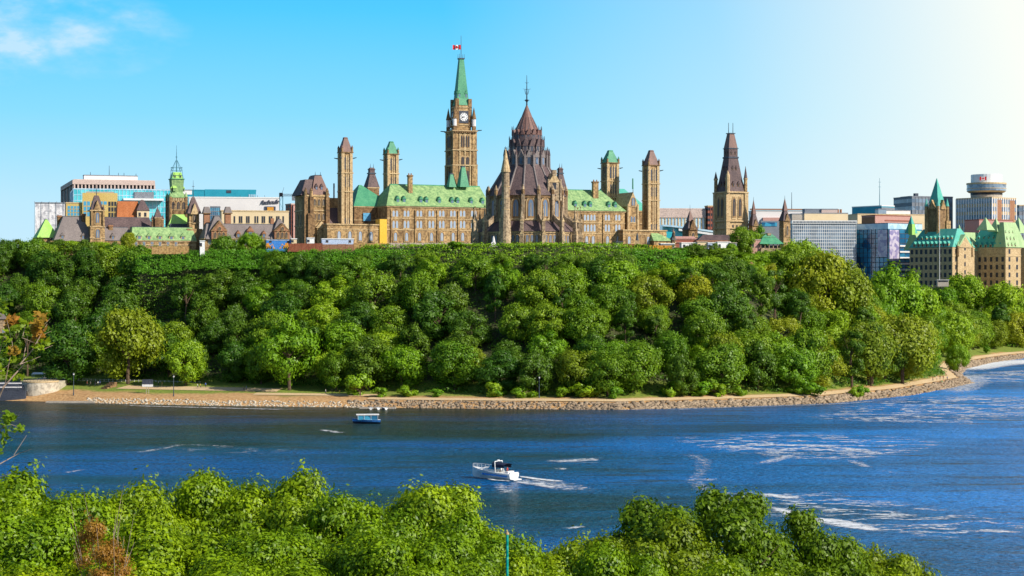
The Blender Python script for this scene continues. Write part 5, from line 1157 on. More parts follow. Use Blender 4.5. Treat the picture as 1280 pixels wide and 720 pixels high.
# boat wake
foam([(640, 596), (664, 602), (690, 606), (716, 612), (745, 618)], [.6, 3.2, 4.0, 4.0, 2], .72)
foam([(640, 594), (655, 597), (675, 600), (695, 602), (712, 604)], [.3, .9, 1.1, 1.0, .4], 1.2)
foam([(640, 599), (655, 604), (672, 606), (690, 610), (706, 613)], [.3, 1.5, 1.7, 1.5, .6], .95)
foam([(600, 593), (608, 598), (618, 601), (634, 602), (645, 600)], [.2, .6, .6, 1.1, .5], 1.1)
foam([(622, 603), (628, 608), (632, 616), (634, 624)], [.5, 1.6, 1.7, .6], .7)
# ============================================================ SHORE: path, rocks, walls
def ribbon(name, d0, d1, pxs, mat, dz, thick=.12):
    """strip of paving following the shore between two inland distances"""
    X = np.array(pxs, float); pts = []
    for x in X:
        y = float(shore(x)); e = 2.0; t = Vector((2*e, float(shore(x+e)-shore(x-e)), 0)).normalized(); nrm = Vector((-t.y, t.x, 0))
        pts.append((Vector((x, y, 0))+nrm*d0, Vector((x, y, 0))+nrm*d1))
    V = []; Fs = []
    K = 3
    for a, c_ in pts:
        for k in range(K+1):
            q = a.lerp(c_, k/K); V.append((q.x, q.y, float(gz(q.x, q.y))+dz))
    for i in range(len(pts)-1):
        for k in range(K): o_ = i*(K+1)+k; Fs.append([o_, o_+K+1, o_+K+2, o_+1][::-1])
    o = bpy.data.objects.new(name, np_mesh(name, np.array(V), np.array(Fs), [mat])); col.objects.link(o); o['kind'] = 'structure'; return o
ribbon('path', 20, 28, np.arange(-150, -84, 4), 'path_sand', .12)
ribbon('path', 12, 17, np.arange(-92, -46, 4), 'path_sand', .16)
ribbon('path', 5.6, 9.6, np.concatenate([np.arange(-50, 110, 4), np.arange(110, 200, 2.5), np.arange(200, 420, 4)]), 'path_sand', .14)
rng = np.random.default_rng(5)
def rocks(name, pxr, n, dr, smin, smax, seed, kind='stuff', mat='rock'):
    r = np.random.default_rng(seed); V = []; Fs = []; o_ = 0
    base = np.array([(-1, -1, -1), (1, -1, -1), (1, 1, -1), (-1, 1, -1), (-.7, -.7, .8), (.7, -.6, .9), (.6, .7, .7), (-.6, .7, .9)], float)
    fq = np.array([(0, 3, 2, 1), (4, 5, 6, 7), (0, 1, 5, 4), (1, 2, 6, 5), (2, 3, 7, 6), (3, 0, 4, 7)])
    for i in range(n):
        px = r.uniform(*pxr); x = px; y = float(shore(x)); sl = float(shore(x+2)-shore(x-2))/4; L = math.hypot(1, sl); d = r.uniform(*dr)
        X = x-sl/L*d; Yy = y+d/L; s_ = r.uniform(smin, smax); a = r.uniform(0, 6.28)
        p = base*(1+r.uniform(-.3, .3, base.shape))*np.array([s_*r.uniform(.7, 1.5), s_, s_*.7]); ca, sa = math.cos(a), math.sin(a)
        q = np.stack([p[:, 0]*ca-p[:, 1]*sa+X, p[:, 0]*sa+p[:, 1]*ca+Yy, p[:, 2]+float(gz(X, Yy))+s_*.2], 1); V.append(q); Fs.append(fq+o_); o_ += 8
    o = bpy.data.objects.new(name, np_mesh(name, np.concatenate(V), np.concatenate(Fs), [mat])); col.objects.link(o)
    if kind: o['kind'] = kind
    return o
rocks('riprap_rocks', (18, 300), 4600, (-1.2, 4.6), .15, .8, 7)
rocks('riprap_rocks', (-56, 18), 700, (-1, 5), .2, .6, 8)
rocks('shore_pebbles', (-150, -50), 900, (-1.0, 4), .1, .38, 9, mat='wall_limestone')
# round lock wall, sandstone retaining wall
t0 = P(44.5, 678, z=0); b = MB(); lw = empty('lock_wall', (t0.x, 684, 0)); tag(lw, 'rounded pale limestone lock wall end standing in the water at far left', 'lock wall')
rr = 6.6; zt_ = CH-(478-360)*680/F
b.cyl(0, 0, rr, -3, rr, zt_, 'wall_limestone', 40); b.box(-rr, rr, 0, 40, -3, zt_-.01, 'wall_limestone'); b.build('wall', lw)
b = MB(); b.cyl(0, 0, rr+.15, zt_-.01, rr+.15, zt_+.45, 'trim', 40); b.build('coping', lw)
b = MB()
for i in range(16): a = math.pi+math.pi*i/15; b.cyl(6*math.cos(a), 6*math.sin(a), .05, zt_+.4, .05, zt_+1.5, 'iron', 5)
b.build('railing', lw)
b = MB(); a = P(67, 690, z=-2); c_ = P(100, 712, z=-2); d = Vector((c_.x-a.x, c_.y-a.y, 0)); L = d.length
b.box(0, L, 0, 2.0, 0, zt_+1.0, 'stone_pale'); b.box(-.1, L+.1, -.2, 2.2, zt_+1.0, zt_+1.5, 'trim')
rw = b.build('retaining_wall', None, a, math.atan2(d.y, d.x)); tag(rw, 'golden sandstone retaining wall running back from the rounded lock wall', 'retaining wall')
b = MB(); b.box(0, 17, 0, 3.0, -2, .55, 'concrete'); lg = b.build('landing_ledge', None, P(57, 662, z=0)); tag(lg, 'low concrete landing ledge at the waterline beside the lock wall', 'landing')
# stairs
st = empty('stone_steps', P(106, 675, 503)); tag(st, 'dark stone steps climbing the sandy bank beside the fence', 'steps'); st.rotation_euler.z = -.5
b = MB()
for i in range(12): b.box(-1.4, 1.4, i*1.3, i*1.3+1.4, -1, .5+i*.55, 'stone_dark')
b.build('flight', st)
# lock gate
r = empty('lock_gate', P(9, 676, z=0)); tag(r, 'black timber lock gate with white beams at the far left', 'lock gate')
b = MB(); b.box(-9, 6.5, 0, 1.2, -2, 3.6, 'dark_panel'); b.build('gate', r)
b = MB()
for z_ in (4.6, 6.0): b.box(-9, 5, -.3, .6, z_, z_+.35, 'white_wall')
for x in (-8, -4, 0, 4): b.box(x-.2, x+.2, -.2, .4, 3.6, 6.2, 'dark_panel')
b.build('balance_beam', r)
b = MB(); b.box(-9, 6, 3, 30, -2, 5.4, 'dark_panel'); b.build('chamber_wall', r)
random.seed(11)
barrier(67, 250, 472.5, 480, 712, 'white_wall', 'low pale post and rail fence along the beach path', 34, False, 690, 'rail_fence', 'fence', 485)
# lamp posts
def lamp(px, py, Y, h, label):
    r = empty('lamp_post', P(px, Y, z=float(gz((px-640)*Y/F, Y)))); tag(r, label, 'lamp post', 'dark lamp posts along the shore path')
    b = MB(); b.cyl(0, 0, .17, -.5, .1, h, 'iron', 6); b.cyl(0, 0, .25, 0, .18, .8, 'iron', 8); b.build('pole', r)
    b = MB(); b.cyl(0, 0, .2, h, .34, h+.5, 'white_paint', 8); b.cyl(0, 0, .36, h+.5, .05, h+.85, 'iron', 8); b.build('lantern', r)
for px, Y, h, l in ((92, 673, 7, 'dark lamp post on the rocks beside the sandstone retaining wall'), (217, 660, 6.5, 'dark lamp post standing on the beach left of the grass bank'), (674, 641, 6.5, 'dark lamp post on the rocks below the library'), (747, 652, 6.5, 'lamp post with white lantern among bushes right of the library')): lamp(px, 0, Y, h, l)
# information board, shelter, bench, small house
r = empty('information_board', P(184.5, 668, z=float(gz(P(184.5, 668).x, 668)))); tag(r, 'white and dark blue notice board on posts on the beach grass', 'notice board')
b = MB(); b.box(-1.9, 1.9, -.1, .1, 3.2, 5.0, 'dark_panel'); b.box(-1.9, 1.9, -.12, .12, 2.4, 3.2, 'white_paint'); b.build('panel', r)
for x in (-.4, .4): b = MB(); b.box(x-.1, x+.1, -.08, .08, -.5, 2.5, 'concrete'); b.build('post', r)
r = empty('picnic_canopy', P(48, 712, z=float(gz(P(48, 712).x, 712)))); tag(r, 'white flat canopy on thin legs on the lawn behind the lock wall', 'canopy')
b = MB(); b.frus((-2.2, 2.2, -1.6, 1.6, 2.3), (-1.7, 1.7, -1.1, 1.1, 2.9), 'white_paint'); b.build('canopy', r)
for x in (-2, 2):
    for y in (-1.4, 1.4): b = MB(); b.cyl(x, y, .07, -.3, .07, 2.3, 'white_paint', 5); b.build('leg', r)
b = MB(); b.box(-1.4, 1.4, -.5, .5, .75, .85, 'white_paint'); b.box(-.1, .1, -.4, .4, 0, .75, 'iron'); b.build('table', r)
r = empty('park_bench', P(66, 705, z=float(gz(P(66, 705).x, 705)))); tag(r, 'pale park bench in tree shade beside the white canopy', 'bench')
b = MB(); b.box(-1.5, 1.5, -.3, .3, .42, .5, 'white_wall'); b.build('seat', r); b = MB(); b.box(-1.5, 1.5, .25, .32, .55, 1.0, 'white_wall'); b.build('backrest', r)
for x in (-1.2, 1.2): b = MB(); b.box(x-.06, x+.06, -.28, .28, 0, .45, 'iron'); b.build('leg', r)
B = Bld('stone_house', -14, 745, 18, 'grey stone house with pale gable roof in deep shade at left edge', 'house', zb=12); x1 = B.s(8); H = B.z(399)
b = MB(); b.box(0, x1, 0, 9, -6, H, 'stone_grey'); B.part(b, 'wall'); b = MB(); b.gable(-.6, x1+.6, -.6, 9.6, H, B.z(383), 'slate_grey', 'y'); B.part(b, 'roof')
for i in range(3):
    for j in range(2): B.win(x1*(i+.5)/3, H*(.3+.4*j), 0, 1.1, 1.8, 'rect')
# stone garden kiosk half way down the slope
Y = next(y_ for y_ in range(735, 800) if gz(P(939, y_).x, y_) > CH+(360-331)*y_/F-5.5 or y_ == 799); r = empty('stone_kiosk', P(939, Y, z=float(gz(P(939, Y).x, Y)))); tag(r, 'small pale stone turret with open arch among trees below the green pavilion', 'turret')
zt_ = CH-(331-360)*Y/F-r.location.z
b = MB(); b.cyl(0, 0, 2.6, -4, 2.4, zt_-1.5, 'stone_pale', 10); b.cyl(0, 0, 2.9, zt_-1.5, 2.8, zt_-.9, 'trim', 10); b.build('wall', r)
b = MB(); b.cyl(0, 0, 2.7, zt_-.9, .2, zt_+1.2, 'brick_brown', 10); b.build('roof', r)
b = MB(); b.M = Matrix.Translation((0, -2.5, zt_-4.2)); b.xz(lancet_pts(2.2, 3.8), -.1, .4, 'glass_dark'); b.build('arch', r)
# ============================================================ PEOPLE
def person_mesh(name, pose, shirt, trouser):
    """one continuous skinned body; clothing, skin and hair by material"""
    me = bpy.data.meshes.new(name); st = pose.get('stride', .12); ar = pose.get('arm', .1); sit = pose.get('sit', False)
    V = [(0, 0, .95), (0, 0, 1.2), (0, 0, 1.42), (0, 0, 1.53), (0, -.01, 1.66), (0, 0, 1.76)]; E = [(0, 1), (1, 2), (2, 3), (3, 4), (4, 5)]; Rr = [.15, .14, .15, .055, .10, .07]
    for s_ in (-1, 1):
        i = len(V)
        if sit: V += [(s_*.1, 0, .9), (s_*.12, -.42, .88), (s_*.12, -.45, .45), (s_*.12, -.6, .42)]
        else: V += [(s_*.1, 0, .86), (s_*.11, -s_*st*.5-.02, .48), (s_*.11, -s_*st, .09), (s_*.12, -s_*st-.16, .05)]
        E += [(0, i), (i, i+1), (i+1, i+2), (i+2, i+3)]; Rr += [.10, .07, .05, .04]
        i = len(V); V += [(s_*.2, 0, 1.41), (s_*(.25+ar*.3), s_*ar*.3, 1.14), (s_*(.25+ar*.5), -ar*.9-.03, .90), (s_*(.25+ar*.5), -ar-.05, .80)]
        E += [(2, i), (i, i+1), (i+1, i+2), (i+2, i+3)]; Rr += [.065, .05, .038, .04]
    me.from_pydata([Vector(p) for p in V], E, []); o = bpy.data.objects.new(name, me); col.objects.link(o)
    sk = o.modifiers.new('s', 'SKIN')
    for i, d_ in enumerate(me.skin_vertices[0].data): d_.radius = (Rr[i], Rr[i]*(.75 if i < 3 else 1)); d_.use_root = (i == 0)
    o.modifiers.new('u', 'SUBSURF').levels = 1
    dg_ = bpy.context.evaluated_depsgraph_get(); ev = o.evaluated_get(dg_); out = bpy.data.meshes.new_from_object(ev); bpy.data.objects.remove(o)
    out.name = name
    out.materials.clear()
    for q in (MATS[trouser], MATS[shirt], MATS['skin'], MATS['hair']): out.materials.append(q)
    for p in out.polygons:
        c_ = p.center; r_ = abs(c_.x)
        p.material_index = 3 if (c_.z > 1.70 or (c_.z > 1.58 and c_.y > .03)) else 2 if c_.z > 1.5 else 1 if (c_.z > .98 and not (r_ > .24 and c_.z < 1.2)) else 2 if (r_ > .22 and c_.z > .7) else 0
        p.use_smooth = True
    return out
shirts = ['shirt_red', 'shirt_white', 'shirt_blue', 'shirt_black', 'shirt_yellow', 'shirt_green']; poses = [dict(stride=.22, arm=.15), dict(stride=.05, arm=.06), dict(stride=.3, arm=.25)]
PM = {}
def person(px, Y, k, tr, pose, rot, label, z=None, group=None):
    key = (k, tr, pose)
    if key not in PM: PM[key] = person_mesh('person', poses[pose], shirts[k], tr)
    x = (px-640)*Y/F; o = bpy.data.objects.new('person', PM[key]); col.objects.link(o); o.location = (x, Y, (float(gz(x, Y)) if z is None else z)+.1); o.rotation_euler.z = rot; tag(o, label, 'person', group); return o
D, Tn = 'trouser_dark', 'trouser_tan'; GP = 'people on the shore path'
for a in [(24, 688, 1, D, 1, .5, 'person in white shirt standing on the lock wall, left of pair', zt_*0+6.6), (29, 688, 5, Tn, 0, 2, 'person in green shirt standing on the lock wall, right of pair', 6.6),
          (52, 690, 3, D, 1, 0, 'person in black standing on top of the lock wall'), (64, 692, 0, Tn, 0, 1, 'person in red top at the right corner of the lock wall'),
          (109, 693, 0, D, 0, 1.5, 'person in red top walking at the head of the steps'), (113, 694, 1, Tn, 2, 1.5, 'person in white top just right of the red top by the steps'),
          (119, 692, 3, D, 1, .3, 'person in black between the two white tops by the steps'), (122.5, 692, 1, D, 0, 4, 'person in white top right of the figure in black'), (125, 693, 2, D, 1, 4, 'person in blue top at right end of the group by the steps'),
          (137, 688, 3, D, 2, 1.6, 'person in black alone on the path behind the fence'), (180, 690, 2, Tn, 0, 4.6, 'person in blue shirt on the path above the notice board'), (198, 686, 1, D, 1, 4.6, 'person in white top right of the notice board'),
          (202.5, 684, 4, Tn, 0, 1.6, 'person in yellow top where the fence meets the path'), (247, 676, 1, D, 2, 1.6, 'person in white top walking above the grass bank, left of pair'), (250.5, 676, 4, D, 0, 1.6, 'person in yellow top walking above the grass bank, right of pair'),
          (257, 678, 2, D, 1, 0, 'person in blue top at tree edge right of the walking pair'), (305, 668, 3, D, 0, 4.6, 'person in black with blue shade behind the beach'), (308, 668, 2, D, 1, 4.6, 'person in blue beside the figure in black behind the beach'),
          (407, 657, 1, D, 0, 1.6, 'person in white top at the right end of the beach'), (415, 657, 3, D, 1, 1.6, 'person in black at the right end of the beach'), (424.5, 655, 4, 'shirt_yellow', 1, 0, 'person dressed in yellow at the right end of the beach'),
          (1166, 766, 3, D, 0, 1, 'person in black on the path bend, left of the crowd'), (1171, 772, 1, Tn, 1, 1, 'person in white top on the path bend'), (1175, 778, 3, D, 2, 2, 'person in black with dark trousers in the middle of the path bend'),
          (1179, 780, 0, D, 0, 2, 'person in red top on the path bend'), (1184, 782, 2, D, 1, 2, 'person in blue top at right end of the path bend group'), (1177.5, 765, 5, Tn, 2, 0, 'person in green top in front of the path bend group'),
          (1140, 718, 3, D, 0, 4.7, 'person in black on the path left of the bend, left of pair'), (1144, 721, 0, D, 0, 4.7, 'person in red top on the path left of the bend, right of pair')]:
    person(*a[:7], z=(a[7] if len(a) > 7 else None), group=GP)
# ============================================================ BOATS
bw = empty('motor_cruiser', (0, 0, 0)); tag(bw, 'white and blue cabin cruiser under way mid river with dark canvas top', 'boat')
def hull(b, L, W, H, side, bot, deck, n=14):
    secs = []
    for i in range(n+1):
        t = i/n; hw = W/2*(1-max(0, (t-.45)/.55)**2.2) if t > .45 else W/2; zt = H*(1+.35*t*t); ch = hw*(.82-.35*t); x = L*(t-.5)
        secs.append([(x, -hw, zt), (x+.0, -ch, H*.35+.3*t), (x-.25*t*L*.1, -ch*.2, -.35+.35*t**3), (x-.25*t*L*.1, ch*.2, -.35+.35*t**3), (x, ch, H*.35+.3*t), (x, hw, zt)])
    for i in range(n):
        a, c_ = secs[i], secs[i+1]
        for j in range(5): b.add([a[j], c_[j], c_[j+1], a[j+1]], [(0, 1, 2, 3)], side if j in (0, 4) else bot)
        b.add([a[0], a[5], c_[5], c_[0]], [(0, 1, 2, 3)], deck)
    b.add(secs[0], [(0, 1, 2, 3, 4, 5)], side); return secs
b = MB(); hull(b, 10.4, 3.5, 1.5, 'white_paint', 'white_paint', 'white_paint'); b.build('hull', bw)
b = MB(); 
for s_ in (-1, 1): b.box(-4.6, 1.6, s_*1.66-.03, s_*1.66+.03, .78, 1.15, 'blue_paint')
b.build('stripe', bw)
b = MB(); b.frus((-1.2, 3.4, -1.25, 1.25, 1.45), (-.8, 2.2, -1.0, 1.0, 2.15), 'white_paint'); b.build('cabin', bw)
b = MB(); b.frus((-1.3, .6, -1.22, 1.22, 2.05), (-1.2, -.2, -1.05, 1.05, 2.95), 'glass_blue'); b.build('windscreen', bw)
b = MB(); n = 8
for i in range(n):
    a0 = math.pi*i/n; a1 = math.pi*(i+1)/n
    b.add([(-3.6, -1.35*math.cos(a0), 3.1+.35*math.sin(a0)), (-.4, -1.25*math.cos(a0), 3.2+.45*math.sin(a0)), (-.4, -1.25*math.cos(a1), 3.2+.45*math.sin(a1)), (-3.6, -1.35*math.cos(a1), 3.1+.35*math.sin(a1))], [(0, 1, 2, 3)], 'navy_canvas')
for s_ in (-1, 1): b.box(-3.5, -.6, s_*1.33-.02, s_*1.33+.02, 2.55, 3.15, 'navy_canvas')
b.build('canvas_top', bw)
b = MB(); b.tube((-1.6, -1.5, 1.5), (-1.2, -1.3, 3.75), .09, .09, 'white_paint', 6); b.tube((-1.6, 1.5, 1.5), (-1.2, 1.3, 3.75), .09, .09, 'white_paint', 6); b.tube((-1.2, -1.3, 3.75), (-1.2, 1.3, 3.75), .1, .1, 'white_paint', 6); b.cyl(-1.2, 0, .35, 3.8, .2, 4.05, 'white_paint', 10); b.build('radar_arch', bw)
b = MB()
for i in range(7):
    t = .55+.43*i/6; hw = 1.6*(1-max(0, (t-.45)/.55)**2.2); x = 10.4*(t-.5)
    for s_ in (-1, 1): b.tube((x, s_*hw, 1.6+.3*t), (x, s_*hw*.97, 2.4+.3*t), .03, .03, 'white_paint', 4)
    if i < 6:
        t2 = .55+.43*(i+1)/6; h2 = 1.6*(1-max(0, (t2-.45)/.55)**2.2); x2 = 10.4*(t2-.5)
        for s_ in (-1, 1): b.tube((x, s_*hw*.97, 2.4+.3*t), (x2, s_*h2*.97, 2.4+.3*t2), .035, .035, 'white_paint', 4)
b.build('bow_rail', bw)
b = MB(); b.box(-6.1, -5.15, -1.4, 1.4, .25, .45, 'white_paint'); b.box(-5.2, -4.9, -1.5, 1.5, 1.4, 1.75, 'white_paint'); b.build('swim_platform', bw)
b = MB(); b.box(-4.4, -3.7, -1.1, 1.1, 1.45, 1.95, 'white_wall'); b.build('seat', bw)
bp = P(616, 396, z=.1); bw.location = (bp.x, 399, .12); bw.rotation_euler = (0, R(-2.5), math.pi-R(36)); bw.scale = (1.05, 1.0, 1.0)
for px, dx, k, l in ((0, -2.6, 1, 'person in white sitting at the helm of the cruiser'), (0, -3.4, 0, 'person in red sitting behind the helm of the cruiser')):
    pm = person_mesh('person', dict(sit=True, arm=.2), shirts[k], D); o = bpy.data.objects.new('person', pm); col.objects.link(o)
    q = Matrix.Rotation(bw.rotation_euler.z, 3, 'Z') @ Vector((dx, .5 if k else -.5, 0)); o.location = (bw.location.x+q.x, bw.location.y+q.y, .95); o.rotation_euler.z = bw.rotation_euler.z+math.pi/2; tag(o, l, 'person')
tb = empty('tour_boat', (0, 0, 0)); tag(tb, 'small blue tour boat with flat white canopy near the far beach', 'boat')
b = MB(); hull(b, 8.2, 2.8, 1.1, 'blue_paint', 'navy_canvas', 'white_paint'); b.build('hull', tb)
b = MB(); b.box(-3.4, 2.6, -1.15, 1.15, 1.1, 2.5, 'glass_blue'); b.build('cabin', tb)
b = MB(); b.box(-3.7, 3.0, -1.4, 1.4, 2.5, 2.75, 'white_paint'); b.build('canopy', tb)
for x in (-3.3, -1.3, .7, 2.5):
    for s_ in (-1, 1): b = MB(); b.tube((x, s_*1.25, 1.2), (x, s_*1.3, 2.5), .05, .05, 'white_paint', 4); b.build('post', tb)
tb.location = P(458, 561, z=.1); tb.rotation_euler.z = math.pi+.12
# moored dinghies at the floating dock
fd = empty('floating_dock', P(472, 629, z=.3)); tag(fd, 'low grey floating dock at the right end of the beach', 'dock'); b = MB(); b.box(-6, 6, -1, 1, -.2, .35, 'concrete'); b.build('deck', fd); fd.rotation_euler.z = -.05
for i, (px, l) in enumerate(((464, 'pale moored dinghy at the left end of the dock'), (472, 'pale moored dinghy in the middle of the dock'), (480, 'pale moored dinghy at the right end of the dock'))):
    dr = empty('moored_dinghy', P(px, 626.4, z=.15)); tag(dr, l, 'dinghy', 'dinghies moored at the dock'); b = MB(); hull(b, 2.9, 1.2, .5, 'white_paint', 'concrete_grey', 'concrete_grey'); b.build('hull', dr); b = MB(); b.box(-.2, .2, -.5, .5, .4, .62, 'white_paint'); b.build('thwart', dr); dr.rotation_euler.z = math.pi*.5+.3*i
# ============================================================ TREES
def leaf_mesh(name, pos, outw, size, rs, mat, jit=.42):
    n = len(pos); nr = outw+rs.normal(0, jit, (n, 3)); nr[:, 2] += .25; nr /= np.linalg.norm(nr, axis=1)[:, None]+1e-9
    a = np.cross(nr, rs.normal(0, 1, (n, 3))); a /= np.linalg.norm(a, axis=1)[:, None]+1e-9; c_ = np.cross(nr, a)
    s_ = size*rs.uniform(.5, 1.55, n)[:, None]; a = a*s_; c_ = c_*s_*.62
    V = np.stack([pos-a, pos-c_*.9+a*.1, pos+a, pos+c_*.9+a*.1], 1).reshape(-1, 3); Fs = np.arange(n*4).reshape(-1, 4)
    return np_mesh(name, V, Fs, [mat])
def crown(name, seed, rx, rz, nlobe, ncl, nleaf, leaf, mat, clr, droop=0.0, shell=.80, full=False, lr=(.17, .34), spike=0.0):
    rs = np.random.default_rng(seed)
    d = rs.normal(0, 1, (nlobe, 3)); d[:, 2] = np.abs(d[:, 2])*rs.choice([1, 1, -.9] if full else [1, 1, 1, -.5], nlobe); d /= np.linalg.norm(d, axis=1)[:, None]
    rad = rs.uniform(lr[0], lr[1], nlobe); ell = np.array([rx, rx, rz]); lc = d*ell*(1-rad)[:, None]*rs.uniform(.72, 1.05, nlobe)[:, None]
    li = rs.integers(0, nlobe, ncl); cd = rs.normal(0, 1, (ncl, 3)); cd += d[li]*.8; cd /= np.linalg.norm(cd, axis=1)[:, None]
    cp = lc[li]+cd*(rad[li]*rx)[:, None]*np.array([1, 1, .85])*rs.uniform(shell-.35, 1.12, ncl)[:, None]
    if spike:                                            # shoots reaching out of the crown
        sp_i = rs.random(ncl) < .045; cp[sp_i] += (cd[sp_i]*.5+np.array([0, 0, .9]))*rs.uniform(.1, .8, sp_i.sum())[:, None]*rx*spike
    # drop clusters buried inside other lobes
    dist = np.linalg.norm((cp[:, None, :]-lc[None])/(rad*rx)[None, :, None], axis=2); cov = (dist < .7).sum(1)-(dist[np.arange(ncl), li] < .7); keep = cov < 1
    cp = cp[keep]; cd = cd[keep]; k = len(cp)
    ii = np.repeat(np.arange(k), nleaf); off = rs.normal(0, clr, (len(ii), 3))*np.array([1, 1, .7]); pos = cp[ii]+off
    if droop: pos[:, 2] -= droop*np.abs(rs.normal(0, 1, len(ii)))*(np.hypot(pos[:, 0], pos[:, 1])/rx)
    ow = cd[ii]*.9+off/clr*.5
    return leaf_mesh(name, pos, ow, leaf, rs, mat)
def trunk_mesh(h, rx, seed, mat='bark', r0=.35, limbs=7):
    rr = random.Random(seed); b = MB(); pts = [(0, 0, -2.0)]
    for i in range(1, 5): pts.append((rr.uniform(-.3, .3)*i*.4, rr.uniform(-.3, .3)*i*.4, h*i/4))
    rad = [r0*1.2, r0, r0*.8, r0*.6, r0*.3]
    for i in range(4): b.tube(pts[i], pts[i+1], rad[i], rad[i+1], mat, 7)
    for k in range(limbs):
        i = rr.choice([2, 3, 3]); p = Vector(pts[i]); a = 6.28*k/limbs+rr.uniform(-.4, .4); q = p+Vector((math.cos(a)*rx*.35, math.sin(a)*rx*.35, h*rr.uniform(.12, .3))); b.tube(p, q, r0*.45, r0*.25, mat, 5)
        for j in range(2): a2 = a+rr.uniform(-.8, .8); e = q+Vector((math.cos(a2)*rx*.3, math.sin(a2)*rx*.3, h*rr.uniform(.05, .25))); b.tube(q, e, r0*.24, r0*.08, mat, 4)
    return b
# far kinds: (crown mesh, crown centre height, trunk, kind words)
KINDS_ = {}
def kind(key, words, seeds, rx, rz, nl, ncl, nleaf, leaf, mat, clr, ch, th, droop=0.0, cat='tree', bark='bark', tr=.35):
    KINDS_[key] = dict(words=words, rx=rx, rz=rz, ch=ch, v=[(crown('crown', s_, rx, rz, nl, ncl, nleaf, leaf, mat, clr, droop=droop, full=True, spike=.10), trunk_mesh(th, rx, s_, bark, tr).mesh('trunk')) for s_ in seeds])
kind('mid', 'mid green broad tree', (1, 2, 3), 6.9, 6.4, 46, 1500, 12, .28, 'leaf_mid', .66, 6.9, 9.0)
kind('dark', 'dark green tree', (4, 5), 6.3, 7.0, 44, 1500, 12, .28, 'leaf_dark', .62, 7.4, 9.5)
kind('bright', 'bright green rounded tree', (6, 7), 6.5, 6.0, 44, 1500, 12, .28, 'leaf_bright', .62, 6.4, 8.0)
kind('gold', 'yellow green tree', (8, 9), 6.8, 6.6, 44, 1500, 12, .27, 'leaf_gold', .66, 7.0, 8.5, droop=.8)
kind('tall', 'narrow dark green tree', (12, 13), 3.7, 8.6, 20, 900, 12, .27, 'leaf_dark', .42, 9.2, 12.0)
kind('small', 'small bright bush', (10, 11), 3.2, 2.6, 9, 300, 10, .30, 'leaf_bright', .4, 2.2, 2.2)
TREES = []
def tree(key, x, y, s_=1.0, sz=1.0, z=None, name='deciduous_tree', group='trees on the wooded slope', vi=None, sink=0.0):
    K = KINDS_[key]; cm, tm = K['v'][vi if vi is not None else random.randrange(len(K['v']))]
    zb = float(gz(x, y)) if z is None else z
    r = empty(name if key != 'small' else 'leafy_bush', (x, y, zb-sink), random.uniform(0, 6.28)); qa = random.uniform(.82, 1.2) if 'slope' in group else 1.0; r.scale = (s_*qa, s_/qa*random.uniform(.95, 1.1), s_*sz)
    c_ = bpy.data.objects.new('crown', cm); col.objects.link(c_); c_.parent = r; c_.location = (0, 0, K['ch'])
    t = bpy.data.objects.new('trunk', tm); col.objects.link(t); t.parent = r
    r['category'] = 'tree' if key != 'small' else 'bush'; r['group'] = group
    TREES.append((r, key)); return r
random.seed(21)
# hillside trees, laid out along the shore in rows going up the slope
placed = []
def slope_trees():
    rows = 6
    for ri in range(rows):
        f = ri/(rows-1)
        x = -238.0+random.uniform(0, 5)
        while x < 172:
            E = float(np.interp(x, ED, EE)); d0 = float(np.interp(x, D0, DD)); d = d0-1.5+(E*.86-d0+1.5)*f+random.uniform(-3, 3)
            y = float(shore(x)); sl = (float(shore(x+6))-float(shore(x-6)))/12; L = math.hypot(1, sl); X = x-sl/L*d+random.uniform(-2, 2); Y = y+d/L
            px = 640+X*F/Y
            if -30 < px < 1310: placed.append((X, Y, f))
            x += random.uniform(13.0, 17.4)/ (1 if sl < .8 else 1+.25*sl)
slope_trees()
for x_ in range(-238, -118, 12): dd_ = float(np.interp(x_, ED, EE))*random.uniform(.92, 1.0); placed.append((x_+random.uniform(-2, 2), float(shore(x_))+dd_, .95))
def kpick(px, py, f):
    if random.random() < .09: return 'tall'
    r = random.random()
    if px < 330: return 'dark' if r < .62 else 'mid' if r < .88 else 'bright'
    if px < 620: return 'dark' if r < .42 else 'mid' if r < .82 else 'bright'
    if px < 950: return 'dark' if r < .22 else 'mid' if r < .68 else 'bright' if r < .9 else 'gold'
    return 'mid' if r < .30 else 'bright' if r < .62 else 'gold' if r < .96 else 'dark'
for X, Y, f in placed:
    px = 640+X*F/Y; k = kpick(px, 0, f); s_ = random.uniform(.90, 1.36)*(1.08 if f < .2 else 1.0)
    zb = float(gz(X, Y)); K = KINDS_[k]
    lim = 300 if px < 90 else 306 if px < 190 else 316 if px < 860 else np.interp(px, [860, 950, 1070, 1110, 1400], [318, 326, 340, 352, 356])     # highest row the canopy may reach
    ztop = CH+(360-lim)*Y/F; h = (K['ch']+K['rz']*.95)
    s_ = min(s_, max(.42, (ztop-zb)/h)); tree(k, X, Y, s_, random.uniform(.9, 1.1), sink=.3)
# right-hand woods beyond the bend
random.seed(22)
for ri, (dlo, step) in enumerate(((22, 15), (46, 20), (80, 26))):
    x = 176.0
    while x < 360:
        y = float(shore(x)); sl = (float(shore(x+8))-float(shore(x-8)))/16; L = math.hypot(1, sl); d = dlo+random.uniform(-3, 3); X = x-sl/L*d; Y = y+d/L; px = 640+X*F/Y
        if px < 1310 and X > 150: k = kpick(1000, 0, 0); h = KINDS_[k]['ch']+KINDS_[k]['rz']; lim = np.interp(px, [1100, 1130, 1200, 1310], [345, 350, 354, 350])+random.uniform(-4, 4); zb = float(gz(X, Y)); s_ = min(random.uniform(1.15, 1.6), max(.5, (CH+(360-lim)*Y/F-zb)/h)); tree(k, X, Y, s_, 1.05, sink=.5, group='trees beyond the river bend')
        x += step/L*random.uniform(.85, 1.2)
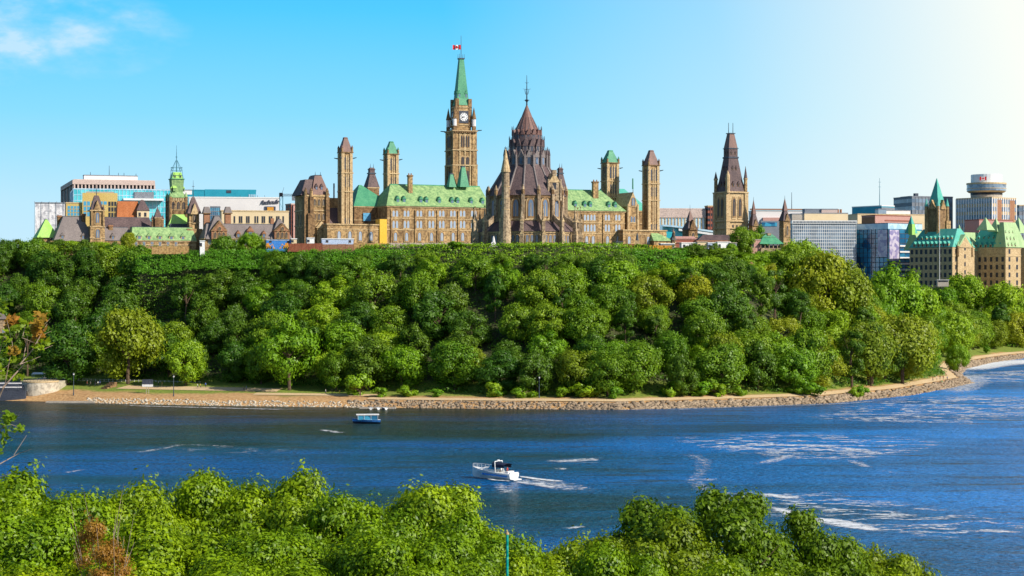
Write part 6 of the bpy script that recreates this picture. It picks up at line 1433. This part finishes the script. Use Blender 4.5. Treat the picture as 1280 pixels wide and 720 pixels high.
# single trees the photo picks out
def at(key, px, Y, ptop, wpx, z=None, **kw):
    K = KINDS_[key]; x = (px-640)*Y/F; s_ = wpx*Y/F/(2*K['rx']*.98); zb = float(gz(x, Y)) if z is None else z
    H = max(2.0, CH-(ptop-360)*Y/F-zb); s_ = max(s_, H/((K['ch']+K['rz']*.95)*1.22)); return tree(key, x, Y, s_, H/((K['ch']+K['rz']*.95)*s_), z=zb, **kw)
at('gold', 160, 694, 384, 64); at('dark', 84, 698, 402, 66); at('bright', 232, 684, 426, 44); at('bright', 362, 668, 402, 66); at('mid', 420, 664, 440, 34)
at('gold', 1085, 715, 400, 70); at('gold', 1128, 736, 392, 74); at('mid', 1010, 680, 408, 56); at('bright', 1190, 985, 392, 44, group='trees beyond the river bend'); at('bright', 1234, 1062, 432, 9, group='trees beyond the river bend'); at('bright', 1197, 880, 430, 14, group='trees beyond the river bend')
at('gold', 905, 668, 415, 52); at('gold', 590, 662, 432, 40); at('bright', 770, 660, 425, 44)
CT = 'trees standing among the buildings'
at('mid', 931, 752, 334, 22, group=CT); at('bright', 948, 752, 331, 22, group=CT); at('mid', 928, 800, 283, 22, group=CT); at('bright', 949, 815, 286, 22, group=CT); at('bright', 939, 810, 290, 18, group=CT); at('bright', 312, 776, 291, 34, group=CT); at('mid', 281, 776, 294, 18, group=CT)
at('dark', 868, 752, 305, 36, group=CT); at('mid', 900, 762, 310, 40, group=CT); at('bright', 997, 800, 300, 34, group=CT); at('mid', 975, 790, 312, 30, group=CT); at('bright', 1012, 800, 308, 30, group=CT); at('gold', 1040, 790, 318, 34, group=CT)
at('small', 571, 741, 301, 22, group=CT); at('small', 722, 746, 306, 16, group=CT); at('small', 800, 760, 309, 20, group=CT); at('gold', 161, 815, 290, 18, group=CT)
random.seed(41)
for px in range(4, 246, 17): at(kpick(px, 0, 0), px, random.uniform(806, 822) if px < 170 else random.uniform(776, 784), (298+px*.045 if px < 120 else 303+(px-120)*.055)+random.uniform(-3, 3), random.uniform(30, 40), group=CT)
for px in range(850, 1070, 22): at(kpick(px+60, 0, 0), px, random.uniform(772, 790), float(np.interp(px, [850, 930, 990, 1070], [313, 317, 308, 326]))+random.uniform(-4, 4), random.uniform(34, 46), group=CT)
at('bright', 1206, 1190, 342, 20, group=CT); at('bright', 1112, 1010, 336, 30, group=CT); at('bright', 1138, 1050, 344, 34, group=CT); at('bright', 1255, 1190, 353, 30, group=CT)
random.seed(5)
for i in range(18):                                     # bushes on the bank beside the path
    px = 445+i*38+random.uniform(-19, 19); x = (px-640)*640/F
    if px > 1130: break
    d = random.uniform(11, 15); y = float(shore(x))+d; x = (px-640)*y/F; tree('small', x, y, random.uniform(.7, 1.7), random.uniform(.7, 1.1), group='bushes beside the shore path')
# leaf litter, ivy and undergrowth filling the slope
def scatter(name, xs_, ys_, zs_, n_each, leaf, mat, spread, seed):
    rs = np.random.default_rng(seed); c_ = np.stack([xs_, ys_, zs_], 1); ii = np.repeat(np.arange(len(c_)), n_each); off = rs.normal(0, spread, (len(ii), 3)); off[:, 2] = np.abs(off[:, 2])*.6
    me = leaf_mesh(name, c_[ii]+off, off/spread*.6+np.array([0, -.3, .6]), leaf, rs, mat); o = bpy.data.objects.new(name, me); col.objects.link(o); o['kind'] = 'stuff'; return o
rs = np.random.default_rng(31); X = rs.uniform(-245, 215, 9500); Y = shore(X)+rs.uniform(12, 140, 9500); d = sdist(X, Y); k = (d > np.interp(X, D0, DD)-2.5) & (d < np.interp(X, ED, EE)+2); X, Y = X[k], Y[k]
scatter('undergrowth', X, Y, gz(X, Y)+.2, 12, .42, 'leaf_dark', 1.2, 32)
X = rs.uniform(150, 420, 3500); Y = shore(X)+rs.uniform(20, 260, 3500); d = sdist(X, Y); k = (d > 20) & (d < 150); X, Y = X[k], Y[k]
scatter('undergrowth', X, Y, gz(X, Y)+.3, 14, .5, 'leaf_mid', 1.5, 33)
# ivy hedge along the cliff edge
X = rs.uniform(-150, 68, 4600); Yt = np.interp(X, [-150, -60, 60, 105], [766, 744, 738, 752]); Y = Yt-rs.uniform(0, 9, 4600); lim = CH+(360-np.interp(640+X*F/Y, [200, 250, 850, 1000], [318, 312, 311, 318]))*Y/F
Z = lim-.5-(Yt-Y)*.85*rs.uniform(.9, 1.05, 4600)
scatter('ivy_hedge', X, Y, Z, 16, .28, 'leaf_hedge', .75, 34)
X = rs.uniform(-152, 68, 2600); Yt = np.interp(X, [-150, -60, 60, 105], [766, 744, 738, 752]); lim = CH+(360-np.interp(640+X*F/Yt, [200, 250, 850, 1000], [319, 313, 312, 319]))*Yt/F-1
scatter('ivy_hedge', X, Yt-9.3-rs.uniform(0, .8, 2600), lim-8.5-rs.uniform(0, 17, 2600), 14, .32, 'leaf_mid', .8, 36)
X = rs.uniform(-60, 110, 2600); Y = shore(X)+rs.uniform(88, 118, 2600); scatter('undergrowth', X, Y, gz(X, Y)+.3, 14, .34, 'leaf_bright', .9, 37)
b = MB()                                                # the bank the ivy grows on
n = 40
for i in range(n):
    xa, xb = -150+216*i/n, -150+216*(i+1)/n; q = []
    for x in (xa, xb):
        yt = float(np.interp(x, [-150, -60, 60, 105], [766, 744, 738, 752])); zt_ = CH+(360-float(np.interp(640+x*F/yt, [200, 250, 850, 1000], [319, 313, 312, 319])))*yt/F-1.0; q.append([(x, yt-9, zt_-26), (x, yt-1, zt_), (x, yt+6, zt_)])
    b.add(q[0]+q[1], [(0, 3, 4, 1), (1, 4, 5, 2)], 'ground')
o = b.build('hill', None); o['kind'] = 'structure'
# ---- near bank
foreg = [('leaf_near', (41, 42, 43), 'lime green tree'), ('leaf_near_olive', (44, 45), 'olive green tree')]
for (mt, seeds, wd), key in zip(foreg, ('near', 'olive')):
    KINDS_[key] = dict(words=wd.replace('tree', 'near-bank tree'), rx=5.0, rz=5.0, ch=9.2, v=[(crown('crown', s_, 5.0, 5.0, 46 if key == 'near' else 40, 7600 if key == 'near' else 5000, 18, .092 if key == 'near' else .10, mt, .24 if key == 'near' else .22, shell=.85, lr=(.15, .30), spike=.12), trunk_mesh(9.6, 6.5, s_, 'bark', .22, 11).mesh('trunk')) for s_ in seeds])
random.seed(8)
NB = 'treetops on the near bank'
def nearat(key, px, Y, ptop, wpx, vi=None): return at(key, px, Y, ptop, wpx, group=NB, vi=vi)
for key, px, Y, pt, wp, vi in (('near', 40, 92, 588, 250, 0), ('near', 150, 98, 592, 210, 1), ('near', 262, 100, 590, 190, 2), ('near', 372, 98, 588, 220, 0), ('near', 450, 94, 608, 190, 1),
                               ('near', 548, 96, 603, 150, 2), ('near', 590, 90, 640, 130, 0), ('near', 700, 92, 662, 150, 1), ('olive', 880, 92, 598, 250, 0), ('olive', 990, 96, 640, 170, 1), ('olive', 1085, 98, 668, 120, 0), ('olive', 820, 88, 650, 150, 1),
                               ('near', 760, 78, 680, 190, 2), ('near', 660, 76, 690, 180, 0), ('near', 40, 74, 640, 260, 2), ('near', 190, 76, 645, 280, 0), ('near', 340, 76, 650, 280, 1), ('near', 480, 74, 665, 250, 2), ('near', 900, 76, 690, 220, 1),
                               ('near', 560, 70, 690, 200, 1), ('olive', 1020, 84, 692, 180, 0), ('near', -60, 84, 600, 220, 1), ('near', 1130, 90, 712, 120, 0), ('near', 100, 66, 690, 300, 1), ('near', 300, 66, 700, 300, 2), ('near', 800, 68, 712, 220, 0)):
    nearat(key, px, Y, pt, wp, vi)
X = rs.uniform(-50, 50, 2600); Y = rs.uniform(55, 190, 2600); scatter('undergrowth', X, Y, gz(X, Y)+.3, 16, .2, 'leaf_near_olive', .8, 35)
# rusty shrub among them
KINDS_['rust'] = dict(words='rust brown leaved shrub', rx=1.1, rz=1.9, ch=9.0, v=[(crown('crown', 51, 1.1, 1.9, 16, 560, 9, .05, 'leaf_rust', .13, spike=.4), trunk_mesh(9.0, 1.8, 51, 'bark_grey', .07, 9).mesh('trunk'))])
r = at('rust', 118, 67, 632, 44, group='rusty shrubs on the near bank'); r.name = 'rusty_shrub'; r['category'] = 'shrub'
r = at('rust', 136, 64, 664, 38, group='rusty shrubs on the near bank'); r.name = 'rusty_shrub'; r['category'] = 'shrub'
# sumac branches at the left edge, close to the camera
def sumac(px, py, Y, label, segs, tips, sc_=1.0):
    o0 = P(px, Y, py); r = empty('sumac_tree', o0); tag(r, label, 'tree'); b = MB(); q = lambda a, c_: Vector(((a-px)*Y/F, random.uniform(-.15, .15), -(c_-py)*Y/F))
    for (x0, y0, x1, y1, w0, w1) in segs: b.tube(q(x0, y0), q(x1, y1), w0*Y/F, w1*Y/F, 'bark_grey', 6)
    b.build('trunk', r)
    rs_ = np.random.default_rng(int(px)+77)
    for nm, mt, T_ in [('crown', 'leaf_near_olive', [t for t in tips if not t[3]])]+[('seed_cluster', 'leaf_rust', [t]) for t in tips if t[3]]:
        if not T_: continue
        c_ = np.array([q(t[0], t[1]) for t in T_]); sp = np.array([t[2]*Y/F for t in T_]); ii = np.repeat(np.arange(len(c_)), 34 if nm == 'crown' else 50); off = rs_.normal(0, 1, (len(ii), 3))*sp[ii][:, None]*np.array([1, 1, .8])
        me = leaf_mesh(nm, c_[ii]+off, np.array([0, -.6, .5])+off*0, .032*sc_, rs_, mt); o = bpy.data.objects.new(nm, me); col.objects.link(o); o.parent = r
random.seed(77)
sumac(-30, 560, 24, 'bare branched sumac with rusty seed heads leaning in from the left edge',
      [(-30, 560, 5, 485, 1.6, 1.2), (5, 485, 28, 455, 1.1, .8), (28, 455, 47, 430, .8, .6), (47, 430, 42, 412, .6, .4), (47, 430, 58, 405, .5, .3), (28, 455, 32, 420, .7, .5), (32, 420, 30, 400, .5, .3), (30, 422, 48, 432, .5, .35), (42, 412, 30, 405, .4, .3), (58, 405, 64, 398, .3, .2), (55, 437, 64, 432, .35, .2), (5, 485, 18, 430, .7, .4), (18, 430, 12, 400, .4, .3), (-30, 520, 0, 440, .9, .5), (0, 440, 8, 405, .5, .3), (28, 455, 48, 446, .5, .3), (-20, 480, 10, 455, .7, .4), (40, 424, 62, 414, .3, .2)],
      [(48, 396, 4, 1), (44, 408, 3.4, 1), (50, 404, 3, 1), (48, 416, 3.5, 1), (47, 424, 3, 1), (12, 405, 4, 1), (20, 400, 3, 1), (8, 400, 3, 1), (22, 438, 3, 1), (10, 420, 5, 0), (28, 402, 4, 0), (24, 410, 4, 0), (36, 412, 4, 0), (57, 428, 4, 0), (52, 434, 3.5, 0), (3, 425, 6, 0), (16, 435, 5, 0), (6, 445, 6, 0), (0, 390, 6, 0), (18, 450, 4, 0), (0, 460, 6, 0), (14, 470, 4, 0), (30, 450, 3, 0), (2, 380, 5, 0)])
sumac(-30, 640, 26, 'thin sumac twig above the treetops at left edge, below the lock wall',
      [(-30, 640, 0, 580, 1.2, .8), (0, 580, 20, 568, .7, .4), (20, 568, 30, 545, .4, .2), (20, 568, 38, 562, .3, .2), (-20, 560, 8, 530, .6, .4), (8, 530, 26, 518, .4, .25), (26, 518, 33, 512, .25, .15), (8, 530, 24, 536, .3, .2), (-10, 600, 12, 592, .4, .2)],
      [(8, 522, 4, 0), (16, 519, 3.5, 0), (25, 536, 4, 0), (2, 540, 6, 0), (2, 550, 5, 0), (-2, 562, 5, 0), (14, 524, 3, 0)])
# teal pole
r = empty('teal_pole', P(634, 62, z=20)); tag(r, 'slender teal metal pole with pale cap rising from the near treetops', 'pole')
zp = CH-(668-360)*62/F-20; b = MB(); b.cyl(0, 0, .05, -2, .045, zp, 'teal_paint', 10); b.build('pole', r); b = MB(); b.cyl(0, 0, .06, zp, .06, zp+.06, 'stone_pale', 10); b.cyl(0, 0, .03, zp+.06, .01, zp+.16, 'stone_pale', 8); b.build('cap', r)
# ============================================================ LABELS FOR THE TREES
LMS = [(-1e9, 66, 'below the sheeted white block'), (66, 112, 'below the grey slate roofs'), (112, 160, 'below the pointed gothic tower'), (160, 205, 'below the lime mansard roof'), (205, 250, 'below the great green tower'), (250, 300, 'below the twin capped chimneys'), (300, 350, 'below the cream office'),
       (350, 410, 'below the mansard pavilion'), (410, 455, 'below the westernmost square tower'), (455, 510, 'below the western green-capped tower'), (510, 555, 'below the western wing'), (555, 600, 'below the clock tower'),
       (600, 640, 'below the library stair turret'), (640, 680, 'below the library spire'), (680, 725, 'below the library east side'), (725, 780, 'below the eastern green-capped tower'), (780, 835, 'below the easternmost square tower'), (835, 890, 'below the white cabins'),
       (890, 940, 'below the tall stepped tower'), (940, 990, 'below the garden pavilion'), (990, 1070, 'below the gridded office'), (1070, 1130, 'below the blue glass office'), (1130, 1190, 'below the turquoise roofed facade'), (1190, 1235, 'below the round topped hotel'), (1235, 1e9, 'at the far right edge')]
NLM = [(-1e9, 90, 'at left edge'), (90, 220, 'around rusty shrubs'), (220, 420, 'far left of teal pole'), (420, 620, 'close left of teal pole'), (620, 780, 'around teal pole'), (780, 960, 'below big foam streak'), (960, 1e9, 'at the right end')]
ORD = ['leftmost', 'second from left', 'third from left', 'fourth from left', 'fifth from left', 'sixth from left', 'seventh from left', 'eighth from left', 'ninth from left', 'tenth from left']+['number %d from left' % i for i in range(11, 30)]
buckets = {}
for r, key in TREES:
    K = KINDS_[key]; p = r.location; zc = p.z+K['ch']*r.scale.z; px = 640+p.x*F/p.y; py = 360-(zc-CH)*F/p.y
    g_ = r['group']
    if g_ == NB: place = ''+[t for a, c_, t in NLM if a <= px < c_][0]; row = 'in front row' if p.y < 80 else 'in back row'
    elif g_.startswith('rusty'): place = 'among the near treetops'; row = ''
    elif g_ == CT: place = [t for a, c_, t in LMS if a <= px < c_][0]; row = 'at cliff top'
    elif 'bushes' in g_: place = [t for a, c_, t in LMS if a <= px < c_][0]; row = 'beside the path'
    elif 'bend' in g_: place = [t for a, c_, t in LMS if a <= px < c_][0]; row = 'low past bend' if py > 395 else 'high past bend'
    else:
        place = [t for a, c_, t in LMS if a <= px < c_][0]; row = 'near the water' if py > 432 else 'low on slope' if py > 400 else 'midway up slope' if py > 360 else 'high on slope'
    buckets.setdefault((K['words'], row, place), []).append((px, py, r))
for (wd, row, place), L in buckets.items():
    L.sort(key=lambda t: t[0]); base = ' '.join((wd+' '+row+' '+place).split())
    for i, (px, py, r) in enumerate(L):
        r['label'] = base if len(L) == 1 else base+', '+('right one of two' if (len(L) == 2 and i) else 'left one of two' if len(L) == 2 else ORD[i])
# ============================================================ SKY, SUN, CAMERA
SUN_EL, AZ = 34.0, 58.0           # azimuth measured from behind the camera towards its right
sd = Vector((math.sin(R(AZ))*math.cos(R(SUN_EL)), -math.cos(R(AZ))*math.cos(R(SUN_EL)), math.sin(R(SUN_EL))))
L = bpy.data.lights.new('sun', 'SUN'); L.energy = 4.9; L.angle = R(.5); L.color = (1.0, .93, .80)
so = bpy.data.objects.new('sun', L); col.objects.link(so); so.rotation_euler = sd.to_track_quat('Z', 'Y').to_euler(); so.location = (0, 0, 300)
wd = bpy.data.worlds.new('World'); sc.world = wd; wd.use_nodes = True; nt = wd.node_tree; bg = nt.nodes['Background']
sky = nt.nodes.new('ShaderNodeTexSky'); sky.sky_type = 'NISHITA'; sky.sun_disc = False; sky.sun_elevation = R(SUN_EL); sky.sun_rotation = math.atan2(sd.x, sd.y)
sky.air_density = 1.0; sky.dust_density = .4; sky.ozone_density = 2.0
tc = nt.nodes.new('ShaderNodeTexCoord'); sp_ = nt.nodes.new('ShaderNodeSeparateXYZ'); nt.links.new(tc.outputs['Generated'], sp_.inputs[0])
S = 0.10; X10 = 1.0/S
def lin(r_, g_, b_): f_ = lambda c_: ((c_/255)/12.92 if c_/255 <= .04045 else ((c_/255+.055)/1.055)**2.4); return (f_(r_), f_(g_), f_(b_))
low = ramp(nt, math_(nt, 'MULTIPLY', sp_.outputs[2], 5.0), [(0.0, lin(206, 234, 250)), (.22, lin(188, 232, 253)), (.45, lin(138, 220, 255)), (.72, lin(84, 203, 255)), (1.0, lin(50, 170, 240))])
rt = ramp(nt, math_(nt, 'ADD', math_(nt, 'MULTIPLY', sp_.outputs[0], 1.0), math_(nt, 'MULTIPLY', sp_.outputs[2], .25)), [(.0, (0, 0, 0)), (.14, (.28, .28, .28)), (.22, (.62, .62, .62)), (.285, (.93, .93, .93))])
c = mix(nt, rt, low, lin(255, 255, 244))
mp = nt.nodes.new('ShaderNodeMapping'); mp.inputs['Scale'].default_value = (22, 22, 48); nt.links.new(tc.outputs['Generated'], mp.inputs[0])
cn = noise(nt, mp.outputs[0], 1.3, 6, .55)
def blob(cx_, cz_, rx_, rz_):
    a = math_(nt, 'DIVIDE', math_(nt, 'SUBTRACT', sp_.outputs[0], cx_), rx_); b_ = math_(nt, 'DIVIDE', math_(nt, 'SUBTRACT', sp_.outputs[2], cz_), rz_)
    return math_(nt, 'SUBTRACT', 1.0, math_(nt, 'ADD', math_(nt, 'MULTIPLY', a, a), math_(nt, 'MULTIPLY', b_, b_)), True)
bl = math_(nt, 'ADD', math_(nt, 'MULTIPLY', blob(-.255, .130, .095, .030), .50), math_(nt, 'MULTIPLY', blob(-.250, .118, .016, .010), .55))
cl = ramp(nt, math_(nt, 'MULTIPLY', bl, math_(nt, 'POWER', math_(nt, 'MULTIPLY', cn, 1.95), 4.0)), [(.04, (0, 0, 0)), (.8, (.6, .6, .6))])
cl = ramp(nt, cl, [(0, (0, 0, 0)), (1, (1, 1, 1))])
c = mix(nt, cl, c, lin(225, 240, 255))
lowf = ramp(nt, sp_.outputs[2], [(.17, (0, 0, 0)), (.30, (1, 1, 1))])
sc10 = nt.nodes.new('ShaderNodeVectorMath'); sc10.operation = 'SCALE'; sc10.inputs[3].default_value = X10*.87; nt.links.new(c, sc10.inputs[0])
fin = mix(nt, lowf, sc10.outputs[0], sky.outputs[0]); nt.links.new(fin, bg.inputs[0]); bg.inputs[1].default_value = S
cam = bpy.data.cameras.new('camera'); co = bpy.data.objects.new('camera', cam); col.objects.link(co); sc.camera = co
cam.sensor_width = 36; cam.lens = F/1280*36; cam.clip_end = 9000; cam.clip_start = .5; co.location = (0, 0, CH); co.rotation_euler = (math.pi/2, 0, 0)
sc.view_settings.view_transform = 'Standard'; sc.view_settings.look = 'None'; sc.view_settings.exposure = 0.25; sc.view_settings.gamma = 1
sc.cycles.max_bounces = 5; sc.cycles.diffuse_bounces = 2; sc.cycles.glossy_bounces = 3; sc.cycles.transparent_max_bounces = 12; sc.cycles.transmission_bounces = 3
sc.cycles.use_denoising = True
